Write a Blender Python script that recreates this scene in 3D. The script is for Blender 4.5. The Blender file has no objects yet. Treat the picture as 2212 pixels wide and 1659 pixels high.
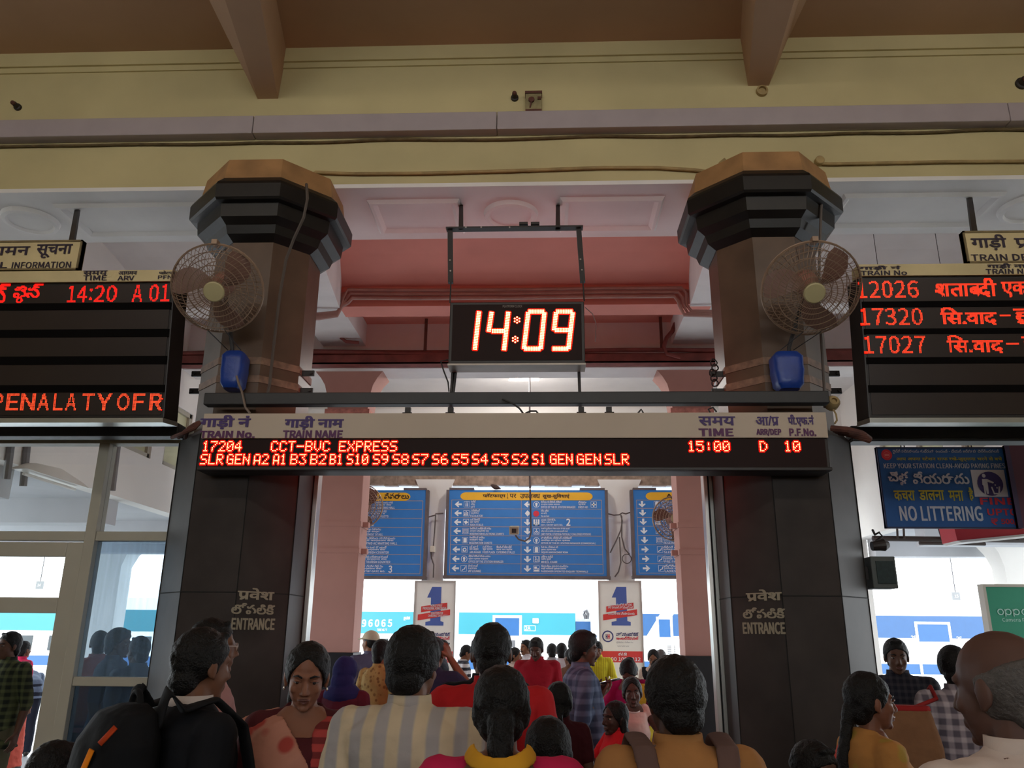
import bpy, bmesh, math, random, os
import numpy as np
from mathutils import Vector, Matrix, noise

random.seed(7)
SC = bpy.context.scene
COL = SC.collection

# ------------------------------------------------------------------ camera
F = 1740.0                                   # focal length in pixels of the 2212 px wide frame
CAM = Vector((0.0, 0.0, 1.70))
camd = bpy.data.cameras.new('camera')
camd.sensor_width = 36.0
camd.lens = F * 36.0 / 2212.0
camd.clip_end = 400
camo = bpy.data.objects.new('camera', camd)
COL.objects.link(camo)
CR = (Matrix.Rotation(math.radians(2.4), 3, 'Z') @ Matrix.Rotation(math.radians(90 + 17.2), 3, 'X')
      @ Matrix.Rotation(math.radians(0.5), 3, 'Z'))
camo.matrix_world = Matrix.Translation(CAM) @ CR.to_4x4()
SC.camera = camo

# ------------------------------------------------------------------ world, lamps, exposure
w = bpy.data.worlds.new('sky')
SC.world = w
w.use_nodes = True
bg = w.node_tree.nodes['Background']
bg.inputs[0].default_value = (0.92, 0.97, 1.0, 1)
bg.inputs[1].default_value = 6.5
SC.view_settings.view_transform = 'Standard'
SC.view_settings.look = 'None'
SC.view_settings.exposure = 0.0
SC.view_settings.gamma = 1.0
SC.view_settings.use_curve_mapping = False
SC.cycles.use_denoising = True
SC.cycles.max_bounces = 8
SC.cycles.diffuse_bounces = 4
SC.cycles.glossy_bounces = 3
SC.cycles.transparent_max_bounces = 8
SC.cycles.sample_clamp_indirect = 4.0
SC.cycles.caustics_reflective = False
SC.cycles.caustics_refractive = False


def area_lamp(name, loc, size, aim, power, col):
    l = bpy.data.lights.new(name, 'AREA')
    l.shape = 'RECTANGLE'
    l.size, l.size_y = size
    l.energy = power
    l.color = col
    o = bpy.data.objects.new(name, l)
    COL.objects.link(o)
    o.location = loc
    o.rotation_euler = (Vector(aim) - Vector(loc)).to_track_quat('-Z', 'Y').to_euler()
    return o


# daylight that comes in through the street doors behind the viewer, and an added unseen fill lamp for the front wall
area_lamp('street_door_daylight', (0.0, -7.0, 3.9), (9, 1.6), (0, 5.5, 4.6), 36, (1.0, 0.93, 0.82))
area_lamp('hall_wall_fill', (0.0, 0.2, 5.75), (11.0, 0.3), (0, 5.5, 5.3), 72, (1.0, 0.92, 0.80))


# ------------------------------------------------------------------ helpers
def ray(px, py):
    return CR @ Vector(((px - 1106.0) / F, (829.5 - py) / F, -1.0))


def at(px, py, Y=None, Z=None, X=None):
    d = ray(px, py)
    if Y is not None:
        t = (Y - CAM.y) / d.y
    elif Z is not None:
        t = (Z - CAM.z) / d.z
    else:
        t = (X - CAM.x) / d.x
    return CAM + d * t


def lin(c):
    c = c / 255.0
    return c / 12.92 if c <= 0.04045 else ((c + 0.055) / 1.055) ** 2.4


def rgb(*c):
    return (lin(c[0]), lin(c[1]), lin(c[2]), 1.0)


MATS = {}


def M(name, col, rough=0.6, metal=0.0, var=0.12, scale=6.0, bump=0.0, bscale=40.0, spec=0.5, coord='Object'):
    """Principled material whose colour is broken up by soft noise."""
    if name in MATS:
        return MATS[name]
    m = bpy.data.materials.new(name)
    m.use_nodes = True
    nt = m.node_tree
    p = nt.nodes['Principled BSDF']
    c = rgb(*col)
    p.inputs['Roughness'].default_value = rough
    p.inputs['Metallic'].default_value = metal
    p.inputs['Specular IOR Level'].default_value = spec
    p.inputs['Base Color'].default_value = c
    if var or bump:
        tc = nt.nodes.new('ShaderNodeTexCoord')
    if var:
        n = nt.nodes.new('ShaderNodeTexNoise')
        n.inputs['Scale'].default_value = scale
        n.inputs['Detail'].default_value = 5
        r = nt.nodes.new('ShaderNodeMapRange')
        r.inputs[1].default_value = 0.3
        r.inputs[2].default_value = 0.7
        mx = nt.nodes.new('ShaderNodeMix')
        mx.data_type = 'RGBA'
        mx.inputs['A'].default_value = tuple(x * (1 - var) for x in c[:3]) + (1,)
        mx.inputs['B'].default_value = tuple(min(1, x * (1 + var)) for x in c[:3]) + (1,)
        nt.links.new(tc.outputs[coord], n.inputs['Vector'])
        nt.links.new(n.outputs['Fac'], r.inputs[0])
        nt.links.new(r.outputs[0], mx.inputs['Factor'])
        nt.links.new(mx.outputs['Result'], p.inputs['Base Color'])
    if bump:
        n2 = nt.nodes.new('ShaderNodeTexNoise')
        n2.inputs['Scale'].default_value = bscale
        n2.inputs['Detail'].default_value = 3
        b = nt.nodes.new('ShaderNodeBump')
        b.inputs['Strength'].default_value = bump
        b.inputs['Distance'].default_value = 0.01
        nt.links.new(tc.outputs[coord], n2.inputs['Vector'])
        nt.links.new(n2.outputs['Fac'], b.inputs['Height'])
        nt.links.new(b.outputs[0], p.inputs['Normal'])
    MATS[name] = m
    return m


def EM(name, col, strength):
    if name in MATS:
        return MATS[name]
    m = bpy.data.materials.new(name)
    m.use_nodes = True
    nt = m.node_tree
    nt.nodes.clear()
    e = nt.nodes.new('ShaderNodeEmission')
    e.inputs[0].default_value = tuple(col) + (1,)
    e.inputs[1].default_value = strength
    o = nt.nodes.new('ShaderNodeOutputMaterial')
    nt.links.new(e.outputs[0], o.inputs[0])
    MATS[name] = m
    return m


def GLASS(name, tint, refl=0.06, haze=0.0, hazecol=(0.5, 0.6, 0.7)):
    m = bpy.data.materials.new(name)
    m.use_nodes = True
    nt = m.node_tree
    nt.nodes.clear()
    t = nt.nodes.new('ShaderNodeBsdfTransparent')
    t.inputs[0].default_value = tuple(tint) + (1,)
    g = nt.nodes.new('ShaderNodeBsdfGlossy')
    g.inputs['Roughness'].default_value = 0.03
    mx = nt.nodes.new('ShaderNodeMixShader')
    mx.inputs[0].default_value = refl
    o = nt.nodes.new('ShaderNodeOutputMaterial')
    nt.links.new(t.outputs[0], mx.inputs[1])
    nt.links.new(g.outputs[0], mx.inputs[2])
    last = mx
    if haze:
        d = nt.nodes.new('ShaderNodeBsdfTranslucent')
        d.inputs[0].default_value = tuple(hazecol) + (1,)
        tc = nt.nodes.new('ShaderNodeTexCoord')
        mp = nt.nodes.new('ShaderNodeMapping')
        mp.inputs['Scale'].default_value = (28, 28, 1.2)
        n = nt.nodes.new('ShaderNodeTexNoise')
        n.inputs['Scale'].default_value = 1.6
        n.inputs['Detail'].default_value = 4
        r = nt.nodes.new('ShaderNodeMapRange')
        r.inputs[1].default_value = 0.35
        r.inputs[2].default_value = 0.85
        r.inputs[3].default_value = haze * 0.5
        r.inputs[4].default_value = haze * 1.8
        m2 = nt.nodes.new('ShaderNodeMixShader')
        nt.links.new(tc.outputs['Object'], mp.inputs[0])
        nt.links.new(mp.outputs[0], n.inputs['Vector'])
        nt.links.new(n.outputs['Fac'], r.inputs[0])
        nt.links.new(r.outputs[0], m2.inputs[0])
        nt.links.new(mx.outputs[0], m2.inputs[1])
        nt.links.new(d.outputs[0], m2.inputs[2])
        last = m2
    nt.links.new(last.outputs[0], o.inputs[0])
    MATS[name] = m
    return m


class Fr:
    """A flat frame: origin, right, up; its normal points at whoever reads it."""

    def __init__(s, o, x=(1, 0, 0), z=(0, 0, 1)):
        s.o, s.x, s.z = Vector(o), Vector(x).normalized(), Vector(z).normalized()
        s.n = s.x.cross(s.z).normalized()

    def p(s, u, v, w=0.0):
        return s.o + s.x * u + s.z * v + s.n * w

    def uv(s, px, py):
        d = ray(px, py)
        t = (s.o - CAM).dot(s.n) / d.dot(s.n)
        q = CAM + d * t - s.o
        return q.dot(s.x), q.dot(s.z)

    def box(s, px0, py0, px1, py1):
        mx, my = (px0 + px1) / 2, (py0 + py1) / 2
        return s.uv(px0, my)[0], s.uv(mx, py1)[1], s.uv(px1, my)[0], s.uv(mx, py0)[1]


def world_of(o):
    m = o.matrix_basis.copy()
    return world_of(o.parent) @ m if o.parent else m


class MB:
    """Collects geometry in world space; build() links it as one mesh object."""

    def __init__(s):
        s.v, s.f, s.m = [], [], []

    def add(s, vs, fs, mi=0):
        b = len(s.v)
        s.v.extend(tuple(v) for v in vs)
        s.f.extend(tuple(i + b for i in f) for f in fs)
        s.m.extend([mi] * len(fs))
        return s

    def hexa(s, q, mi=0):
        """q: 4 bottom corners (ccw from above) then 4 top corners."""
        return s.add(q, [(3, 2, 1, 0), (4, 5, 6, 7), (0, 1, 5, 4), (1, 2, 6, 5), (2, 3, 7, 6), (3, 0, 4, 7)], mi)

    def box(s, x0, y0, z0, x1, y1, z1, mi=0):
        return s.hexa([(x0, y0, z0), (x1, y0, z0), (x1, y1, z0), (x0, y1, z0),
                       (x0, y0, z1), (x1, y0, z1), (x1, y1, z1), (x0, y1, z1)], mi)

    def fbox(s, fr, u0, v0, u1, v1, w0, w1, mi=0):
        """box in a frame; w grows towards the reader"""
        P = fr.p
        return s.hexa([P(u0, v0, w1), P(u1, v0, w1), P(u1, v0, w0), P(u0, v0, w0),
                       P(u0, v1, w1), P(u1, v1, w1), P(u1, v1, w0), P(u0, v1, w0)], mi)

    def loft(s, rings, mi=0, caps=True):
        n = len(rings[0])
        vs = [p for r in rings for p in r]
        fs = []
        for i in range(len(rings) - 1):
            for j in range(n):
                k = (j + 1) % n
                fs.append((i * n + j, i * n + k, (i + 1) * n + k, (i + 1) * n + j))
        if caps:
            fs.append(tuple(reversed(range(n))))
            fs.append(tuple((len(rings) - 1) * n + j for j in range(n)))
        return s.add(vs, fs, mi)

    def prism(s, fr, poly, w0, w1, mi=0):
        """poly in (u, v), ccw; extruded from w0 to w1 along the frame's normal"""
        return s.loft([[fr.p(u, v, w0) for u, v in poly], [fr.p(u, v, w1) for u, v in poly]], mi)

    def octo(s, cx, cy, levels, mi=0):
        """levels: (z, distance across the flats)"""
        rings = []
        for z, A in levels:
            R = A / 2 / math.cos(math.pi / 8)
            rings.append([(cx + R * math.cos(math.pi / 8 + k * math.pi / 4), cy + R * math.sin(math.pi / 8 + k * math.pi / 4), z) for k in range(8)])
        return s.loft(rings, mi)

    def tube(s, pts, r, n=8, mi=0, closed=False):
        pts = [Vector(p) for p in pts]
        rr = r if isinstance(r, (list, tuple)) else [r] * len(pts)
        rings, ref = [], None
        N = len(pts)
        for i, p in enumerate(pts):
            if closed:
                t = pts[(i + 1) % N] - pts[i - 1]
            else:
                t = pts[min(i + 1, N - 1)] - pts[max(i - 1, 0)]
            t.normalize()
            if ref is None:
                ref = Vector((0, 0, 1)) if abs(t.z) < 0.9 else Vector((1, 0, 0))
            a = (ref - t * ref.dot(t)).normalized()
            b = t.cross(a)
            ref = a
            rings.append([p + (a * math.cos(2 * math.pi * k / n) + b * math.sin(2 * math.pi * k / n)) * rr[i] for k in range(n)])
        if closed:
            rings.append(rings[0])
            return s.loft(rings, mi, caps=False)
        return s.loft(rings, mi)

    def lathe(s, o, axis, prof, n=24, mi=0):
        """prof: (distance along the axis, radius)"""
        ax = Vector(axis).normalized()
        ref = Vector((0, 0, 1)) if abs(ax.z) < 0.9 else Vector((1, 0, 0))
        a = (ref - ax * ref.dot(ax)).normalized()
        b = ax.cross(a)
        o = Vector(o)
        return s.loft([[o + ax * h + (a * math.cos(2 * math.pi * k / n) + b * math.sin(2 * math.pi * k / n)) * max(r, 1e-4) for k in range(n)] for h, r in prof], mi)

    def ball(s, c, r, n=12, mi=0):
        r = r if isinstance(r, (tuple, list)) else (r, r, r)
        c = Vector(c)
        rings = []
        h = n // 2
        for i in range(h + 1):
            th = math.pi * (0.02 + 0.96 * i / h)
            rings.append([(c.x + r[0] * math.sin(th) * math.cos(2 * math.pi * k / n), c.y + r[1] * math.sin(th) * math.sin(2 * math.pi * k / n), c.z - r[2] * math.cos(th)) for k in range(n)])
        return s.loft(rings, mi)

    def build(s, name, mats, parent=None, smooth=False, bevel=0.0, xf=None):
        me = bpy.data.meshes.new(name)
        vs = s.v
        if parent is not None:
            inv = world_of(parent).inverted()
            vs = [inv @ Vector(v) for v in vs]
        me.from_pydata([tuple(v) for v in vs], [], s.f)
        for m in (mats if isinstance(mats, (list, tuple)) else [mats]):
            me.materials.append(m)
        me.polygons.foreach_set('material_index', s.m)
        bm = bmesh.new()
        bm.from_mesh(me)
        bmesh.ops.recalc_face_normals(bm, faces=bm.faces)
        bm.to_mesh(me)
        bm.free()
        if smooth:
            me.polygons.foreach_set('use_smooth', [True] * len(me.polygons))
            try:
                me.set_sharp_from_angle(angle=math.radians(40))
            except Exception:
                pass
        me.update()
        o = bpy.data.objects.new(name, me)
        COL.objects.link(o)
        if parent is not None:
            o.parent = parent
        if bevel:
            b = o.modifiers.new('bevel', 'BEVEL')
            b.width = bevel
            b.segments = 2
            b.limit_method = 'ANGLE'
        return o


def tag(o, label, cat, group=None, kind=None):
    if label:
        o['label'] = label
    if cat:
        o['category'] = cat
    if group:
        o['group'] = group
    if kind:
        o['kind'] = kind
    return o


def thing(name, label, cat, loc=(0, 0, 0), rz=0.0, group=None, kind=None):
    o = bpy.data.objects.new(name, None)
    o.empty_display_size = 0.1
    COL.objects.link(o)
    o.location = loc
    o.rotation_euler = (0, 0, rz)
    o.matrix_world = Matrix.Translation(Vector(loc)) @ Matrix.Rotation(rz, 4, 'Z')
    return tag(o, label, cat, group, kind)


def struct(name, mb, mats, label=None, cat=None, **k):
    o = mb.build(name, mats, **k)
    return tag(o, label, cat, kind='structure')


def copy_thing(root, label=None, loc=None, rz=None):
    r = root.copy()
    COL.objects.link(r)
    if loc is not None:
        r.location = loc
    if rz is not None:
        r.rotation_euler = (0, 0, rz)
    if label:
        r['label'] = label
    for ch in list(root.children):
        c = ch.copy()
        COL.objects.link(c)
        c.parent = r
        for g in list(ch.children):
            d = g.copy()
            COL.objects.link(d)
            d.parent = c
    return r


# ------------------------------------------------------------------ lettering
FONT = None
try:
    FONT = bpy.data.fonts.load(os.path.join(bpy.utils.system_resource('DATAFILES', path='fonts'), 'Noto Sans CJK Regular.woff2'))
except Exception:
    FONT = None
_G = {}


def _seg(s, bold, indic=None):
    """triangles of a plain run of characters: (verts n x 2, faces)"""
    if indic is None:
        indic = any(0x0900 <= ord(x) <= 0x0DFF or ord(x) == 0x20B9 for x in s)
    k = (s, indic)
    if k in _G:
        return _G[k]
    c = bpy.data.curves.new('lettering', 'FONT')
    c.body = s
    c.size = 1.0
    c.resolution_u = 3
    if FONT and not indic:
        c.font = FONT
    o = bpy.data.objects.new('lettering', c)
    me = bpy.data.meshes.new_from_object(o)
    V = np.array([(v.co.x, v.co.y) for v in me.vertices], dtype=float).reshape(-1, 2)
    Fs = [tuple(p.vertices) for p in me.polygons]
    bpy.data.objects.remove(o)
    bpy.data.curves.remove(c)
    bpy.data.meshes.remove(me)
    _G[k] = (V, Fs)
    return _G[k]


def _adv(s, bold):
    indic = any(0x0900 <= ord(x) <= 0x0DFF for x in s)
    a, _ = _seg(s + 'MMM', bold, indic)
    b, _ = _seg('MMM', bold, indic)
    return a[:, 0].max() - b[:, 0].max()


def shape(s, bold=0.0):
    """Lays out a string. '~' after a letter: half form; '^': the slanted r below; '`': the r hook above; '_': next letter as a small subscript."""
    runs, cur, i = [], '', 0
    while i < len(s):
        if i + 1 < len(s) and s[i + 1] in '~^`':
            if cur:
                runs.append((cur, ''))
            cur = ''
            runs.append((s[i], s[i + 1]))
            i += 2
        elif s[i] == '_' and i + 1 < len(s):
            if cur:
                runs.append((cur, ''))
            cur = ''
            runs.append((s[i + 1], '_'))
            i += 2
        else:
            cur += s[i]
            i += 1
    if cur:
        runs.append((cur, ''))
    V, Fs, x = [], [], 0.0
    for run, op in runs:
        lead = len(run) - len(run.lstrip(' '))
        if op == '' and len(run) > 1 and any(0x0900 <= ord(c) <= 0x0DFF for c in run):
            v, f = [], []
            for j, c in enumerate(run):
                cv, cf = _seg(c, bold, True)
                if len(cv):
                    dx = (_adv(run[:j], bold) if j else 0.0)
                    b0 = len(v)
                    v.extend((p[0] + dx, p[1], 0.00025 * (j % 4)) for p in cv)
                    f.extend(tuple(i_ + b0 for i_ in q_) for q_ in cf)
            v = np.array(v, dtype=float).reshape(-1, 3)
        else:
            v, f = _seg(run, bold)
            v = np.hstack([v, np.zeros((len(v), 1))])
        a = _adv(run, bold)
        if op == '~' and len(v):
            cut = a - 0.17
            v[:, 0] = np.minimum(v[:, 0], cut + 0.02)
            a = cut
        if op == '_' and len(v):
            v = v * 0.62
            v[:, 2] = 0.0009
            v[:, 1] -= 0.34
            v[:, 0] += -a * 0.9
            a = 0.0
        b = len(V)
        V.extend((p[0] + x, p[1], p[2]) for p in v)
        Fs.extend(tuple(i + b for i in q) for q in f)
        if op == '^':
            h = 0.045 + bold
            e = a - 0.17
            b = len(V)
            V.extend([(x + e, 0.22 + h, 0.0008), (x + e - 0.27, 0.02 + h * 0.4, 0.0008), (x + e - 0.27, 0.02 - h, 0.0008), (x + e, 0.22 - h, 0.0008)])
            Fs.append((b, b + 1, b + 2, b + 3))
        if op == '`':
            b = len(V)
            V.extend([(x + a + g_, h_, 0.0008) for g_, h_ in ((-0.12, 0.62), (-0.16, 0.84), (0.06, 0.86), (0.06, 0.79), (-0.08, 0.78), (-0.05, 0.62))])
            Fs.append(tuple(range(b, b + 6)))
        x += a
    V = np.array(V, dtype=float).reshape(-1, 3)
    if bold and len(V):
        e = bold * (V[:, 1].max() - V[:, 1].min()) * 1.1
        n0, V0, F0 = len(V), V, list(Fs)
        for k, (dx, dy) in enumerate(((1, 1), (-1, 1), (1, -1), (-1, -1))):
            V = np.vstack([V, V0 + np.array([dx * e, dy * e * 0.7, 0.0012 * (k + 1)])])
            Fs = Fs + [tuple(i + n0 * (k + 1) for i in q) for q in F0]
    return V, Fs


def put_text(mb, fr, s, box, w=0.004, bold=0.012, mi=0, uvbox=None, slant=0.0):
    """Fits the ink of s into a box (pixels: left, top, right, bottom; or uvbox in the frame) on a frame."""
    V, Fs = shape(s, bold)
    if not len(V):
        return
    lo, hi = V[:, :2].min(0), V[:, :2].max(0)
    u0, v0, u1, v1 = uvbox or fr.box(*box)
    q = (V[:, :2] - lo) / np.maximum(hi - lo, 1e-6)
    mb.add([fr.p(u0 + a * (u1 - u0) + slant * b * (v1 - v0), v0 + b * (v1 - v0), w + c * 0.5) for (a, b), c in zip(q, V[:, 2])], Fs, mi)


def raster(s, nu, nv, bold):
    V, Fs = shape(s, bold)
    V = V[:, :2]
    lo, hi = V.min(0), V.max(0)
    q = (V - lo) / np.maximum(hi - lo, 1e-6) * np.array([nu, nv])
    out = np.zeros((nv, nu), bool)
    gx, gy = np.meshgrid(np.arange(nu) + 0.5, np.arange(nv) + 0.5)
    for f in Fs:
        for k in range(1, len(f) - 1):
            a, b, c = q[f[0]], q[f[k]], q[f[k + 1]]
            x0, x1 = int(max(0, min(a[0], b[0], c[0]) - 1)), int(min(nu, max(a[0], b[0], c[0]) + 1))
            y0, y1 = int(max(0, min(a[1], b[1], c[1]) - 1)), int(min(nv, max(a[1], b[1], c[1]) + 1))
            if x1 <= x0 or y1 <= y0:
                continue
            X, Y = gx[y0:y1, x0:x1], gy[y0:y1, x0:x1]
            d1 = (X - b[0]) * (a[1] - b[1]) - (a[0] - b[0]) * (Y - b[1])
            d2 = (X - c[0]) * (b[1] - c[1]) - (b[0] - c[0]) * (Y - c[1])
            d3 = (X - a[0]) * (c[1] - a[1]) - (c[0] - a[0]) * (Y - a[1])
            e = 1e-9
            out[y0:y1, x0:x1] |= ((d1 >= -e) & (d2 >= -e) & (d3 >= -e)) | ((d1 <= e) & (d2 <= e) & (d3 <= e))
    return out


FONT57 = {'0': '3E5149453E', '1': '00427F4000', '2': '4261514946', '3': '2141454B31', '4': '1814127F10', '5': '2745454539', '6': '3C4A494930',
          '7': '0171090503', '8': '3649494936', '9': '064949291E', 'A': '7E1111117E', 'B': '7F49494936', 'C': '3E41414122', 'D': '7F4141221C',
          'E': '7F49494941', 'F': '7F09090901', 'G': '3E4149497A', 'L': '7F40404040', 'N': '7F0408107F', 'O': '3E4141413E', 'P': '7F09090906',
          'R': '7F09192946', 'S': '4649494931', 'T': '01017F0101', 'U': '3F4040403F', 'V': '1F2040201F', 'X': '6314081463', '-': '0808080808', ':': '0000360000'}


def dots57(s):
    out, x = [], 0
    for ch in s:
        if ch == ' ':
            x += 4
            continue
        h = FONT57[ch]
        for c in range(5):
            b = int(h[2 * c:2 * c + 2], 16)
            out += [(x + c, 6 - r) for r in range(7) if b >> r & 1]
        x += 6
    return out, x - 1


def led(mb, fr, u, v, r, w=0.006, n=6, mi=0):
    """one light-emitting diode: a small dome (six sides and a tip)"""
    k = len(mb.v)
    for j in range(n):
        a = 2 * math.pi * j / n
        mb.v.append(tuple(fr.p(u + r * math.cos(a), v + r * math.sin(a), w)))
    mb.f.append(tuple(range(k, k + n)))
    mb.m.append(mi)


def led_text(core, lens, fr, s, box, rows, bold=0.03, rc=0.33, rl=0.85, mirror=False, uvbox=None):  # lens: wide red discs that paint the bloom round each diode
    u0, v0, u1, v1 = uvbox or fr.box(*box)
    p = (v1 - v0) / rows
    cols = max(2, int(round((u1 - u0) / p)))
    R = raster(s, cols, rows, bold)
    pu = (u1 - u0) / cols
    for j, i in zip(*np.nonzero(R)):
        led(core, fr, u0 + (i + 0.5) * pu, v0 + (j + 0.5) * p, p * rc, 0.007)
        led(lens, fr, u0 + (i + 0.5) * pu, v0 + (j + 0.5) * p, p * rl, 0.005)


def led57(core, lens, fr, s, box, rc=0.37, rl=1.3):  # lens collects the painted bloom discs behind the cores
    u0, v0, u1, v1 = fr.box(*box)
    d, n = dots57(s)
    pu, pv = (u1 - u0) / n, (v1 - v0) / 7
    for i, j in d:
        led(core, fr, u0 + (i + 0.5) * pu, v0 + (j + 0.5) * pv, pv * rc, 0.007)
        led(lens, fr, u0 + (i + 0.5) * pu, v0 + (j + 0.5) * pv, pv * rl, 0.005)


# ================================================================== materials of the place
cream = M('cream_wall', (196, 182, 136), 0.75, var=0.10, scale=1.3, bump=0.15, bscale=8)
brownceil = M('hall_ceiling_paint', (186, 150, 120), 0.85, var=0.10, scale=0.9)
beampaint = M('hall_beam_paint', (194, 160, 134), 0.8, var=0.08, scale=1.1)
white = M('whitewash', (230, 226, 223), 0.8, var=0.07, scale=1.6, bump=0.1, bscale=9)
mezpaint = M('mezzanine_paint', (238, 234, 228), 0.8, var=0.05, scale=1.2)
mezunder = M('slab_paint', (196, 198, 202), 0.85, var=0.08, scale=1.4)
lilac = M('trunking_plastic', (170, 158, 160), 0.5, var=0.04)
dust = M('dusty_ledge', (96, 80, 52), 0.9, var=0.35, scale=14)
drumpaint = M('column_neck_paint', (158, 117, 74), 0.75, var=0.22, scale=5)
blackstone = M('black_capital_stone', (24, 21, 19), 0.42, var=0.3, scale=9, bump=0.06, bscale=30, spec=0.4)
shaftbrown = M('brown_stone_shaft', (92, 72, 58), 0.38, var=0.22, scale=4)
granite = M('black_granite', (60, 54, 52), 0.46, var=0.25, scale=3.5, spec=0.12)
joint = M('stone_joint', (14, 13, 13), 0.8, var=0)
blackmetal = M('black_painted_steel', (34, 26, 24), 0.55, var=0.25, scale=9)
darkbar = M('dark_steel_bar', (40, 40, 42), 0.5, var=0.2, scale=6)
alu = M('aluminium', (186, 186, 180), 0.32, metal=0.75, var=0.08, scale=3)
alucream = M('cream_coated_aluminium', (178, 173, 158), 0.5, var=0.06, scale=3)
pinkcol = M('pink_column_paint', (182, 138, 128), 0.8, var=0.06, scale=2)
pinkside = M('white_column_paint', (222, 214, 210), 0.8, var=0.05, scale=2)
dado = M('black_dado', (24, 25, 30), 0.4, var=0.2)
traym = M('cable_tray_red', (120, 62, 56), 0.75, var=0.3, scale=5)
conduit = M('conduit_paint', (182, 150, 140), 0.7, var=0.1)
conduitc = M('cream_conduit_paint', (162, 138, 92), 0.7, var=0.25, scale=8)
cable = M('black_cable', (28, 22, 20), 0.6, var=0.1)
pinkglow = M('painted_led_glow', (230, 150, 136), 0.8, var=0.07, scale=1.3)  # pink tint paints the displays' red glow onto the whitewash
floorm = M('platform_floor', (150, 153, 156), 0.28, var=0.08, scale=1.2)
hallfloor = M('hall_floor', (84, 78, 74), 0.3, var=0.12, scale=1.5)
strapm = M('rusty_strap', (128, 100, 82), 0.6, var=0.3, scale=20)
rust = M('rusty_iron', (92, 54, 44), 0.8, var=0.3, scale=12)
paneclear = GLASS('clear_glass', (0.93, 0.95, 0.95), 0.05)
panetint = GLASS('grimy_blue_glass', (0.60, 0.68, 0.74), 0.05, 0.10, (0.45, 0.62, 0.78))
panelow = GLASS('dark_blue_glass', (0.30, 0.38, 0.45), 0.06, 0.10, (0.3, 0.42, 0.55))
litglass = M('frosted_window_glass', (205, 205, 170), 0.2, var=0.15, scale=2)

ZB, ZC = 5.04, 6.31          # soffit of the front beam, hall ceiling
LX, RX, PY = -2.11, 1.625, 5.57

# ================================================================== shell
b = MB(); b.box(-9, -8, -0.2, 9, 5.6, 0.0); struct('floor', b, hallfloor)
b = MB(); b.box(-30, 5.6, -0.25, 30, 22.0, 0.0); struct('floor_platform', b, floorm)
b = MB(); b.box(-60, 22.0, -1.4, 60, 70.0, -1.0); struct('ground', b, M('ballast', (205, 200, 192), 0.9, var=0.2, scale=20))
b = MB(); b.box(-9, -8, ZC, 9, 5.5, ZC + 0.25); struct('ceiling', b, brownceil)
b = MB(); b.box(-9.2, -8, 0, -9, 5.5, ZC); struct('wall_left', b, cream)
b = MB(); b.box(9, -8, 0, 9.2, 5.5, ZC); struct('wall_right', b, cream)
b = MB()
b.box(-9, -8.2, 0, -5, -8, ZC); b.box(5, -8.2, 0, 9, -8, ZC); b.box(-5, -8.2, 4.4, 5, -8, ZC); b.box(-5, -8.2, 0, 5, -8, 2.9)
struct('wall_back', b, cream)

# the front beam over the entrances: cream face, white soffit with sunk panels and medallions
wf = MB()
wf.box(-9.2, 5.5, ZB + 0.004, 9.2, 6.32, ZC + 0.25)
wallf = struct('wall_front', wf, cream)
tr = MB()
tr.box(-9, 5.465, ZC - 0.13, 9, 5.5, ZC, 0)
tr.box(-9, 5.485, ZC - 0.18, 9, 5.5, ZC - 0.13, 0)
struct('trim_1', tr, cream)
so = MB()
so.box(-9.2, 5.5, ZB - 0.03, 9.2, 6.36, ZB + 0.004)
sof = struct('trim_2', so, white)


def soffit_panel(x0, x1):
    q = MB()
    y0, y1, h = 5.68, 6.24, 0.028
    zt = ZB - 0.03
    def loop(d, z):
        return [(x0 + d, y0 + d, z), (x1 - d, y0 + d, z), (x1 - d, y1 - d, z), (x0 + d, y1 - d, z)]
    L_ = [loop(0, zt), loop(0.02, zt - h), loop(0.045, zt - h), loop(0.075, zt)]
    for i in range(3):
        for k in range(4):
            j = (k + 1) % 4
            q.add([L_[i][k], L_[i][j], L_[i + 1][j], L_[i + 1][k]], [(0, 1, 2, 3)])
    q.build('soffit_moulding', white, sof)


def medallion(x):
    q = MB()
    q.lathe((x, 5.93, ZB - 0.03), (0, 0, -1), [(0, 0.225), (0.035, 0.215), (0.042, 0.185), (0.02, 0.17), (0.02, 0.0)], 36)
    q.build('medallion', white, sof, smooth=True)


mx = at(1103, 447, Z=ZB).x
soffit_panel(-1.42, mx - 0.40); soffit_panel(mx + 0.40, 0.96)
for x in (mx, at(62, 462, Z=ZB).x, at(2215, 445, Z=ZB).x):
    medallion(x)
soffit_panel(-4.0, -2.75); soffit_panel(2.35, 3.6)

# ceiling ribs of the hall
def rib(bl, br, tl, tr_, n):
    """corner pixels where the rib meets the wall (bottom l, r, top l, r) and, beyond them, at the frame's top"""
    zb = at(*bl[0], Y=5.5).z
    q = MB()
    def ext(p, z):
        a, c = at(*p[0], Y=5.5), at(*p[1], Z=z)
        a = Vector((a.x, 5.5, z))
        d = (c - a)
        return a, a + d * (4.5 / max(0.3, abs(d.y)))
    A = [ext(bl, zb), ext(br, zb), ext(tr_, ZC), ext(tl, ZC)]
    q.hexa([A[0][1], A[1][1], A[1][0], A[0][0], A[3][1], A[2][1], A[2][0], A[3][0]])
    return struct(n, q, beampaint)


rib([(557, 214), (486, 0)], [(601, 209), (562, 0)], [(506, 120), (452, 0)], [(618, 118), (585, 0)], 'trim_3')
rib([(1616, 186), (1632, 0)], [(1661, 187), (1716, 0)], [(1600, 100), (1604, 0)], [(1701, 90), (1742, 0)], 'trim_4')

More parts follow.
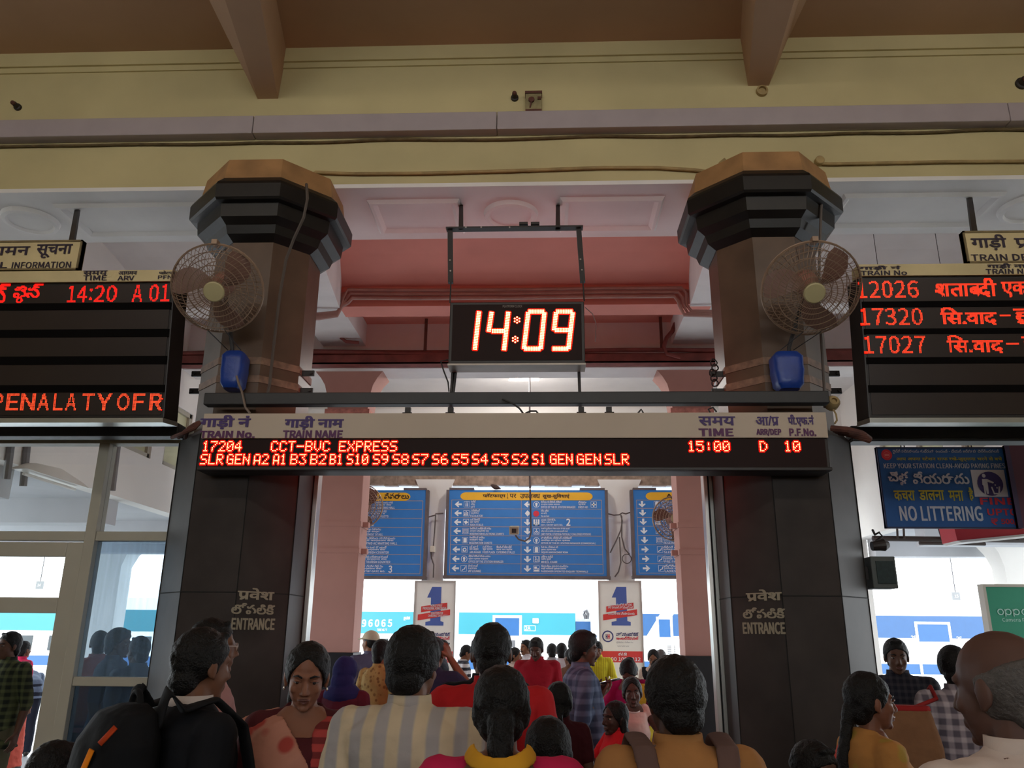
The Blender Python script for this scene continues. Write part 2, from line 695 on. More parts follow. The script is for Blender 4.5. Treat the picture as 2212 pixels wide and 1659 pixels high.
# cable trunking on the beam face, with a dusty cable below it
z0, z1 = at(1106, 281, Y=5.42).z, at(1106, 243, Y=5.42).z
t = thing('cable_trunking', 'long lilac plastic cable trunking running across the cream beam', 'trunking', (0, 5.46, (z0 + z1) / 2))
for x0, x1 in ((-9, at(549, 270, Y=5.42).x - 0.006), (at(549, 270, Y=5.42).x, at(1074, 265, Y=5.42).x - 0.004), (at(1074, 265, Y=5.42).x, at(2176, 235, Y=5.42).x - 0.004), (at(2176, 235, Y=5.42).x, 9)):
    q = MB(); q.box(x0, 5.40, z0, x1, 5.497, z1); q.build('trunking_length', lilac, t, bevel=0.006)
q = MB()
xs = np.linspace(-8.5, 8.5, 120)
zz = at(1106, 294, Y=5.48).z
q.tube([(x, 5.48 + 0.004 * noise.noise((x * 2, 0, 0)), zz - 0.022 + 0.022 * noise.noise((x * 1.3, 5, 0))) for x in xs], 0.011, 6)
tag(q.build('surface_cable', dust), 'dusty brown cable sagging below the lilac trunking', 'cable')

def cond(name, px, Y, r, mat, label, n=8):
    q = MB(); q.tube([at(x, y, Y=Y) for x, y in px], r, n)
    return tag(q.build(name, mat, smooth=True), label, 'conduit')


cond('wall_conduit', [(652, 408), (660, 395), (667, 380), (682, 372), (760, 375), (920, 374), (1100, 369), (1300, 362), (1420, 362), (1500, 367), (1540, 372), (1552, 366), (1556, 352), (1566, 344)], 5.475, 0.013, conduitc, 'thin cream conduit along the beam between the two column capitals')
cond('wall_conduit', [(1768, 352), (1790, 354), (1900, 352), (2050, 349), (2230, 348)], 5.475, 0.012, conduitc, 'thin cream conduit running right from the right capital along the beam')
q = MB(); q.lathe(at(1768, 351, Y=5.5), (0, -1, 0), [(0, 0.035), (0.04, 0.035), (0.045, 0.03), (0.045, 0)], 20)
tag(q.build('junction_box', conduitc, smooth=True), 'round cream junction box beside the right column capital', 'junction box')
q = MB(); q.lathe(at(1645, 199, Y=5.5), (0, -1, 0), [(0, 0.045), (0.03, 0.045), (0.035, 0.03), (0.012, 0.03), (0.012, 0)], 20)
tag(q.build('ceiling_rose', conduitc, smooth=True), 'round cream wiring rose under the end of the right ceiling rib', 'wiring rose')

# fittings on the beam face
rustybox = M('rust_stained_enamel', (140, 128, 92), 0.6, var=0.3, scale=12)
p0, p1 = at(1135, 241, Y=5.44), at(1170, 198, Y=5.44)
t = thing('switch_box', 'square rust-stained switch box above the lilac trunking', 'switch box', (p0.x, 5.5, p0.z))
q = MB(); q.box(p0.x, 5.44, p0.z, p1.x, 5.5, p1.z); q.build('box_body', rustybox, t, bevel=0.004)
q = MB(); q.box(p0.x - 0.004, 5.43, p1.z - 0.018, p1.x + 0.004, 5.5, p1.z + 0.004); q.build('top_lip', rust, t)
q = MB(); q.box(p0.x, 5.43, p0.z - 0.004, p1.x, 5.5, p0.z + 0.016); q.build('bottom_lip', rust, t)
c = at(1148, 216, Y=5.435); e = at(1145, 232, Y=5.435)
q = MB(); q.lathe(c, (0, -1, 0), [(0, 0.024), (0.012, 0.024), (0.016, 0.016), (0.016, 0)], 18); q.tube([c, (c.x - 0.004, 5.43, c.z - 0.03), e], 0.006, 6); q.build('dial', rust, t, smooth=True)
c = at(1165, 212, Y=5.435)
q = MB(); q.box(c.x - 0.014, 5.428, c.z - 0.012, c.x + 0.014, 5.44, c.z + 0.012); q.build('switch', rust, t)


def stub(px, py, label, r=0.03):
    c = at(px, py, Y=5.5)
    t = thing('lamp_holder', label, 'lamp holder', c)
    q = MB(); q.lathe(c, (0, -1, 0), [(0, r), (0.02, r), (0.025, r * 0.7), (0.06, r * 0.65), (0.065, 0)], 16); q.build('holder_body', blackmetal, t, smooth=True)
    q = MB(); q.lathe(c + Vector((0, -0.06, 0)), (0, -1, -0.3), [(0, r * 0.5), (0.02, r * 0.6), (0.03, r * 0.3), (0.03, 0)], 12); q.build('socket', rust, t, smooth=True)


stub(1112, 213, 'small black lamp holder left of the rusty switch box')
stub(40, 233, 'small black lamp holder at the left end of the cream beam')
stub(2206, 182, 'dark lamp holder at the right end of the cream beam', 0.05)

# ================================================================== bays of the concourse ceiling
Y2, ZB2, ZT2 = 9.4, 5.65, 5.93
Z1 = 6.1
bay = MB()
prof = [(6.3, Z1), (7.6, Z1), (8.2, 6.08), (8.7, 6.03), (9.1, 5.96), (9.4, 5.89), (9.42, 5.85)]
for i in range(len(prof) - 1):
    (ya, za), (yb, zb) = prof[i], prof[i + 1]
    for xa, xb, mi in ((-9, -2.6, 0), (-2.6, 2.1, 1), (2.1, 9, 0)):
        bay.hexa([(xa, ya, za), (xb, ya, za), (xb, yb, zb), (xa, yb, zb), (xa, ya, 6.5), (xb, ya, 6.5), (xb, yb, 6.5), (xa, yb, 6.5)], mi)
struct('ceiling_concourse', bay, [white, pinkglow], smooth=True)  # middle strip carries the painted red glow
q = MB()
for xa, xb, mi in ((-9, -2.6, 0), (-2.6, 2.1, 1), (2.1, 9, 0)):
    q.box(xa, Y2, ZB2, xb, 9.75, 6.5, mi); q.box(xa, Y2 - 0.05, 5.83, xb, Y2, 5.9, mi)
struct('trim_5', q, [white, pinkglow])
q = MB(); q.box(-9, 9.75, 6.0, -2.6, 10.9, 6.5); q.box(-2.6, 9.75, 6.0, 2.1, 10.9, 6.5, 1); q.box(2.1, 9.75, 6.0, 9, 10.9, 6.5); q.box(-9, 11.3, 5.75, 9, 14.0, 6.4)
struct('ceiling_bays', q, [white, pinkglow])
q = MB(); q.box(-9, 10.9, 5.29, 9, 11.3, 6.5); q.box(-9, 10.82, 5.29, 9, 10.9, 5.36)
struct('trim_6', q, white)
q = MB(); q.box(-9, 14.0, 4.2, 9, 14.4, 6.4); q.box(-9, 13.9, 5.2, 9, 14.0, 5.55)
struct('trim_7', q, mezpaint)
q = MB()
for k in range(60):
    x = -7 + 14 * k / 60
    h = 0.05 + 0.05 * noise.noise((x * 3, 0, 0))
    q.box(x, 13.86, 4.2 - 0.02 - abs(h) * 0.5, x + 14 / 60 + 0.003, 13.99, 4.33 + h)
tag(q.build('dusty_ledge', M('dirt_crust', (150, 128, 112), 0.95, var=0.3, scale=12)), 'crusty dirty ledge above the blue facility boards', 'ledge', kind='structure')

# beams that run from the black pillars to the pink columns; their soffits drop towards the columns
for nm, s, e0, e1 in (('trim_8', -1, (690, 545), (735, 669)), ('trim_9', 1, (1530, 540), (1490, 662))):
    a, c = at(*e0, Y=6.4), at(*e1, Y=Y2)
    xa, xc = (a.x, c.x)
    q = MB()
    oa, oc = xa + s * 0.62, xc + s * 0.62
    lo, hi = (lambda p, r: (p, r) if p < r else (r, p))(xa, oa)
    l2, h2 = (lambda p, r: (p, r) if p < r else (r, p))(xc, oc)
    q.hexa([(lo, 6.36, a.z), (hi, 6.36, a.z), (h2, Y2, c.z), (l2, Y2, c.z), (lo, 6.36, 6.5), (hi, 6.36, 6.5), (h2, Y2, 6.5), (l2, Y2, 6.5)])
    q.box(l2, Y2, 5.66, h2, 10.9, 6.5)
    struct(nm, q, white)

# conduits in three runs along the second beam, dropping at both ends
for k, (dy, r) in enumerate(((0, 0.022), (9, 0.02), (18, 0.024))):
    z = 626 + dy
    L, R = 742 + k * 8, 1484 - k * 8
    pts = [(640, 680 + 5 * k), (690, 678 + 5 * k), (728, 674 + 4 * k), (738, 662), (742 + k * 5, 645 + dy / 2), (752 + k * 5, z), (900, z + 1), (1106, z), (1300, z - 3), (R - 12, z - 4), (R - 2, z + 8), (R, 660), (R + 10, 672 + 4 * k), (1560, 673 + 5 * k)]
    cond('ceiling_conduit', pts, 9.32, r, conduit, ['topmost of three pink conduits along the ceiling beam behind the clock', 'middle one of three pink conduits along the ceiling beam behind the clock', 'lowest of three pink conduits along the ceiling beam behind the clock'][k])

# cable tray under the third beam, hung on rods
ya = 10.62
zt, zb_ = at(1106, 742, Y=ya).z, at(1106, 784, Y=ya).z
t = thing('cable_tray', 'long rust-red cable tray crossing behind the clock from pillar to pillar', 'cable tray', (0, ya, zb_))
q = MB(); q.box(-8.8, ya, zb_, 8.8, ya + 0.18, zb_ + 0.02); q.box(-8.8, ya, zb_, 8.8, ya + 0.015, zb_ + 0.13); q.build('tray', traym, t)
for k in range(4):
    q = MB()
    q.tube([(x, ya + 0.03 + 0.035 * k, zb_ + 0.17 + 0.03 * math.sin(k * 2) + 0.05 * noise.noise((x * 0.4, k * 3, 0))) for x in np.linspace(-8.8, 8.8, 60)], 0.03, 6)
    q.build('tray_cable', traym, t, smooth=True)
for px in (918, 1430):
    a = at(px, 742, Y=ya)
    q = MB(); q.box(a.x - 0.02, ya + 0.02, a.z - 0.1, a.x + 0.02, ya + 0.05, 5.98); q.build('hanger_rod', rust, t)
q = MB(); q.tube([at(x, y, Y=ya - 0.05) for x, y in ((1470, 690), (1458, 700), (1452, 716), (1440, 730), (1434, 748), (1440, 764), (1470, 772))], 0.03, 8)
tag(q.build('cable_loop', traym, smooth=True), 'drooping thick cable loop right of the clock beside the right pillar', 'cable')
q = MB(); q.tube([at(x, y, Y=ya - 0.05) for x, y in ((758, 712), (748, 708), (738, 718), (737, 730), (748, 738), (775, 740))], 0.025, 8)
tag(q.build('cable_loop', traym, smooth=True), 'short cable loop left of the clock beside the left pillar', 'cable')

# pink columns with black dado and white flanks
def pink_column(x0, x1, label, s):
    t = thing('pillar_pink', label, 'column', ((x0 + x1) / 2, 11.25, 0), kind='structure')
    q = MB(); q.box(x0, 11.0, 1.44, x1, 11.45, 4.9); q.build('column_shaft', pinkcol, t, bevel=0.01)
    q = MB(); q.box(x0 - 0.02, 10.97, 0, x1 + 0.02, 11.47, 1.44); q.build('dado', dado, t)
    xc = (x0 + x1) / 2
    q = MB()
    rings = []
    for z, h in ((4.75, 0), (4.95, 0.02), (5.1, 0.06), (5.2, 0.12), (5.29, 0.20)):
        rings.append([(x0 - h, 11.0 - h * 0.3, z), (x1 + h, 11.0 - h * 0.3, z), (x1 + h, 11.45, z), (x0 - h, 11.45, z)])
    q.loft(rings); q.build('capital', pinkcol, t, smooth=True)
    for z in (3.08, 2.72):
        q = MB(); q.box(x0 - 0.012, 10.985, z, x1 + 0.012, 11.462, z + 0.07)
        xe = x1 if s < 0 else x0
        q.box(xe - 0.09 if s > 0 else xe, 11.1, z + 0.0, xe if s > 0 else xe + 0.09, 11.2, z + 0.07)
        q.build('clamp_band', pinkcol, t)
    q = MB(); q.box(x0 - 0.03, 10.97, 4.62, x1 + 0.03, 11.48, 4.74); q.build('neck_band', M('peeling_pink', (190, 130, 118), 0.85, var=0.3, scale=14), t)
    return t


pink_column(-3.10, -2.52, 'pink square column with black dado behind the left black pillar', -1)
pink_column(1.80, 2.34, 'pink square column with black dado behind the right black pillar', 1)

# platform columns that carry the posters
def flare_column(x0, x1, y, zt, label, mat, fl=0.16):
    t = thing('pillar_white', label, 'column', ((x0 + x1) / 2, y, 0), kind='structure')
    q = MB()
    q.loft([[(x0 - h, y - 0.18 - h * 0.6, z), (x1 + h, y - 0.18 - h * 0.6, z), (x1 + h, y + 0.2, z), (x0 - h, y + 0.2, z)] for z, h in ((0, 0), (zt - 0.55, 0), (zt - 0.35, fl * 0.2), (zt - 0.15, fl * 0.6), (zt, fl))])
    q.build('column_shaft', mat, t, smooth=True)
    return t


a0, a1 = at(914, 1150, Y=13.9).x, at(960, 1150, Y=13.9).x
c0, c1 = at(1313, 1150, Y=13.9).x, at(1368, 1150, Y=13.9).x
flare_column(a0, a1, 14.1, 4.25, 'white column with a cable box left of the central blue board', mezpaint)
flare_column(c0, c1, 14.1, 4.25, 'white column with looped cables right of the central blue board', mezpaint)
flare_column(-7.9, -7.3, 14.1, 3.3, 'white flared column seen through the left glass partition', mezpaint, 0.5)
flare_column(7.1, 7.6, 13.2, 3.3, 'white flared column beyond the green billboard', mezpaint, 0.4)
flare_column(-5.4, -4.9, 14.1, 4.25, 'white column at the inner corner of the left mezzanine', mezpaint, 0.2)
flare_column(4.9, 5.4, 14.1, 4.25, 'white column at the inner corner of the right mezzanine', mezpaint, 0.2)

# mezzanines on both sides of the concourse
def mezz(s, n, yw):
    t = thing('wall_mezzanine_' + n, None, None, (s * 5.2, 10, 3.3), kind='structure')
    x0, x1 = sorted((s * 5.2, s * 5.4))
    q = MB()
    zs, ze = 3.86, 4.75
    q.box(x0, 6.6, 3.25, x1, 13.95, zs)
    q.box(x0, 6.6, ze, x1, 13.95, 6.4)
    ys = [6.6] + [v for y in yw for v in (y, y + 0.75)] + [13.95]
    for i in range(0, len(ys), 2):
        q.box(x0, ys[i], zs, x1, ys[i + 1], ze)
    xa, xb = sorted((s * 5.4, s * 9.2))
    q.build('mezzanine_wall', mezpaint, t)
    q = MB()
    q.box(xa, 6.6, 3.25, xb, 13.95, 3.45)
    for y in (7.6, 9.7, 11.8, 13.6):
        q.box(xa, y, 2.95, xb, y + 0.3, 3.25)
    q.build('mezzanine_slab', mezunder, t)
    q = MB(); q.box(*( (s * 9.2 - 0.1, 6.6, 3.25, s * 9.2 + 0.1, 13.95, 6.4) )); q.build('outer_wall', mezpaint, t)
    for i, y in enumerate(yw):
        wn = MB()
        xx = s * 5.22
        for (ya, za, yb, zb2) in ((y, zs, y + 0.75, zs + 0.06), (y, ze - 0.06, y + 0.75, ze), (y, zs, y + 0.06, ze), (y + 0.69, zs, y + 0.75, ze)):
            wn.box(min(xx, xx + s * 0.1), ya, za, max(xx, xx + s * 0.1), yb, zb2)
        fo = wn.build('window_frame', alucream, t)
        g = MB(); g.box(min(xx + s * 0.04, xx + s * 0.05), y + 0.05, zs + 0.05, max(xx + s * 0.04, xx + s * 0.05), y + 0.70, ze - 0.05)
        g.build('pane', litglass, fo)
    return t


mezz(-1, 'left', [7.2, 8.35, 9.5, 10.6, 11.7])
mezz(1, 'right', [7.0, 8.1, 9.3, 10.5, 11.7])

# ================================================================== black octagonal pillars of the entrances
def pillar(x, label, s):
    t = thing('pillar_black', label, 'pillar', (x, PY, 0), kind='structure')
    q = MB(); q.octo(x, PY, [(4.83, 1.0), (4.86, 1.005), (ZB - 0.028, 0.96)]); q.build('neck', drumpaint, t)
    q = MB(); q.octo(x, PY, [(4.40, 0.72), (4.44, 0.84), (4.50, 0.88), (4.54, 0.99), (4.64, 1.01), (4.645, 1.10), (4.66, 1.125), (4.765, 1.13), (4.79, 1.11), (4.85, 1.0)])
    q.build('capital', blackstone, t)
    q = MB(); q.octo(x, PY, [(2.95, 0.71), (4.41, 0.71)]); q.build('shaft', shaftbrown, t)
    q = MB(); q.octo(x, PY, [(0, 0.87), (2.96, 0.86), (3.0, 0.80)]); cl = q.build('cladding', granite, t)
    q = MB()
    R = 0.433 / math.cos(math.pi / 8)
    for k in range(8):
        a = math.pi / 8 + k * math.pi / 4
        px, py = x + R * math.cos(a), PY + R * math.sin(a)
        q.tube([(px, py, 0.0), (px, py, 2.95)], 0.0035, 4)
    q.octo(x, PY, [(1.93, 0.8715), (1.936, 0.8715)])
    q.build('panel_joint', joint, cl)
    for py in (779, 818):
        z = at(1106 + s * 560, py, Y=PY - 0.36).z
        q = MB(); q.octo(x, PY, [(z - 0.025, 0.722), (z + 0.025, 0.722)])
        bd = q.build('strap', strapm, t)
        for e in (-1, 1):
            q = MB()
            xs_ = x + e * 0.36
            q.box(min(xs_, xs_ + e * 0.09), PY - 0.10, z - 0.028, max(xs_, xs_ + e * 0.09), PY - 0.085, z + 0.012)
            q.lathe((xs_ + e * 0.07, PY - 0.12, z - 0.008), (0, 1, 0), [(0, 0.012), (0.06, 0.012)], 8)
            q.build('strap_lug', blackmetal, bd)
    # painted words on the facet that faces the entrance
    n = Vector((-s * math.sin(math.pi / 4), -math.cos(math.pi / 4), 0))
    xd = Vector((math.cos(math.pi / 4), -s * math.sin(math.pi / 4), 0))
    fr = Fr(Vector((x, PY, 0)) + n * 0.4345, xd)
    q = MB()
    m = M('grey_lettering_paint', (150, 140, 120), 0.7, var=0.1)
    cx = 0.0
    rows = [('प^वेश', 1270, 1297, 0.20), ('లోపలికి', 1303, 1327, 0.235), ('ENTRANCE', 1335, 1361, 0.235)]
    if s > 0:
        rows = [('प^वेश', 1273, 1299, 0.20), ('లోపలికి', 1312, 1336, 0.235), ('ENTRANCE', 1344, 1370, 0.235)]
    for i, (tx, y0, y1, wd) in enumerate(rows):
        pxm = 547 if s < 0 else 1650
        v1_, v0_ = fr.uv(pxm, y0)[1], fr.uv(pxm, y1)[1]
        um = fr.uv(pxm + (6 if i == 0 and s < 0 else 0), (y0 + y1) / 2)[0]
        put_text(q, fr, tx, None, 0.002, 0.055 if i == 2 else 0.03, uvbox=(um - wd * 0.62, v0_, um + wd * 0.62, v1_))
    tag(q.build('lettering', m, t), 'grey painted entrance words in three scripts', None)
    return t


pillar(LX, 'black octagonal pillar left of the entrance', -1)
pillar(RX, 'black octagonal pillar right of the entrance', 1)
q = MB(); q.tube([at(x, y, Y=Y_) for x, y, Y_ in ((662, 398, 5.1), (664, 430, 4.98), (656, 470, 5.0), (635, 515, 5.1), (618, 560, 5.18), (604, 640, 5.2), (592, 740, 5.2), (582, 835, 5.2), (578, 850, 5.18))], 0.011, 6)
tag(q.build('pillar_cable', M('grey_cable', (88, 78, 72), 0.6, var=0), smooth=True), 'grey cable dropping down the left black pillar from its capital', 'cable')
q = MB(); q.tube([at(x, y, Y=Y_) for x, y, Y_ in ((1776, 400, 5.2), (1772, 500, 5.2), (1768, 640, 5.25), (1776, 760, 5.2), (1780, 830, 5.2), (1782, 880, 5.15))], 0.010, 6)
tag(q.build('pillar_cable', MATS['grey_cable'], smooth=True), 'grey cable running down the right black pillar behind its fan', 'cable')

# aluminium jambs of the entrance between the pillars
def jamb(name, px0, px1, py):
    a, c = at(px0, py, Y=5.72), at(px1, py, Y=5.72)
    t = thing(name, None, None, (a.x, 5.72, 0), kind='structure')
    m_ = (a.x + c.x) / 2
    q = MB(); q.box(a.x, 5.70, 0, m_ - 0.008, 5.80, 3.05); q.build('jamb', alu, t, bevel=0.004)
    q = MB(); q.box(m_ + 0.008, 5.74, 0, c.x, 5.84, 3.05); q.build('shutter_guide', alu, t, bevel=0.004)
    q = MB(); q.box(m_ - 0.008, 5.75, 0, m_ + 0.008, 5.82, 3.05); q.build('guide_slot', joint, t)


jamb('door_1', 664, 688, 1020)
jamb('door_2', 1517, 1539, 1020)

# glazed partition left of the left pillar
PYW = 5.62
def zy(py): return at(150, py, Y=PYW).z
def xp(px, py): return at(px, py, Y=PYW).x
zt0, zt1 = zy(961), zy(943)
ztr0, ztr1 = zy(1169), zy(1149)
zm0, zm1 = zy(1481), zy(1461)
xm0, xm1 = xp(223, 960), xp(245, 960)
xr = LX - 0.40
win = thing('window_1', None, None, (xm0, PYW, 0), kind='structure')
fr_ = MB()
fr_.box(-9, PYW - 0.05, zt0, xr + 0.02, PYW + 0.06, zt1)
fr_.box(-9, PYW - 0.04, ztr0, xm0, PYW + 0.05, ztr1); fr_.box(xm1, PYW - 0.04, ztr0, xr, PYW + 0.05, ztr1)
fr_.box(xm1, PYW - 0.04, zm0, xr, PYW + 0.05, zm1)
fr_.box(xm1, PYW - 0.04, 0, xr, PYW + 0.05, 0.12)
fr_.box(xm0, PYW - 0.05, 0, xm1, PYW + 0.06, zt0)
fr_.box(-9, PYW - 0.04, zt1, xr + 0.02, PYW + 0.04, zt1 + 0.05)
fr_.build('window_frame', alucream, win, bevel=0.004)
for n_, x0, x1, za, zb2, m_ in (('pane', -9, xm0, ztr1, zt0, paneclear), ('pane', xm1, xr, ztr1, zt0, paneclear), ('pane', xm1, xr, zm1, ztr0, panetint), ('pane', xm1, xr, 0.12, zm0, panelow)):
    q = MB(); q.box(x0, PYW, za, x1, PYW + 0.006, zb2); q.build(n_, m_, win)
dr = thing('door_3', None, None, (xm0 - 0.9, PYW, 0), kind='structure')
za, zb2 = zy(1325), zy(1291)
zc_, zd = zy(1203), ztr0 - 0.01
xd1, xd0 = xm0 - 0.005, xm0 - 0.125
q = MB()
q.box(xd0, PYW - 0.03, 0.02, xd1, PYW + 0.03, zd)
q.box(xd0 - 1.0, PYW - 0.03, 0.02, xd0 - 0.88, PYW + 0.03, zd)
q.box(xd0 - 0.88, PYW - 0.03, zc_, xd0, PYW + 0.03, zd)
q.box(xd0 - 0.88, PYW - 0.03, za, xd0, PYW + 0.03, zb2)
q.build('door_leaf', alucream, dr, bevel=0.005)
q = MB(); q.box(xd0 - 0.88, PYW - 0.003, zb2, xd0, PYW + 0.003, zc_); q.build('pane', paneclear, dr)

# steel bars left and right that carry the big boards
def bar(name, p0, p1, Y, label, d=0.14, mat=None):
    a, c = at(*p0, Y=Y), at(*p1, Y=Y)
    q = MB(); q.box(a.x, Y, c.z, c.x, Y + d, a.z)
    return tag(q.build(name, mat or darkbar, bevel=0.006), label, 'steel bar')


lz0, lz1 = at(200, 942, Y=5.35).z, at(200, 914, Y=5.35).z
q = MB(); q.box(-9, 5.35, lz0, LX - 0.436, 5.47, lz1)
tag(q.build('support_bar', darkbar, bevel=0.006), 'dark steel bar under the arrivals board on the left', 'steel bar')
rz0, rz1 = at(2050, 947, Y=5.35).z, at(2050, 919, Y=5.35).z
q = MB(); q.box(RX + 0.436, 5.35, rz0, 9, 5.47, rz1); q.box(RX + 0.436, 5.34, rz0 - 0.02, 9, 5.48, rz0)
tag(q.build('support_bar', darkbar, bevel=0.006), 'dark steel bar under the departures board on the right', 'steel bar')
q = MB(); q.box(at(440, 860, Y=5.02).x, 5.02, at(1106, 872, Y=5.02).z, at(1792, 860, Y=5.02).x, 5.10, at(1106, 846, Y=5.02).z)
mb_ = tag(q.build('hanging_bar', darkbar, bevel=0.006), 'long dark steel bar across both pillars above the white header', 'steel bar')
# ================================================================== illuminated displays
led_core = EM('led_core', (1.0, 0.58, 0.20), 5.0)
led_halo = EM('led_halo', (1.0, 0.010, 0.006), 0.85)  # red bloom around the diodes, painted as glowing discs
led_red = EM('led_red_core', (1.0, 0.010, 0.006), 4.0)
led_redhalo = EM('led_red_halo', (1.0, 0.008, 0.006), 0.55)  # dimmer painted bloom for the side boards
rear_glow = EM('added_rear_glow', (1.0, 0.03, 0.015), 150.0)  # added glow on the hidden rear face, reddens the concourse ceiling
casing = M('display_casing', (30, 22, 20), 0.45, var=0.1)
screen = M('display_screen', (42, 31, 28), 0.35, var=0.05)
slot = M('display_divider', (9, 7, 7), 0.9, var=0, spec=0.1)
headw = M('white_header_sheet', (188, 172, 154), 0.55, var=0.05, scale=2)
headc = M('cream_sign_sheet', (206, 188, 142), 0.6, var=0.10, scale=4)
violet = M('violet_lettering', (66, 44, 104), 0.6, var=0)
violetr = M('violet_red_lettering', (88, 38, 86), 0.6, var=0)
darkviolet = M('dark_lettering', (44, 32, 50), 0.6, var=0)

# ---- centre train board
fc = Fr((at(428, 1018, Y=4.95).x, 4.95, at(1106, 1018, Y=4.95).z))
uw = fc.uv(1788, 950)[0]
vh0, vh1 = fc.uv(1106, 947)[1], fc.uv(1106, 893.5)[1]
t = thing('train_board', 'wide red train board with white header hung between the two black pillars', 'display', (fc.o.x + uw / 2, 4.95, fc.o.z))
q = MB(); q.fbox(fc, 0, 0, uw, vh0, -0.16, 0.0); cs = q.build('casing', casing, t, bevel=0.006)
q = MB(); q.fbox(fc, 0.02, 0.025, uw - 0.02, vh0 - 0.004, 0.0, 0.004); q.build('screen', M('dark_display_screen', (38, 22, 20), 0.5, var=0.05, spec=0.12), t)
q = MB(); q.fbox(fc, 0.0, 0.0, uw, 0.022, 0.0, 0.03); q.build('bottom_lip', casing, t, bevel=0.004)
q = MB(); q.fbox(fc, -0.0, vh0, uw, vh1, -0.02, 0.015); hd = q.build('header', headw, t)
a, b = MB(), MB()
L1, L2 = (953, 976), (981, 1004)
for tx, x0, x1 in (('17204', 438, 523), ('CCT-BVC', 586, 713), ('EXPRESS', 733, 858), ('15:00', 1485, 1576), ('D', 1640, 1657), ('10', 1693, 1728)):
    led57(a, b, fc, tx, (x0, L1[0], x1, L1[1]))
for tx, x0, x1 in (('SLR', 434, 483), ('GEN', 491, 540), ('A2', 549, 581), ('A1', 591, 619), ('B3', 628, 662), ('B2', 671, 705), ('B1', 713, 741), ('S10', 750, 796), ('S9', 806, 839), ('S8', 848, 883), ('S7', 891, 925), ('S6', 934, 968), ('S5', 977, 1012), ('S4', 1020, 1054), ('S3', 1063, 1098), ('S2', 1106, 1140), ('S1', 1150, 1178), ('GEN', 1188, 1237), ('GEN', 1246, 1298), ('SLR', 1306, 1358)):
    led57(a, b, fc, tx, (x0, L2[0], x1, L2[1]))
tag(a.build('lit_diodes', led_core, t), 'glowing yellow and red dot characters', None)
b.build('diode_halos', led_halo, t)
q = MB()
for tx, x0, y0, x1, y1 in (('गाड़ी नं', 435, 898, 544, 929), ('गाड़ी नाम', 617, 900, 744, 930), ('समय', 1508, 901, 1587, 921), ('आ/प^', 1631, 900, 1681, 922), ('पी.एफ.नं', 1700, 897, 1756, 923)):
    put_text(q, fc, tx, (x0, y0, x1, y1), 0.018, 0.034)
q.build('lettering', violet, hd)
q = MB()
for tx, x0, y0, x1, y1 in (('TRAIN No.', 434, 932, 553, 948), ('TRAIN NAME', 613, 931, 742, 948), ('TIME', 1508, 927, 1583, 944), ('ARR/DEP', 1632, 927, 1686, 944), ('P.F.No.', 1703, 927, 1761, 944)):
    put_text(q, fc, tx, (x0, y0, x1, y1), 0.018, 0.06)
q.build('lettering', violetr, hd)
for px in (876, 970, 1257, 1318):
    c = fc.uv(px, 895)
    q = MB(); q.fbox(fc, c[0] - 0.018, vh1 - 0.02, c[0] + 0.018, fc.uv(1106, 872.5)[1], -0.10, -0.07)
    q.lathe(fc.p(c[0] - 0.03, vh1 + 0.015, -0.06), (1, 0, 0), [(0, 0.012), (0.06, 0.012)], 8); q.build('hanger', blackmetal, t)
# rear face: unseen red rows added to redden the bay behind
q = MB()
rb = Fr(fc.p(uw, 0, -0.162), (-1, 0, 0))
for k, (u0_, n_) in enumerate(((1.55, 36), (1.55, 36))):
    for i in range(n_):
        led(q, rb, u0_ + i * 0.022 + 0.05 * (i // 8), 0.16 - 0.085 * k, 0.014, 0.004)
tag(q.build('added_red_dots', rear_glow, t), 'added red glow rows on the unseen rear face', None)
for pts in (((1085, 862), (1108, 872), (1122, 882), (1130, 893)), ((1135, 893), (1145, 888), (1158, 888), (1162, 893)), ((1378, 893), (1385, 884), (1390, 893)), ((1535, 893), (1530, 884), (1540, 880), (1548, 890))):
    q = MB(); q.tube([at(x, y, Y=4.99) for x, y in pts], 0.006, 6)
    tag(q.build('loose_wire', cable, smooth=True), {1085: 'longer loose black wire dangling on the white header below the clock', 1135: 'short loop of black wire on the white header below the clock', 1378: 'small hooked wire on the header right of the clock legs', 1535: 'curled wire on the header beside the right pillar'}[pts[0][0]], 'wire')

# ---- platform clock
fk = Fr((at(968, 785, Y=4.97).x, 4.97, at(1106, 785, Y=4.97).z))
ku, kv = fk.uv(1263, 720)[0], fk.uv(1106, 652)[1]
t = thing('platform_clock', 'black digital platform clock glowing red above the train board', 'clock', (fk.o.x + ku / 2, 4.97, fk.o.z))
q = MB(); q.fbox(fk, 0, 0, ku, kv, -0.13, 0.0); q.build('casing', casing, t, bevel=0.005)
q = MB(); q.fbox(fk, 0.02, 0.02, ku - 0.02, kv - 0.02, 0, 0.004); q.build('face', MATS['dark_display_screen'], t)
q = MB(); q.fbox(fk, -0.004, -0.012, ku + 0.004, 0.0, -0.15, 0.004); q.build('bottom_frame', M('galvanised_sheet', (170, 160, 150), 0.5, metal=0.4, var=0.1), t)
a, b, dim = MB(), MB(), MB()


def seg(p, q_, width=9.0, mbs=None):
    """a lit stroke between two pixels, three diodes wide"""
    p, q_ = np.array(p, float), np.array(q_, float)
    d = q_ - p
    L = np.hypot(*d)
    n = max(2, int(L / 3.4))
    nn = np.array([-d[1], d[0]]) / L
    for i in range(n + 1):
        for k in (-1, 0, 1):
            x, y = p + d * i / n + nn * k * width / 3
            u, v = fk.uv(x, y)
            led(a, fk, u, v, 0.0047, 0.008)
            led(b, fk, u, v, 0.0135, 0.006)


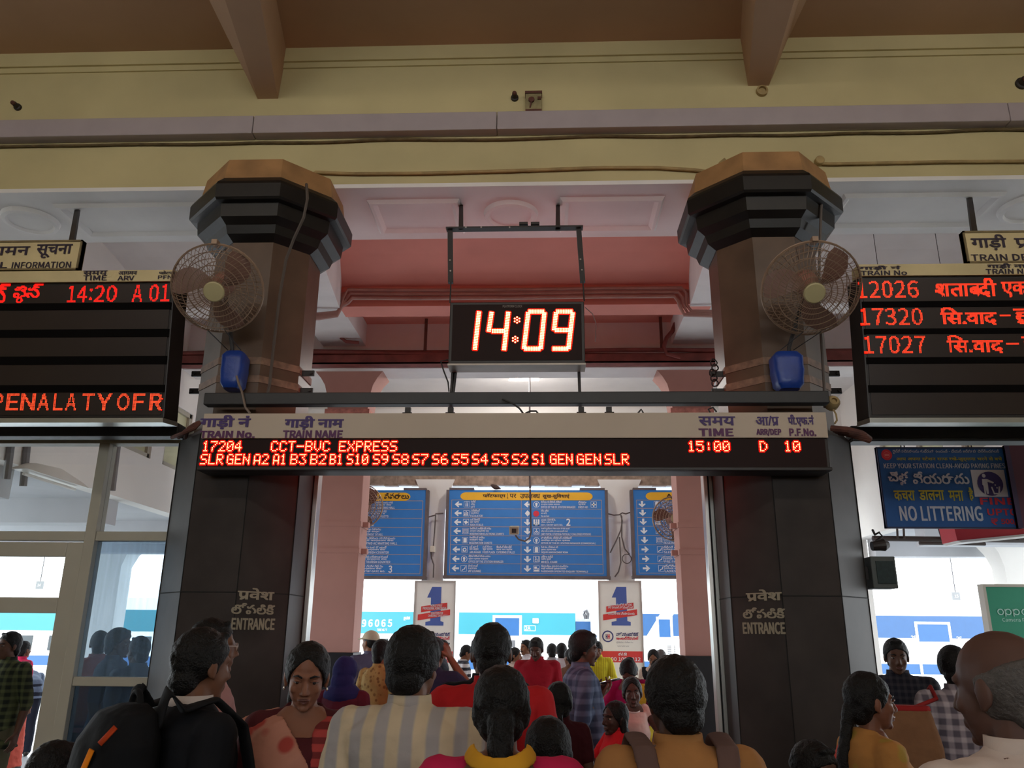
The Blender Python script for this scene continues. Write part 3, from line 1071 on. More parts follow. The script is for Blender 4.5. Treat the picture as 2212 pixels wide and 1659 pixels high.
for p, q_ in (((1035, 675), (1026, 755)),
              ((1062, 676), (1056, 716)), ((1064, 716), (1089, 716)), ((1098, 676), (1089, 756)),
              ((1141, 677), (1132, 753)), ((1176, 677), (1168, 753)), ((1143, 674), (1174, 674)), ((1134, 754), (1166, 754)),
              ((1201, 677), (1197, 713)), ((1237, 677), (1228, 753)), ((1203, 674), (1235, 674)), ((1200, 714), (1231, 714)), ((1195, 754), (1226, 754))):
    seg(p, q_)
for cx, cy in ((1117, 692), (1113, 734)):
    for dx, dy in ((0, 0), (0, -6), (0, 6), (-5, -3), (5, -3), (-5, 3), (5, 3)):
        u, v = fk.uv(cx + dx, cy + dy)
        led(a, fk, u, v, 0.0055, 0.008); led(b, fk, u, v, 0.009, 0.006)
tag(a.build('lit_diodes', EM('clock_core', (1.0, 0.40, 0.13), 10.0), t), 'glowing digits reading 14:09', None)
b.build('diode_halos', EM('clock_halo', (1.0, 0.015, 0.006), 2.0), t)  # glowing discs stand in for the digits' red bloom
q = MB(); put_text(q, fk, 'PLATFORM CLOCK', (1086, 660, 1128, 665), 0.006, 0.02); q.build('lettering', M('pale_lettering', (150, 138, 130), 0.6, var=0), t)
q = MB()
rk = Fr(fk.p(ku, 0, -0.132), (-1, 0, 0))  # unseen clock back, given added red dots to light the bay
for i in range(4):
    for j in range(12):
        led(q, rk, 0.15 + i * 0.2, 0.08 + j * 0.025, 0.011, 0.004)
        led(q, rk, 0.23 + i * 0.2, 0.08 + j * 0.025, 0.011, 0.004)
tag(q.build('added_red_dots', EM('added_clock_glow', (1.0, 0.03, 0.015), 20.0), t), 'added red glow dots on the unseen clock back', None)
for px0, px1, y0 in ((979, 972, 788), (986, 974, 788), (1250, 1254, 788)):
    q = MB(); q.tube([at(px0, y0, Y=5.125), at(px1, 893, Y=5.125)], 0.010, 6); q.build('leg', blackmetal, t)
q = MB(); q.tube([at(x, y, Y=5.115) for x, y in ((968, 777), (952, 780), (958, 800), (968, 826), (970, 846))], 0.005, 6); q.build('cord', cable, t, smooth=True)
q = MB(); q.tube([at(x, y, Y=5.08) for x, y in ((1264, 664), (1280, 678), (1288, 700), (1286, 738))], 0.003, 6); q.build('cord', M('red_grey_cord', (120, 92, 88), 0.6, var=0), t, smooth=True)
# slotted-angle frame that carries the clock
t = thing('clock_frame', 'dark slotted-angle frame hanging from the white soffit above the clock', 'hanger', (at(1106, 492, Y=5.75).x, 5.75, 4.6))
YF = 5.06
def strip(name, p0, p1, wpx, Ya, Yb, taper=1.0):
    a_, c_ = at(*p0, Y=Ya), at(*p1, Y=Yb)
    wd = wpx / F * 5.9 / 2
    q = MB()
    q.loft([[(p.x - h, p.y - 0.004, p.z), (p.x + h, p.y - 0.004, p.z), (p.x + h, p.y + 0.03, p.z), (p.x - h, p.y + 0.03, p.z)] for p, h in ((a_, wd), (c_, wd * taper))])
    return q.build(name, blackmetal, t)


a_, c_ = at(964, 497, Y=5.06), at(1259, 489, Y=5.06)
q = MB(); q.box(a_.x, 5.03, a_.z, c_.x, 5.09, c_.z - 0.006); q.build('cross_bar', blackmetal, t)
strip('side_strip', (972, 492), (973, 610), 10, 5.06, 5.06); strip('side_strip', (1250, 490), (1259, 608), 10, 5.06, 5.06)
for x, x2, y0, y1 in ((974, 972, 610, 654), (1259, 1262, 606, 650)):
    q = MB(); q.tube([at(x, y0, Y=5.06), at(x2, y1, Y=5.04)], 0.005, 6); q.build('wire', blackmetal, t)
for x in (996, 1205):
    u_ = at(x, 492, Y=5.06); v_ = at(x, 446, Z=ZB - 0.03)
    q = MB(); q.loft([[(p.x - 0.016, p.y - 0.01, p.z), (p.x + 0.016, p.y - 0.01, p.z), (p.x + 0.016, p.y + 0.01, p.z), (p.x - 0.016, p.y + 0.01, p.z)] for p in (Vector((u_.x, 5.06, u_.z - 0.02)), Vector((v_.x, v_.y, ZB - 0.02)))])
    q.build('ceiling_strip', blackmetal, t)
for x in (1131, 1156):
    c_ = at(x, 487, Y=5.06); q = MB(); q.box(c_.x - 0.03, 5.03, c_.z - 0.006, c_.x + 0.03, 5.09, c_.z + 0.012); q.build('clip', blackmetal, t)
hole = EM('daylit_hole', (0.6, 0.55, 0.5), 0.0) if False else M('bare_steel', (170, 160, 150), 0.4, var=0)
q = MB()
for x, y in ((972, 562), (973, 585), (1254, 560), (1257, 583), (1007, 494), (1040, 494), (1101, 494)):
    c_ = at(x, y, Y=5.05); q.lathe((c_.x, 5.052 if y > 500 else 5.03, c_.z), (0, -1, 0), [(0, 0.006), (0.004, 0.006), (0.004, 0)], 8)
q.build('bolt_heads', hole, t)
# small tube lamp far behind, under the clock
c0_, c1_ = at(1098, 822, Y=12.4), at(1165, 807, Y=12.4)
t = thing('tube_lamp', 'small lit tube lamp under the bay ceiling just below the clock', 'lamp', ((c0_.x + c1_.x) / 2, 12.4, 5.75))
q = MB(); q.box(c0_.x, 12.35, c0_.z, c1_.x, 12.45, 5.75); q.build('lamp_body', M('lamp_grey', (150, 140, 136), 0.5, var=0.05), t)
pl = bpy.data.lights.new('tube_lamp_light', 'POINT')
pl.energy, pl.color, pl.shadow_soft_size = 80, (1.0, 0.95, 0.9), 0.15
po = bpy.data.objects.new('tube_lamp_light', pl)
COL.objects.link(po)
po.location = ((c0_.x + c1_.x) / 2, 12.2, c0_.z - 0.12)
for x0, x1 in ((1100, 1113), (1120, 1128)):
    a_, c_ = at(x0, 820, Y=12.33), at(x1, 809, Y=12.33); q = MB(); q.box(a_.x, 12.335, a_.z, c_.x, 12.352, c_.z); q.build('bulb', EM('lamp_light', (1, 0.95, 0.88), 3.0), t)

# ---- big boards left and right, tilted towards the hall
def big_board(s):
    tl = math.radians(7)
    zx = (0, -math.sin(tl), math.cos(tl))
    if s < 0:
        o = at(354, 903, Y=4.95)
        fr = Fr(Vector((o.x - 3.0, 4.95, o.z)), (1, 0, 0), zx); U0, U1 = 0.0, 3.0
        V1 = fr.uv(373, 609)[1]
        lab, wlab = 'large arrivals board with one red train row, left of the left pillar', None
    else:
        o = at(1877, 903, Y=4.95)
        fr = Fr(o, (1, 0, 0), zx); U0, U1 = 0.0, 3.0
        V1 = fr.uv(1859, 598)[1]
        lab = 'large departures board with three red train rows, right of the right pillar'
    t = thing('train_board', lab, 'display', (fr.o.x + 1.5, 4.95, fr.o.z))
    q = MB(); q.fbox(fr, U0, 0, U1, V1, -0.20, 0.0); q.build('casing', casing if s < 0 else M('grey_display_casing', (44, 40, 40), 0.45, var=0.1), t, bevel=0.006)
    q = MB(); q.fbox(fr, U0 + 0.02, 0.02, U1 - 0.02, V1 - 0.02, 0.0, 0.006); q.build('screen', screen, t)
    q = MB(); q.fbox(fr, U0, -0.03, U1, 0.0, -0.2, 0.01); q.build('bottom_frame', alu, t)
    rows = ((612, 655), (670, 712), (729, 770), (788, 832), (848, 890)) if s < 0 else ((600, 651), (664, 710), (722, 772), (786, 832), (848, 892))
    px = 200 if s < 0 else 2030
    q = MB()
    for (a1, _b), (c1, _d) in zip([(0, rows[0][0] - 14)] + [(r[0], r[1]) for r in rows], rows):
        pass
    for i in range(len(rows) - 1):
        va, vb = fr.uv(px, rows[i + 1][0])[1], fr.uv(px, rows[i][1])[1]
        q.fbox(fr, U0 + 0.01, va, U1 - 0.01, vb, 0.0, 0.010)
    q.build('row_divider', slot, t)
    a, b = MB(), MB()
    if s < 0:
        for tx, x0, x1, y0, y1, rw, bo in (('క్స్', -40, 22, 614, 655, 22, 0.02), ('పె_రస్', 30, 93, 614, 655, 22, 0.02), ('14', 147, 190, 618, 654, 15, 0.02), (':', 194, 201, 624, 649, 10, 0.01), ('20', 205, 254, 617, 653, 15, 0.02), ('A', 287, 309, 616, 653, 15, 0.02), ('01', 324, 368, 615, 652, 15, 0.02)):
            led_text(a, b, fr, tx, (x0, y0, x1, y1), rw, bo)
        o1 = a.build('lit_diodes', led_red, t); b.build('diode_halos', led_redhalo, t)
        a, b = MB(), MB()
        for ch, x0, x1 in (('P', -14, 8), ('E', 15, 42), ('N', 46, 78), ('A', 83, 108), ('L', 117, 138), ('A', 143, 167), ('T', 178, 205), ('Y', 210, 243), ('O', 254, 281), ('F', 288, 314), ('R', 324, 352)):
            led_text(a, b, fr, ch, (x0, 850, x1, 887), 14, 0.02)
        a.build('lit_diodes', EM('led_orange_core', (1.0, 0.05, 0.014), 4.5), t); b.build('diode_halos', led_redhalo, t)
    else:
        for tx, x0, x1, y0, y1, rw, bo in (('12026', 1851, 1983, 607, 644, 15, 0.015), ('शताब~दी', 2018, 2152, 602, 643, 19, 0.03), ('एक~स', 2162, 2240, 609, 643, 16, 0.03),
                                           ('17320', 1857, 1992, 666, 703, 15, 0.015), ('िस.वाद', 2030, 2152, 664, 703, 17, 0.03), ('-', 2158, 2182, 680, 684, 2, 0.0), ('हु', 2188, 2240, 667, 703, 16, 0.03),
                                           ('17027', 1865, 1999, 726, 764, 15, 0.015), ('िस.वाद', 2044, 2166, 724, 764, 17, 0.03), ('-', 2172, 2200, 741, 745, 2, 0.0), ('ह', 2206, 2250, 727, 764, 16, 0.03)):
            led_text(a, b, fr, tx, (x0, y0, x1, y1), rw, bo)
        a.build('lit_diodes', EM('led_orange_red_core', (1.0, 0.035, 0.010), 4.5), t)
        b.build('diode_halos', led_redhalo, t)
    # white column-title strip
    vh = fr.uv(250 if s < 0 else 2000, 586 if s < 0 else 572)[1]
    q = MB(); q.fbox(fr, U0, V1, U1, vh, -0.10, 0.02); hd = q.build('header', headc, t)
    q = MB()
    if s < 0:
        W_ = (('समय', 184, 587, 236, 597), ('TIME', 184, 597, 235, 608), ('आगमन', 260, 588, 300, 596), ('ARV', 258, 598, 294, 608), ('प~लेटफा', 347, 587, 384, 595), ('PFNo', 345, 597, 387, 605))
    else:
        W_ = (('गाड़ी नं', 1852, 576, 1943, 586), ('TRAIN No', 1856, 587, 1956, 597), ('गाड़ी नाम', 2128, 571, 2230, 583), ('TRAIN NAME', 2125, 583, 2250, 594))
    for tx, x0, y0, x1, y1 in W_:
        put_text(q, fr, tx, (x0, y0, x1, y1), 0.023, 0.03)
    q.build('lettering', darkviolet, hd)
    # feet on the steel bar
    for px in ((300, 332) if s < 0 else (1894, 1926)):
        c = at(px, 905, Y=5.08)
        q = MB(); q.box(c.x - 0.035, 5.02, rz1 - 0.01, c.x + 0.035, 5.34, c.z + 0.02); q.build('foot', blackmetal, t)
    return t


big_board(-1); big_board(1)

# cream hanging signs above the big boards
def hang_sign(s):
    if s < 0:
        o = at(168, 583, Y=4.85); fr = Fr(Vector((o.x - 1.5, 4.85, o.z))); U = 1.5
        V = fr.uv(170, 519)[1]
        t = thing('hanging_sign', 'cream arrival information sign hanging over the left board', 'sign', (o.x - 0.7, 4.85, o.z))
        W_ = (('आगमन', -60, 533, 65, 552), ('सूचना', 79, 528, 156, 558), ('ARRIVAL', -120, 567, 17, 580), ('INFORMATION', 27, 566, 154, 580))
        st = ((157, 516), (167, 455))
    else:
        o = at(2090, 569, Y=4.85); fr = Fr(o); U = 1.5
        V = fr.uv(2080, 500)[1]
        t = thing('hanging_sign', 'cream train departure sign hanging over the right board', 'sign', (o.x + 0.7, 4.85, o.z))
        W_ = (('गाड़ी', 2097, 507, 2174, 541), ('प^स~थान', 2191, 514, 2330, 536), ('TRAIN DEPARTURE', 2097, 549, 2345, 563))
        st = ((2103, 498), (2094, 428))
    q = MB(); q.fbox(fr, 0, 0, U, V, -0.04, 0.0); q.build('sign_board', headc, t)
    q = MB()
    for (a, b_, c, d) in ((0, 0, U, 0.012), (0, V - 0.012, U, V), (0, 0, 0.012, V), (U - 0.012, 0, U, V)):
        q.fbox(fr, a, b_, c, d, -0.045, 0.008)
    q.build('frame', M('sign_edge', (120, 104, 70), 0.6, var=0.3, scale=10), t)
    q = MB()
    for tx, x0, y0, x1, y1 in W_:
        put_text(q, fr, tx, (x0, y0, x1, y1), 0.004, 0.02)
    q.build('lettering', darkviolet, t)
    a, c = at(*st[0], Y=4.87), at(*st[1], Z=ZB - 0.03)
    q = MB(); h = 0.018
    q.loft([[(p.x - h, p.y - 0.012, p.z), (p.x + h, p.y - 0.012, p.z), (p.x + h, p.y + 0.012, p.z), (p.x - h, p.y + 0.012, p.z)] for p in (Vector((a.x, 4.87, a.z - 0.03)), Vector((c.x, max(c.y, 5.55), ZB - 0.02)))])
    q.build('strap', blackmetal, t)


hang_sign(-1); hang_sign(1)

# ================================================================== blue facility boards on the platform side
blue = M('blue_sign_sheet', (46, 118, 190), 0.45, var=0.04)
yellow = M('yellow_sign_band', (230, 172, 36), 0.5, var=0.03)
signwhite = M('white_sign_lettering', (226, 228, 230), 0.5, var=0)
tan_line = M('tan_sign_line', (176, 150, 136), 0.6, var=0)
blackink = M('black_ink', (40, 26, 14), 0.6, var=0)
redink = M('red_ink', (206, 40, 62), 0.5, var=0)
YB = 13.75


class Px(Fr):
    """a board frame whose layout follows a rectangle of the photograph's pixels"""

    def __init__(s, x0, y0, x1, y1, Y):
        a = at(x0, y1, Y=Y)
        super().__init__(a)
        c = at(x1, y1, Y=Y); d = at(x0, y0, Y=Y)
        s.r = (x0, y0, x1, y1)
        s.W, s.H = c.x - a.x, d.z - a.z

    def q(s, x, y):
        x0, y0, x1, y1 = s.r
        return (x - x0) / (x1 - x0) * s.W, (y1 - y) / (y1 - y0) * s.H

    def b(s, x0, y0, x1, y1):
        u0, v0 = s.q(x0, y1)
        u1, v1 = s.q(x1, y0)
        return u0, v0, u1, v1

    def rect(s, mb, x0, y0, x1, y1, w0, w1, mi=0):
        mb.fbox(s, *s.b(x0, y0, x1, y1), w0, w1, mi)

    def txt(s, mb, tx, x0, y0, x1, y1, w=0.006, bold=0.015):
        put_text(mb, s, tx, None, w, bold, uvbox=s.b(x0, y0, x1, y1))

    def poly(s, mb, pts, w0=0.0, w1=0.005):
        mb.prism(s, [s.q(*p) for p in pts], w0, w1)


def arrow(fr, mb, cx, cy, d, k=8.0):
    P = [(-1, 0), (0, -1), (0.25, -0.75), (-0.1, -0.3), (1, -0.3), (1, 0.3), (-0.1, 0.3), (0.25, 0.75), (0, 1)]
    rot = {'l': lambda p: p, 'r': lambda p: (-p[0], p[1]), 'd': lambda p: (p[1], -p[0])}[d]
    pts = [rot(p) for p in P]
    pts = [(cx + k * x, cy + k * 0.85 * y) for x, y in pts]
    fr.poly(mb, pts, 0.004, 0.007)


def ring(fr, mb, cx, cy, r0, r1, w=0.006):
    n = 20
    vs = [fr.p(*fr.q(cx + r * math.cos(2 * math.pi * i / n), cy + r * math.sin(2 * math.pi * i / n)), w) for r in (r0, r1) for i in range(n)]
    mb.add(vs, [(i, (i + 1) % n, n + (i + 1) % n, n + i) for i in range(n)])


def disc(fr, mb, cx, cy, r, w=0.006, ry=None):
    n = 24
    mb.add([fr.p(*fr.q(cx + r * math.cos(2 * math.pi * i / n), cy + (ry or r) * math.sin(2 * math.pi * i / n)), w) for i in range(n)], [tuple(range(n))])


def icon(fr, mb, kind, cx, cy, h=6.5):
    """small white pictograms; framed unless solid"""
    def R(x0, y0, x1, y1):
        fr.rect(mb, cx + x0, cy + y0, cx + x1, cy + y1, 0.004, 0.0065)
    def frame():
        e = 0.7
        R(-h, -h, h, -h + e); R(-h, h - e, h, h); R(-h, -h, -h + e, h); R(h - e, -h, h, h)
    if kind in ('head',):
        ring(fr, mb, cx, cy, h - 0.6, h + 0.4)
        disc(fr, mb, cx, cy - 1.2, 2.8); R(-1.8, 1.0, 1.8, 4.6)
        return
    if kind == 'door':
        R(-h, -h, h, -h + 0.2)
        R(-h, -h, -3, h); R(3, -h, h, h); R(-h, 4.5, h, h); R(-1, -h, 1, 1.5)
        fr.poly(mb, [(cx - 3, cy + 0.5), (cx + 3, cy + 0.5), (cx, cy + 4)], 0.004, 0.0065)
        return
    if kind == 'wheel':
        R(-h, -h, -h + 1, h); R(-h, -h, h, -h + 0.8); R(-h, h - 1, h, h); R(h - 2, -h, h, h)
        ring(fr, mb, cx - 0.2, cy + 2.2, 2.6, 3.4); disc(fr, mb, cx - 1.5, cy - 4, 1.2); R(-2, -3, -1, 2); R(-2, 1, 2, 2)
        return
    frame()
    if kind == 'lift':
        R(-2.8, -1, -0.8, 4.5); R(0.8, -1, 2.8, 4.5); disc(fr, mb, cx - 1.8, cy - 2.4, 1.1); disc(fr, mb, cx + 1.8, cy - 2.4, 1.1); R(-3, -5, 3, -4.4)
    elif kind == 'esc':
        for x, y in ((-3.5, 1), (-0.5, -2), (2.6, 0)):
            R(x - 1, y, x + 1, 5); disc(fr, mb, cx + x, cy + y - 1.6, 1.2)
    elif kind == 'book':
        fr.poly(mb, [(cx - 4.5, cy - 1), (cx + 1, cy - 4), (cx + 5, cy + 1), (cx - 1, cy + 4.5)], 0.004, 0.0065)
    elif kind == 'R':
        R(-3.6, -4.6, 3.6, 4.6)
    elif kind == 'PR':
        R(-5, -4, 5, -3.2); R(-5, 3.2, 5, 4); R(-5, -4, -4.2, 4); R(4.2, -4, 5, 4); fr.txt(mb, 'PR', cx - 3.2, cy - 2, cx + 3.2, cy + 2)
    elif kind == 'food':
        ring(fr, mb, cx, cy + 0.5, 2.2, 4.2); R(-4, 3, -2.4, 4.5); R(2.4, 3, 4, 4.5)
    elif kind == 'seat':
        fr.poly(mb, [(cx - 4.8, cy + 4.8), (cx - 1.5, cy + 1.2), (cx + 0.8, cy + 0.8), (cx + 3.4, cy - 4.5), (cx + 4.4, cy - 4), (cx + 2.4, cy + 2.2), (cx - 0.8, cy + 2.6), (cx - 2.4, cy + 4.8)], 0.004, 0.0065)
    elif kind == 'cart':
        ring(fr, mb, cx - 2.4, cy + 2.8, 1.4, 2.2); ring(fr, mb, cx + 2.8, cy + 2.8, 1.4, 2.2); R(-3, -1, 3, 0.5); R(-0.6, -3.6, 0.6, 0); disc(fr, mb, cx, cy - 4.4, 1)
    elif kind == 'E':
        R(-3.6, -3, 3.6, 5); disc(fr, mb, cx, cy - 2.6, 3.6)
    elif kind == 'term':
        R(-4.5, -4.5, 1, 0); R(2, -1, 5, 1); R(-5, 2, 5, 5)
    elif kind == 'cross':
        R(-1.4, -4.6, 1.4, 4.6); R(-4.6, -1.4, 4.6, 1.4)


def facility_board(x0, x1, label, header, hx, body):
    fr = Px(x0, 1058, x1, 1243, YB)
    t = thing('facility_board', label, 'sign', (fr.o.x + fr.W / 2, YB, fr.o.z))
    q = MB(); q.fbox(fr, 0, 0, fr.W, fr.H, -0.12, 0.0); q.build('sign_sheet', blue, t)
    q = MB(); q.fbox(fr, -0.06, -0.05, fr.W + 0.06, 0.0, -0.13, 0.02); q.fbox(fr, -0.05, 0, -0.0, fr.H, -0.13, 0.01); q.fbox(fr, fr.W, 0, fr.W + 0.05, fr.H, -0.13, 0.01)
    q.fbox(fr, 0, fr.H, fr.W * 0.16, fr.H + 0.035, -0.12, 0.01); q.fbox(fr, fr.W * 0.84, fr.H, fr.W, fr.H + 0.035, -0.12, 0.01)
    q.build('frame', M('sign_frame', (96, 84, 84), 0.6, var=0.2, scale=6), t)
    (a, y0, c, y1) = hx
    r = (y1 - y0) / 2
    n = 12
    pts = [(c - r * 1.6 + r * 1.6 * math.sin(math.pi * i / n), y0 + r - r * math.cos(math.pi * i / n)) for i in range(n + 1)] + [(a + r * 1.6 - r * 1.6 * math.sin(math.pi * i / n), y1 - r + r * math.cos(math.pi * i / n)) for i in range(n + 1)]
    q = MB(); fr.poly(q, list(reversed(pts)), 0.0, 0.006); hb = q.build('title_band', yellow, t)
    q = MB()
    for tx, xa, ya, xb, yb in header:
        fr.txt(q, tx, xa, ya, xb, yb, 0.008, 0.02)
    q.build('lettering', blackink, hb)
    lines, ink, red = MB(), MB(), MB()
    body(fr, lines, ink, red)
    lines.build('ruling', tan_line, t); ink.build('lettering', signwhite, t)
    if red.v:
        red.build('stop_symbol', redink, t)
    return t


def body_mid(fr, L, I, R):
    xl, xm, xr_ = 971, 1126, 1303
    ys = [1080.5, 1100, 1119.5, 1139, 1158.5, 1178, 1198, 1218, 1238]
    for y in ys:
        fr.rect(L, xl, y - 0.5, xr_, y + 0.5, 0.0, 0.004)
    for x in (xl, xm, xr_):
        fr.rect(L, x - 0.5, ys[0], x + 0.5, ys[-1], 0.0, 0.004)
    left = [('lift', 'లిఫ్ట్', 'लिफ़्ट', 'LIFT', 9), ('esc', 'ఎస్కలేటర్', 'एस्केलेटर', 'ESCALATOR', 27), ('book', 'బుక్ స్టాల్స్', 'बुक स्टॉल', 'BOOK STALLS', 29), ('PR', 'రిజర్వేషన్ ఎలక్ట్రానిక్ చార్టు', 'आरक्षण इलेक्ट्रॉनिक चार्ट', 'RESERVATION ELECTRONIC CHARTS', 75), ('R', 'రిజర్వేషన్ చార్టు', 'आरक्षण चार्ट', 'RESERVATION CHARTS', 50), ('food', '', '', '', 0), ('head', 'స్టేషన్ మేనేజర్ కార్యాలయము', 'स्टेशन प्रबंधक कार्यालय', 'OFFICE OF THE STATION MANAGER', 76), ('seat', 'విఐపి లాంజ్', 'वी आई पी लाउंज', 'VIP LOUNGE', 28)]
    for i, (ic, te, hi, en, w) in enumerate(left):
        yc = (ys[i] + ys[i + 1]) / 2
        arrow(fr, I, 986 - i * 0.4, yc, 'l', 8)
        icon(fr, I, ic, 1005 - i * 0.5, yc)
        x = 1014 - i * 0.4
        if en:
            fr.txt(I, te, x, yc - 8.4, x + w * 0.55 + 6, yc - 3.4); fr.txt(I, hi, x, yc - 2.6, x + w * 0.5 + 5, yc + 2.0); fr.txt(I, en, x, yc + 3.4, x + w, yc + 8, bold=0.02)
        else:
            for te, hi, en, xa, xb in (('జన్ ఆహార్', 'जन आहार', 'JAN AHAAR', 1013, 1038), ('ఫుడ్ ప్లాజా', 'फूड प्लाजा', 'FOOD PLAZA', 1042, 1069), ('కేటరింగ్ స్టాల్స్', 'खान पान स्टॉल', 'CATERING STALLS', 1072, 1112)):
                fr.txt(I, te, xa, yc - 8.4, xb - 6, yc - 3.4); fr.txt(I, hi, xa, yc - 2.6, xb - 5, yc + 2); fr.txt(I, en, xa, yc + 3.4, xb, yc + 8, bold=0.02)
    right = [('l', 'head', 'డిప్యూటి స్టేషన్ మేనేజర్', 'उप स्टेशन प्रबंधक कार्यालय', 'OFFICE OF THE DY. STATION MANAGER', 76), ('dd', 'stop', 'మీరు ఇక్కడ', 'आप यहाँ है', 'You are here', 18), ('d', 'door', 'బయటకు / ప్రవేశ గేట్ నెం', 'निकास / प्रवेश गेट नं', 'EXIT / ENTRY GATE NO.', 48), ('d', 'cart', 'వయోవృద్ధుల వికలాంగుల కొరకు బండి', 'वरिष्ठ नागरिक एवं शारीरिक रूप से अक्षम व्यक्तियों के लिए', 'CART FOR SR. CITIZENS & PHYSICALLY CHALLENGED PERSONS', 109), ('d', 'head', 'వాణిజ్య స్టేషన్ మేనేజర్', 'वाणिज्य उप स्टेशन प्रबंधक', 'OFFICE OF THE DY. STATION MANAGER (COMMERCIAL)', 119), ('d', 'E', 'విచారణ, ప్రకటన గది', 'पूछताछ, उद्घोषणा कक्ष', 'ENQUIRY ANNOUNCEMENT ROOM', 58), ('d', 'wheel', 'చక్రాల కుర్చీ', 'पहिया कुर्सी', 'WHEEL CHAIR', 35), ('d', 'term', 'ప్రయాణీకుల సమాచార యంత్రము', 'यात्री परिचालित पूछताछ टर्मिनल', 'PASSENGER OPERATED ENQUIRY TERMINALS', 101)]
    for i, (ar, ic, te, hi, en, w) in enumerate(right):
        yc = (ys[i] + ys[i + 1]) / 2
        if ar == 'dd':
            fr.poly(I, [(1134, yc), (1140, yc + 7), (1146, yc), (1140, yc - 7)], 0.004, 0.007)
        else:
            arrow(fr, I, 1140, yc, ar, 8)
        if ic == 'stop':
            disc(fr, R, 1159, yc + 0.5, 6.6); fr.txt(I, '↟', 1157, yc - 4, 1161, yc + 4) if False else None
        else:
            icon(fr, I, ic, 1159.5, yc)
        x = 1169.5
        fr.txt(I, te, x, yc - 8.4, x + w * 0.5 + 8, yc - 3.4); fr.txt(I, hi, x, yc - 2.6, x + w * 0.5 + 4, yc + 2.0); fr.txt(I, en, x, yc + 3.4, x + w, yc + 8, bold=0.02)
        if i == 0:
            fr.txt(I, 'ప్రథమ', 1252, yc - 8, 1270, yc - 3); fr.txt(I, 'प्रथम', 1252, yc - 2, 1268, yc + 2); fr.txt(I, 'FIRST AID', 1252, yc + 3.4, 1273, yc + 8, bold=0.02); icon(fr, I, 'cross', 1286, yc)
        if i == 2:
            fr.txt(I, '2', 1225, yc - 8, 1234, yc + 7, bold=0.03)


def body_left(fr, L, I, R):
    ys = [1082, 1101, 1120, 1140, 1159, 1178, 1198, 1218, 1238]
    for y in ys:
        fr.rect(L, 640, y - 0.5, 907, y + 0.5, 0.0, 0.004)
    fr.rect(L, 906.5, ys[0], 907.5, ys[-1], 0.0, 0.004)
    rows = [('సాధారణ వేచియుండు గది', 'GENERAL WAITING HALL', 846), ('చెల్లించి వాడు మరుగు దొడ్డి', 'PAY & USE TOILETS', 833), ('ఎటిఎం', 'ATM', 801), ('మందుల దుకాణము', 'CHEMIST STALL', 823), ('ముందు చెల్లించు ఎసి వేచియుండు', 'PRE PAID AC WAITING HALL', 855), ('పర్యాటక కౌంటర్', 'A.P. TOURISM COUNTER', 838), ('ఐఆర్ సిటిసి పర్యాటక కౌంటర్', 'IRCTC TOURISM COUNTER', 842), ('బయటకు / ప్రవేశ గేట్ నెం', 'EXIT / ENTRY GATE NO.', 832)]
    for i, (te, en, xe) in enumerate(rows):
        yc = (ys[i] + ys[i + 1]) / 2
        w = len(en) * 3.35 if i else 66
        fr.txt(I, te, xe - w, yc - 8, xe - 5, yc - 3); fr.txt(I, 'यात्री कार्यालय सेवा'[:len(en)], xe - w, yc - 2.4, xe - 8, yc + 2); fr.txt(I, en, xe - w, yc + 3.2, xe, yc + 8, bold=0.02)
    fr.txt(I, '3', 839, 1221, 847, 1236, bold=0.03)
    for i in range(8):
        arrow(fr, I, 668, (ys[i] + ys[i + 1]) / 2, 'l', 8)


def body_right(fr, L, I, R):
    ys = [1081, 1099, 1119, 1138, 1158, 1178, 1198, 1218, 1238]
    for y in ys:
        fr.rect(L, 1381, y - 0.5, 1640, y + 0.5, 0.0, 0.004)
    fr.rect(L, 1380.5, ys[0], 1381.5, ys[-1], 0.0, 0.004)
    rows = [('d', 'E', 'విశ్రాంతి గది', 'RETIRING ROOMS'), ('d', 'food', 'ఆహార శాల', 'REFRESHMENTS'), ('d', 'term', 'క్లోక్ రూమ్', 'CLOAK ROOM'), ('d', 'seat', 'వేచియుండు గది', 'WAITING HALL'), ('d', 'PR', 'రిజర్వేషన్', 'RESERVATION'), ('r', 'seat', 'స్లీపర్ తరగతి', 'SLEEPER CLASS HALL'), ('r', 'seat', 'ముందు చెల్లింపు', 'PRE PAID AC HALL'), ('r', 'seat', 'స్త్రీల గది', 'LADIES WAITING HALL')]
    for i, (ar, ic, te, en) in enumerate(rows):
        yc = (ys[i] + ys[i + 1]) / 2
        arrow(fr, I, 1393 + 0.6 * i, yc, ar, 8)
        icon(fr, I, ic, 1426 + 0.5 * i, yc)
        fr.txt(I, te, 1436, yc - 8, 1480, yc - 3); fr.txt(I, 'प्रतीक्षा कक्ष', 1436, yc - 2.4, 1470, yc + 2); fr.txt(I, en, 1437, yc + 3.2, 1437 + 4 * len(en), yc + 8, bold=0.02)


facility_board(965, 1311, 'blue platform facility board with yellow title, in the middle of the entrance', [('प~लॅटफार्म', 1040, 1066, 1091, 1077), ('1', 1094, 1066, 1097, 1077), ('पर', 1100, 1067, 1115, 1076), ('उपलब~ध', 1123, 1067, 1168, 1077), ('सुख-सुिवधाएं', 1173, 1066, 1233, 1078)], (990, 1063.5, 1284, 1081), body_mid)
facility_board(600, 913, 'blue facility board partly behind the left pink column', [('సౌకర్యముల', 720, 1066, 812, 1079), ('వివరాలు', 821, 1065, 876, 1078)], (640, 1064, 879, 1082), body_left)
facility_board(1374, 1700, 'blue facility board partly behind the right pink column', [('AMENITIES', 1447, 1067, 1560, 1078)], (1402, 1063.5, 1640, 1081), body_right)

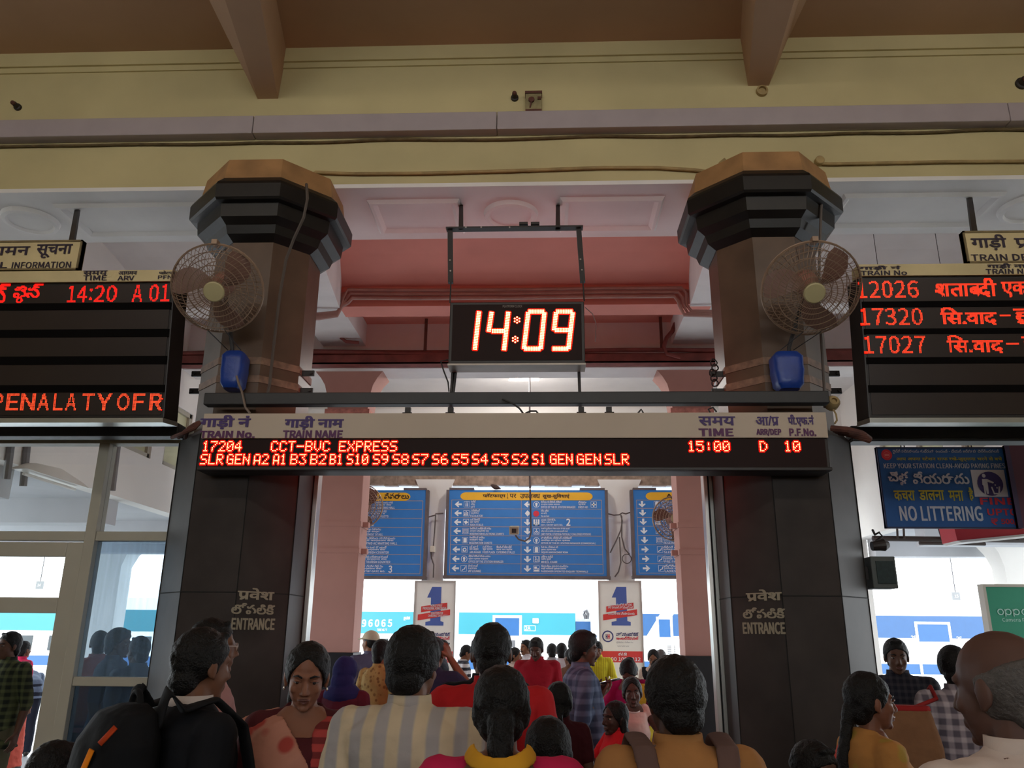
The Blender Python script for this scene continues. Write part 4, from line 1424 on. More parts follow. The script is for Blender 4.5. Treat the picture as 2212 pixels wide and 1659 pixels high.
# poster boxes round the two white columns
postw = M('poster_white', (226, 222, 214), 0.4, var=0.03)
postred = M('poster_red', (204, 54, 50), 0.45, var=0.03)
postblue = M('poster_blue', (70, 92, 158), 0.45, var=0.05)
postgrey = M('poster_grey', (196, 192, 192), 0.45, var=0.03)


def poster(x0, x1, y1, label, left):
    fr = Px(x0, 1258, x1, 1560, 13.7)
    t = thing('poster_box', label, 'poster', (fr.o.x + fr.W / 2, 13.9, fr.o.z))
    q = MB(); q.fbox(fr, 0, 0, fr.W, fr.H, -0.62, 0.0); q.build('box_body', postw, t)
    q = MB(); q.fbox(fr, -0.02, 0, 0.0, fr.H, -0.62, 0.015); q.fbox(fr, fr.W, 0, fr.W + 0.02, fr.H, -0.62, 0.015); q.fbox(fr, -0.02, fr.H, fr.W + 0.02, fr.H + 0.03, -0.62, 0.015); q.build('frame', alu, t)
    X = lambda f: x0 + f * (x1 - x0)
    q = MB()
    fr.poly(q, [(X(0.30), 1292), (X(0.42), 1268), (X(0.66), 1268), (X(0.66), 1344), (X(0.74), 1346), (X(0.74), 1354), (X(0.28), 1354), (X(0.28), 1346), (X(0.40), 1344), (X(0.40), 1292)], 0.0, 0.003)
    q.build('printed_one', postblue, t)
    q = MB()
    fr.poly(q, [(X(0.16), 1312), (X(0.82), 1303), (X(0.82), 1316), (X(0.16), 1325)], 0.003, 0.006)
    fr.poly(q, [(X(0.08), 1330), (X(0.90), 1318), (X(0.90), 1331), (X(0.08), 1343)], 0.003, 0.006)
    q.build('red_ribbon', postred, t)
    q = MB()
    fr.rect(q, x0, 1410, x1, 1434, 0.0, 0.004)
    q.build('red_band', postred, t)
    q = MB()
    if left:
        for tx, a, ya, c, yb in (("WORLD'S FIRST", 0.40, 1307, 0.70, 1312), ('PROFESSIONAL HOMEOPATHY', 0.20, 1313, 0.80, 1319), ('SOLUTION FOR', 0.42, 1324, 0.72, 1329), ('CHRONIC DISEASES', 0.34, 1330, 0.84, 1335)):
            fr.txt(q, tx, X(a), ya, X(c), yb, 0.008, 0.01)
    else:
        for tx, a, ya, c, yb in (('ప్రపంచంలోనే మొదటి', 0.24, 1305, 0.78, 1310), ('ప్రొఫెషనల్ హోమియోపతి', 0.2, 1311, 0.80, 1317), ('దీర్ఘకాలిక వ్యాధులకు', 0.2, 1324, 0.84, 1331)):
            fr.txt(q, tx, X(a), ya, X(c), yb, 0.008, 0.01)
    fr.txt(q, 'టోల్ ఫ్రీ', X(0.42), 1413, X(0.62), 1420, 0.006, 0.02); fr.txt(q, '1800 108 1212', X(0.10), 1423, X(0.94), 1431, 0.006, 0.012)
    q.build('lettering', signwhite, t)
    q = MB()
    ring(fr, q, X(0.18), 1378, 10.0, 12.8, 0.003)
    fr.txt(q, 'హోమియోకేర్', X(0.38), 1369, X(0.92), 1377, 0.004, 0.025)
    fr.txt(q, 'H', X(0.13), 1373, X(0.17), 1384, 0.004, 0.05)
    q.build('emblem', M('poster_navy', (48, 54, 110), 0.5, var=0), t)
    q = MB()
    fr.txt(q, 'ఇంటర్నేషనల్', X(0.38), 1378, X(0.92), 1386, 0.004, 0.025); fr.txt(q, 'H', X(0.18), 1373, X(0.23), 1384, 0.004, 0.05)
    q.build('lettering', redink, t)
    q = MB(); fr.txt(q, 'www', X(0.40), 1398, X(0.68), 1400, 0.004, 0.0); fr.txt(q, 'వైద్యం, విజ్ఞానం', X(0.38), 1389, X(0.78), 1393, 0.004, 0.0); q.build('lettering', M('poster_grey_ink', (110, 110, 118), 0.5, var=0), t)


poster(886, 974, 1445, 'poster box with a blue numeral one on the left white column', True)
poster(1301, 1394, 1445, 'poster box with red phone-number band on the right white column', False)

# blue no-littering sign hung on the right
fr = Px(1914, 966, 2206, 1141, 7.2)
t = thing('littering_sign', 'blue no littering sign hanging under the right steel bar', 'sign', (fr.o.x + fr.W / 2, 7.2, fr.o.z))
q = MB(); q.fbox(fr, 0, 0, fr.W, fr.H, -0.03, 0.0); q.build('sign_sheet', M('blue_littering_sheet', (34, 92, 158), 0.5, var=0.05), t)
e = 0.012
q = MB(); q.fbox(fr, 0, 0, fr.W, e, -0.035, 0.006); q.fbox(fr, 0, fr.H - e, fr.W, fr.H, -0.035, 0.006); q.fbox(fr, 0, 0, e, fr.H, -0.035, 0.006); q.fbox(fr, fr.W - e, 0, fr.W, fr.H, -0.035, 0.006); q.build('frame', M('blue_sign_frame', (40, 50, 84), 0.5, var=0.1), t)
q = MB()
for tx, x0, y0, x1, y1, bo in (('రైల్వే పరిసరాలను శుభ్రంగా ఉంచండి - చేయని జరిమానా చెల్లించవలసి', 1950, 971, 2186, 981, 0.01), ('KEEP YOUR STATION CLEAN-AVOID PAYING FINES', 1926, 1002, 2194, 1013, 0.03), ('చెత_త', 1932, 1020, 1978, 1051, 0.022), ('వేయరాదు', 1986, 1020, 2110, 1047, 0.022), ('NO LITTERING', 1947, 1094, 2127, 1126, 0.035)):
    fr.txt(q, tx, x0, y0, x1, y1, 0.005, bo)
q.build('lettering', M('white_littering_ink', (190, 196, 206), 0.5, var=0), t)
q = MB()
for tx, x0, y0, x1, y1, bo in (('आप अपना स~टेशन साफ रखे-जुर्माना भरने से बचे', 1956, 987, 2190, 998, 0.02), ('कचरा', 1940, 1061, 1986, 1083, 0.035), ('डालना', 1995, 1060, 2050, 1082, 0.035), ('मना', 2060, 1061, 2092, 1083, 0.035), ('है', 2104, 1054, 2114, 1083, 0.035)):
    fr.txt(q, tx, x0, y0, x1, y1, 0.005, bo)
q.build('lettering', M('yellow_littering_ink', (176, 168, 52), 0.5, var=0), t)
q = MB()
for tx, x0, y0, x1, y1, bo in (('FINE', 2126, 1076, 2204, 1091, 0.04), ('UPTO', 2138, 1099, 2204, 1114, 0.04), ('\u20b9', 2143, 1120, 2158, 1134, 0.03), ('500/-', 2164, 1120, 2205, 1134, 0.04)):
    fr.txt(q, tx, x0, y0, x1, y1, 0.005, bo)
disc(fr, q, 1936, 983, 12, 0.004, 12); q.build('red_print', M('red_littering_ink', (190, 44, 58), 0.5, var=0), t)
q = MB(); ring(fr, q, 1936, 983, 6.4, 7.2, 0.006); fr.rect(q, 1931, 981, 1941, 986, 0.004, 0.006); q.build('emblem', M('emblem_pink', (206, 110, 110), 0.5, var=0), t)
q = MB(); fr.rect(q, 2117, 1016, 2190, 1074, 0.0, 0.003); pn = q.build('picture_panel', M('picture_white', (196, 196, 204), 0.5, var=0), t)
q = MB(); disc(fr, q, 2155, 1046, 28, 0.005, 26); q.build('picture_disc', M('picture_violet', (52, 42, 110), 0.5, var=0), pn)
q = MB()
disc(fr, q, 2143, 1029, 4.2, 0.007); fr.poly(q, [(2138, 1036), (2149, 1036), (2163, 1043), (2161, 1046), (2149, 1042), (2149, 1052), (2148, 1068), (2144, 1068), (2143, 1054), (2142, 1068), (2139, 1068), (2139, 1050), (2137, 1049)], 0.005, 0.008)
fr.poly(q, [(2155, 1053), (2158, 1053), (2161, 1066), (2169, 1066), (2172, 1052), (2175, 1052), (2172, 1069), (2159, 1069)], 0.005, 0.008); disc(fr, q, 2165, 1049, 1.6, 0.007); disc(fr, q, 2168, 1055, 1.6, 0.007)
q.build('pictogram', MATS['picture_white'], pn)
for x in (1976, 2126):
    c = fr.p(*fr.q(x, 966), -0.015)
    q = MB(); q.tube([c + Vector((-0.015, 0, 0)), c + Vector((-0.012, 0, 0.05)), c + Vector((0.0, 0, 0.07)), c + Vector((0.012, 0, 0.05)), c + Vector((0.015, 0, 0))], 0.005, 6)
    q.tube([c + Vector((0, 0, 0.07)), (c.x, 7.2, 3.3), (c.x, 5.44, 3.2)] if False else [c + Vector((0, 0, 0.07)), (c.x, 7.21, 5.9)], 0.003, 5)
    q.build('hook', blackmetal, t)
# its dark neighbour, cut by the frame's edge
fr2 = Px(2200, 962, 2330, 1141, 7.15)
t = thing('maroon_sign', 'dark maroon sign at the right edge beside the no littering sign', 'sign', fr2.o)
q = MB(); q.fbox(fr2, 0, 0, fr2.W, fr2.H, -0.03, 0.0); q.build('sign_sheet', M('maroon_sheet', (84, 40, 60), 0.5, var=0.05), t)
q = MB(); q.fbox(fr2, 0, 0, 0.04, fr2.H, -0.03, 0.006); q.build('frame', M('violet_frame', (60, 44, 76), 0.5, var=0.05), t)

# red light box, green billboard, pipe and fittings on the right
fr = Px(2064, 1137, 2300, 1168, 7.9)
t = thing('light_box', 'red light box with a white underside below the no littering sign', 'sign', fr.o)
q = MB(); q.prism(fr, [fr.q(*p) for p in ((2068, 1168), (2300, 1145), (2300, 1100), (2064, 1120))], -0.3, 0.0); q.build('box_face', M('red_box', (196, 44, 56), 0.5, var=0.05), t)
q = MB(); q.prism(fr, [fr.q(*p) for p in ((2076, 1172), (2300, 1149), (2300, 1145), (2068, 1168))], -0.3, 0.01); q.build('underside', postw, t)
a_, c_ = at(1885, 1163, Y=9.5), at(2240, 1167, Y=9.5)
q = MB(); q.tube([a_, c_], 0.03, 8); tag(q.build('service_pipe', M('dark_pipe', (70, 60, 56), 0.6, var=0.1), smooth=True), 'dark horizontal pipe below the no littering sign', 'pipe')
q = MB(); q.tube([at(1986, 1173, Y=9.4), at(2128, 1175, Y=9.4)], 0.02, 8); tag(q.build('service_pipe', MATS['dark_pipe'], smooth=True), 'short dark rod just under the long pipe on the right', 'pipe')
for k, (p, p2) in enumerate((((1939, 1163), (1938, 1140)), ((1953, 1163), (1952, 1140)), ((2035, 1165), (2028, 1142)), ((2053, 1168), (2045, 1140)), ((2203, 1166), (2196, 1140)))):
    q = MB(); a_ = at(*p, Y=9.455); c_ = at(*p2, Y=9.455); d_ = (c_ - a_); q.tube([a_, a_ + d_ * 6], 0.013, 6)
    tag(q.build('pipe_hanger', MATS['dark_pipe']), ['leftmost', 'second from left', 'third from left', 'fourth from left', 'rightmost'][k] + ' of the five thin hangers of the pipe on the right', 'hanger')
fr = Px(2159, 1268, 2330, 1462, 9.0)
t = thing('green_billboard', 'green phone billboard at the right edge behind the white-shirted person at the right', 'billboard', (fr.o.x + fr.W / 2, 9.0, fr.o.z))
q = MB(); q.fbox(fr, 0, 0, fr.W, fr.H, -0.1, 0.0); q.build('billboard_face', M('green_sheet', (30, 132, 100), 0.5, var=0.04), t)
q = MB(); q.fbox(fr, -0.03, 0, 0.0, fr.H + 0.03, -0.1, 0.012); q.fbox(fr, 0, fr.H, fr.W, fr.H + 0.03, -0.1, 0.012); q.build('frame', alucream, t)
q = MB()
ring(fr, q, 2184, 1323, 5.0, 7.0); ring(fr, q, 2201, 1323, 5.0, 7.0); fr.rect(q, 2193.5, 1317, 2195.5, 1333, 0, 0.006); ring(fr, q, 2219, 1323, 5.0, 7.0); fr.rect(q, 2211.5, 1317, 2213.5, 1333, 0, 0.006); ring(fr, q, 2237, 1323, 5.0, 7.0)
fr.txt(q, 'Camera Phone', 2185, 1336, 2262, 1344, 0.005, 0.0)
q.build('lettering', M('mint_ink', (170, 210, 196), 0.5, var=0), t)
q = MB(); q.box(fr.o.x + 0.1, 9.02, 0, fr.o.x + 0.18, 9.1, fr.o.z); q.box(fr.o.x + fr.W - 0.2, 9.02, 0, fr.o.x + fr.W - 0.12, 9.1, fr.o.z); q.build('post', darkbar, t)
# ================================================================== wall fans
fanwire = M('fan_guard_wire', (150, 126, 106), 0.45, metal=0.3, var=0.15, scale=12)
fanhub = M('cream_fan_hub', (182, 172, 130), 0.5, var=0.05)
fanblade = M('fan_blade', (134, 102, 90), 0.45, var=0.08)
fanmotor = M('fan_motor', (168, 118, 104), 0.5, var=0.1)


def make_fan(label, loc, axis, R=0.30, n_rad=60, r=0.0028):
    """axis: where the fan blows"""
    t = thing('wall_fan', label, 'fan', loc)
    ax = Vector(axis).normalized()
    up = Vector((0, 0, 1))
    X = up.cross(ax).normalized()
    Z = ax.cross(X)
    o = Vector(loc)
    def P(rad, ang, d):
        return o + (X * math.cos(ang) + Z * math.sin(ang)) * rad + ax * d
    def dome(rad):
        return 0.035 + 0.085 * math.sqrt(max(0.0, 1 - (rad / R) ** 2.2))
    q = MB()
    for f in (1.0, 0.86, 0.72, 0.58, 0.46, 0.34):
        n = 40
        q.tube([P(R * f, 2 * math.pi * i / n, dome(R * f) if f < 1 else 0.03) for i in range(n)], r * (2.4 if f == 1 else 1.15), 5, closed=True)
    for k in range(n_rad):
        a = 2 * math.pi * k / n_rad
        q.tube([P(R * f, a + (1 - f) * 0.5, dome(R * f) if f < 1 else 0.03) for f in (0.2, 0.35, 0.55, 0.75, 0.9, 1.0)], r * 0.75, 3)
    q.build('front_guard', fanwire, t)
    q = MB()
    n = 40
    for f, d in ((1.0, 0.0), (0.8, -0.07), (0.55, -0.10), (0.3, -0.11)):
        q.tube([P(R * f, 2 * math.pi * i / n, d) for i in range(n)], r * (1.6 if f == 1 else 1.0), 4, closed=True)
    for k in range(36):
        a = 2 * math.pi * k / 36
        q.tube([P(R * f, a, d) for f, d in ((1.0, 0.0), (0.8, -0.07), (0.55, -0.10), (0.25, -0.11))], r * 0.75, 3)
    q.build('rear_guard', fanwire, t)
    q = MB(); q.lathe(P(0, 0, 0.10), ax, [(0, 0.068), (0.018, 0.068), (0.026, 0.060), (0.028, 0)], 28); q.build('hub_badge', fanhub, t, smooth=True)
    for k in range(3):
        a0 = 2 * math.pi * k / 3 + 0.5
        q = MB()
        rings = []
        for i in range(7):
            f = i / 6
            rad = 0.05 + f * (R * 0.80)
            half = (0.16 + 0.30 * math.sin(math.pi * min(1, f * 0.75 + 0.15))) * (1 if f < 0.95 else 0.8)
            row = [P(rad, a0 + f * 0.45 + half * s_, 0.025 + 0.035 * s_ * (1 - 0.4 * f)) for s_ in (-1, -0.4, 0.3, 1)]
            rings.append(row + [p - ax * 0.004 for p in reversed(row)])
        q.loft(rings); q.build('blade', fanblade, t, smooth=True)
    q = MB(); q.lathe(P(0, 0, -0.22), ax, [(0, 0.03), (0.01, 0.06), (0.05, 0.078), (0.12, 0.078), (0.16, 0.05), (0.25, 0.045), (0.26, 0)], 24); q.build('motor', fanmotor, t, smooth=True)
    c = P(R, math.pi / 2, 0.015)
    q = MB(); q.box(c.x - 0.018, c.y - 0.03, c.z - 0.012, c.x + 0.018, c.y + 0.03, c.z + 0.02); q.build('guard_clip', fanwire, t)
    return t


def hub_axis(px_hub, py_hub, px_c, py_c, Y):
    a, c = at(px_hub, py_hub, Y=Y - 0.11), at(px_c, py_c, Y=Y)
    return c, (a - c)


for (h, c, Y, lab, s) in (((460, 632), (472, 622), 4.80, 'cream wire-guarded wall fan on the left black pillar', -1), ((1762, 636), (1750, 622), 4.80, 'cream wire-guarded wall fan on the right black pillar', 1)):
    loc, ax = hub_axis(*h, *c, Y)
    f = make_fan(lab, loc, ax, 0.292 if s < 0 else 0.305)
    # stalk down to the wrapped switch box on the pillar
    d = at(500 if s < 0 else 1706, 790, Y=5.10)
    m0 = loc - Vector(ax).normalized() * 0.18
    q = MB(); q.tube([m0, m0 + Vector((0, 0.05, -0.12)), Vector((d.x, d.y - 0.02, d.z + 0.12)), d], 0.014, 8); q.build('stalk', blackmetal, f, smooth=True)
    for dx in (-14, 14):
        q = MB(); e_ = at((500 if s < 0 else 1706) + dx - s * 6, 756, Y=5.08); q.tube([loc + Vector((dx * 0.004, 0.05, -0.28)), e_], 0.003, 5); q.build('pull_cord', cable, f)
bluewrap = M('blue_plastic_wrap', (24, 58, 140), 0.35, var=0.15, scale=9, bump=0.5, bscale=14)
for px0, px1, py0, py1, lab in ((470, 529, 757, 837, 'bright blue plastic-wrapped box below the left fan'), (1676, 1735, 758, 838, 'bright blue plastic-wrapped box below the right fan')):
    a_, c_ = at(px0, py1, Y=5.06), at(px1, py0, Y=5.06)
    q = MB()
    cx, hw, rings = (a_.x + c_.x) / 2, (c_.x - a_.x) / 2, []
    for i in range(9):
        f = i / 8
        z = a_.z + (c_.z - a_.z) * f
        k = 0.84 + 0.16 * min(1, f * 2.2) + 0.02 * math.sin(i * 2.1)
        k2 = 0.75 if i in (0, 8) else 1.0
        rings.append([(cx + hw * k * k2 * math.copysign(abs(math.cos(a)) ** 0.45, math.cos(a)), 5.12 + 0.085 * k2 * math.copysign(abs(math.sin(a)) ** 0.45, math.sin(a)), z) for a in [2 * math.pi * (j + 0.5) / 20 for j in range(20)]])
    q.loft(rings)
    tag(q.build('wrapped_box', bluewrap, smooth=True), lab, 'switch box')
q = MB(); q.tube([at(x, y, Y=5.0) for x, y in ((511, 812), (516, 830), (522, 845), (530, 880), (540, 893))], 0.008, 6)
tag(q.build('fan_lead', M('pale_lead', (120, 104, 92), 0.6, var=0), smooth=True), 'pale lead hanging from the left blue box to the header', 'cable')

# clutter of clamps and coiled wire on the pillars' inner sides
q = MB()
for k in range(5):
    c = at(1542 + 3 * math.sin(k * 2.1), 783 + 11 * k, Y=5.45)
    n = 14
    q.tube([(c.x + 0.022 * math.cos(2 * math.pi * i / n), c.y + 0.01 * math.sin(4 * math.pi * i / n), c.z + 0.026 * math.sin(2 * math.pi * i / n)) for i in range(n)], 0.005, 5, closed=True)
tag(q.build('coiled_wire', cable, smooth=True), 'coils of black wire on the inner side of the right pillar', 'wire')
q = MB(); c = at(1797, 872, Y=5.14); q.lathe(c, (0, -1, 0.2), [(-0.02, 0.045), (0.03, 0.045), (0.05, 0.03), (0.05, 0.018), (0.03, 0.018), (0.03, 0)], 16)
q.tube([at(x, y, Y=5.05) for x, y in ((1800, 884), (1806, 895), (1808, 908), (1803, 915))], 0.006, 6)
tag(q.build('pipe_end', conduitc, smooth=True), 'open pale pipe end above the header at the right pillar', 'pipe')
q = MB()
for k in range(4):
    q.tube([at(1795 + 6 * k, 925 + 3 * k, Y=5.1 + 0.03 * k), at(1830 + 4 * k, 928 + 4 * k, Y=5.05 + 0.02 * k), at(1862 + 5 * k, 936 + 5 * k, Y=5.1), at(1878 - 3 * k, 948, Y=5.2)], 0.02, 7)
tag(q.build('cable_bundle', rust, smooth=True), 'thick bundle of brown cables at the right end of the train board', 'cable')
q = MB()
for k in range(3):
    q.tube([at(372 + 14 * k, 945, Y=5.25), at(395 + 6 * k, 936 - 5 * k, Y=5.1), at(420, 925 - 4 * k, Y=5.08), at(432, 912, Y=5.1)], 0.014, 7)
tag(q.build('cable_bundle', rust, smooth=True), 'brown cables at the left end of the train board', 'cable')
a_, c_ = at(1898, 1271, Y=5.4), at(1933, 1202, Y=5.4)
t = thing('wall_speaker', 'small grey box speaker on the outer side of the right pillar', 'speaker', (a_.x, 5.4, a_.z))
q = MB(); q.box(a_.x - 0.03, 5.4, a_.z, c_.x, 5.55, c_.z); q.build('cabinet', M('speaker_grey', (78, 84, 84), 0.6, var=0.1), t, bevel=0.006)
q = MB(); q.box(a_.x + 0.0, 5.392, a_.z + 0.03, c_.x - 0.015, 5.4, c_.z - 0.03); q.build('grille', M('speaker_dark', (44, 58, 60), 0.8, var=0.2, scale=60), t)
q = MB(); q.box(a_.x - 0.06, 5.46, a_.z + 0.06, a_.x - 0.02, 5.5, c_.z - 0.06); q.build('bracket', blackmetal, t)
c = at(1900, 1180, Y=5.45)
t = thing('bulkhead_lamp', 'small dark lamp above the box speaker on the right pillar', 'lamp', c)
q = MB(); q.lathe(c + Vector((-0.05, 0, 0)), (1, 0, 0.1), [(0, 0.03), (0.05, 0.034), (0.08, 0.04), (0.11, 0.02), (0.11, 0)], 14); q.build('housing', blackmetal, t)
q = MB(); q.tube([at(1885, 1145, Y=5.5), at(1890, 1155, Y=5.45), at(1899, 1150, Y=5.45), at(1906, 1158, Y=5.45), at(1893, 1168, Y=5.45), at(1889, 1178, Y=5.5)], 0.008, 6); q.build('bracket', blackmetal, t, smooth=True)

# ------------------------------------------------------------------ beyond: camera, bird, fans on the pink columns
c = at(1110, 1146, Y=12.0)
t = thing('security_camera', 'boxy security camera on a hooked pole before the central blue board', 'camera', c)
hs, hz = 10.0 / F * 12.2, 9.0 / F * 12.2
q = MB(); q.hexa([(c.x - hs, 12.0, c.z - hz), (c.x + hs, 12.0, c.z - hz), (c.x + hs, 12.35, c.z - hz + 0.05), (c.x - hs, 12.35, c.z - hz + 0.05), (c.x - hs, 12.0, c.z + hz), (c.x + hs, 12.0, c.z + hz), (c.x + hs, 12.35, c.z + hz + 0.05), (c.x - hs, 12.35, c.z + hz + 0.05)])
q.build('housing', M('camera_beige', (176, 164, 142), 0.5, var=0.05), t, bevel=0.01)
q = MB(); q.box(c.x - 0.03, 11.985, c.z - 0.035, c.x + 0.035, 12.0, c.z + 0.025); q.build('lens_window', blackmetal, t)
pole = [at(x, y, Y=12.1) for x, y in ((1144, 1010), (1146, 1100), (1147, 1150), (1144, 1162), (1134, 1169), (1120, 1165), (1113, 1156))]
pole.insert(0, Vector((pole[0].x, 12.1, 5.75)))
q = MB(); q.tube(pole, 0.013, 8); q.build('hooked_pole', M('pole_grey', (96, 84, 84), 0.5, var=0.1), t, smooth=True)

c = at(1071, 1052, Y=YB - 0.02)
t = thing('bird', 'small dark bird perched on top of the central blue board', 'bird', (c.x, c.y, c.z - 0.06))
q = MB(); s_ = 1 / F * 13.9
def bp(x, y): return Vector((c.x + (x - 1071) * s_, c.y, c.z - (y - 1052) * s_))
q.tube([bp(1060.5, 1047.5), bp(1063, 1048.5), bp(1066, 1050.5), bp(1070, 1052.5), bp(1075, 1054), bp(1080, 1055.5), bp(1083, 1056.3)], [0.01, 0.026, 0.036, 0.044, 0.034, 0.014, 0.006], 10)
q.tube([bp(1062, 1048), bp(1059, 1048.6)], [0.010, 0.002], 6); q.build('body', M('bird_brown', (62, 44, 40), 0.8, var=0.2), t, smooth=True)
for dx in (0, 2):
    q = MB(); q.tube([bp(1069 + dx, 1055), bp(1069 + dx, 1058.5)], 0.004, 5); q.build('leg', M('bird_leg', (60, 44, 40), 0.8, var=0), t)
for h, cc, lab in (((780, 1096), (783, 1094), 'grey caged fan behind the left pink column'), ((1458, 1122), (1455, 1120), 'grey caged fan behind the right pink column')):
    loc = at(*cc, Y=11.75)
    f = make_fan(lab, loc, (-0.1 if cc[0] < 1000 else 0.1, -1, -0.1), 0.31, 40, 0.004)
    q = MB(); q.tube([loc + Vector((0, 0.12, 0)), loc + Vector((0, 0.12, -0.3)), Vector((loc.x + (-0.12 if cc[0] < 1000 else 0.12), 11.46, loc.z - 0.35))], 0.02, 8); q.build('bracket', blackmetal, f)
# cables on the white columns
wirem = M('thin_dark_wire', (92, 80, 76), 0.7, var=0)
for pts, lab in (([(916, 1113), (925, 1117), (940, 1113), (941, 1110), (958, 1109)], 'kinked wire across the column left of the central board'),
                 ([(941, 1113), (939, 1145), (936, 1182)], 'straight wire dropping to the switch on the left white column'),
                 ([(931, 1192), (932, 1205), (937, 1220), (936, 1248)], 'wire from the switch to the left poster box'),
                 ([(1314, 1110), (1326, 1113), (1338, 1112), (1344, 1108), (1352, 1110), (1361, 1107)], 'sagging wire across the column right of the central board'),
                 ([(1341, 1112), (1344, 1125), (1341, 1145), (1330, 1170), (1318, 1194)], 'long curved wire down the right white column'),
                 ([(1343, 1115), (1343, 1160), (1349, 1185), (1360, 1198)], 'hanging wire on the right side of the right white column'),
                 ([(1338, 1160), (1340, 1195), (1341, 1215), (1336, 1235), (1328, 1246)], 'wire ending in clips above the right poster box')):
    q = MB(); q.tube([at(x, y, Y=13.82) for x, y in pts], 0.012, 5)
    tag(q.build('column_wire', wirem, smooth=True), lab, 'wire')
n = 24
q = MB(); cc = at(1354, 1207, Y=13.82); q.tube([(cc.x + 0.075 * math.cos(2 * math.pi * i / n), 13.82, cc.z + 0.075 * math.sin(2 * math.pi * i / n)) for i in range(n)], 0.008, 5, closed=True)
tag(q.build('wire_coil', wirem), 'round coil of wire on the right white column', 'wire')
cc = at(934, 1186, Y=13.8); q = MB(); q.box(cc.x - 0.04, 13.78, cc.z - 0.05, cc.x + 0.04, 13.9, cc.z + 0.05)
tag(q.build('wall_switch', M('switch_ivory', (206, 196, 180), 0.5, var=0.05), bevel=0.005), 'ivory switch on the left white column', 'switch')

# surface pipes and fitting on the left mezzanine, seen through the glass
for px, lab in (((24, 960, 14, 1035), 'left pipe on the mezzanine wall behind the glass'), ((59, 960, 50, 1050), 'thick pipe on the mezzanine wall behind the glass'), ((255, 960, 243, 1060), 'dark pipe on the mezzanine wall beside the mullion')):
    q = MB(); q.tube([at(px[0], px[1], X=-5.17), at(px[2], px[3], X=-5.17)], 0.035, 8)
    tag(q.build('wall_pipe', M('mez_pipe', (120, 118, 120), 0.6, var=0.15), smooth=True), lab, 'pipe')
a_ = at(100, 1033, X=-5.1)
t = thing('wall_lamp', 'white curved lamp on the left mezzanine wall behind the glass', 'lamp', a_)
q = MB(); q.loft([[(a_.x - 0.04, a_.y + dy, a_.z), (a_.x + 0.12, a_.y + dy, a_.z), (a_.x + 0.08 * k, a_.y + dy, a_.z + 0.12 * k), (a_.x - 0.04, a_.y + dy, a_.z + 0.12 * k)] for dy, k in ((-0.5, 0.1), (-0.3, 0.8), (0.1, 1.0), (0.4, 0.7), (0.6, 0.5))]); q.build('shade', postw, t, smooth=True)
q = MB(); q.tube([(a_.x + 0.02, a_.y - 0.4, a_.z - 0.03), (a_.x + 0.02, a_.y + 0.5, a_.z - 0.03)], 0.016, 8); q.build('tube', postw, t)

# ================================================================== train on the far track
cyan = M('train_cyan', (38, 116, 130), 0.35, var=0.04, scale=0.6)
trw = M('train_white', (226, 230, 232), 0.35, var=0.03, scale=0.6)
trblue = M('train_blue', (24, 72, 120), 0.35, var=0.04)
trwin = M('train_window', (30, 41, 46), 0.15, var=0.1)
tgrey = M('train_underframe', (70, 70, 74), 0.7, var=0.2)
YT = 28.0


def zT(py): return at(1000, py, Y=YT).z
def xT(px, py=1345): return at(px, py, Y=YT).x


ztop, zb1, zb0 = 2.42, zT(1326) if False else 2.36, 1.66
zw1, zw0, zs1, zs0 = 1.50, 1.02, 0.86, 0.55


def coach(xa, xb, label, band, wins, deco):
    t = thing('railway_coach', label, 'train', ((xa + xb) / 2, YT + 1.5, -1.0))
    q = MB()
    prof = [(0, -0.6), (0, 2.75), (0.15, 2.98), (0.5, 3.15), (1.5, 3.28), (2.5, 3.15), (2.85, 2.98), (3.0, 2.75), (3.0, -0.6)]
    q.loft([[(x, YT + y, z) for y, z in prof] for x in (xa, xb)]); q.build('body_shell', trw, t)
    q = MB(); q.box(xa, YT - 0.012, zb0, xb, YT, zb1); q.build('upper_band', band, t)
    q = MB(); q.box(xa, YT - 0.012, zs0, xb, YT, zs1); q.box(xa, YT - 0.012, -0.5, xb, YT, -0.1); q.build('lower_stripe', trblue, t)
    for x in wins:
        q = MB(); q.box(x - 0.24, YT - 0.016, zw0, x + 0.24, YT + 0.01, zw1); wo = q.build('window', trwin, t, bevel=0.05)
    q = MB(); q.box(xa + 0.3, YT + 0.3, -1.0, xb - 0.3, YT + 2.7, -0.6); q.build('underframe', tgrey, t)
    deco(t)
    return t


def door(t, px0, px1, py0, py1):
    a_, c_ = at(px0, py1, Y=YT), at(px1, py0, Y=YT)
    q = MB(); q.box(a_.x - 0.08, YT - 0.03, -0.4, a_.x, YT, c_.z + 0.08); q.box(c_.x, YT - 0.03, -0.4, c_.x + 0.08, YT, c_.z + 0.08); q.box(a_.x, YT - 0.03, c_.z, c_.x, YT, c_.z + 0.08)
    d = q.build('door', trw, t)
    q = MB(); q.box(a_.x, YT - 0.02, a_.z, c_.x, YT, c_.z); q.build('door_window', trblue, d)


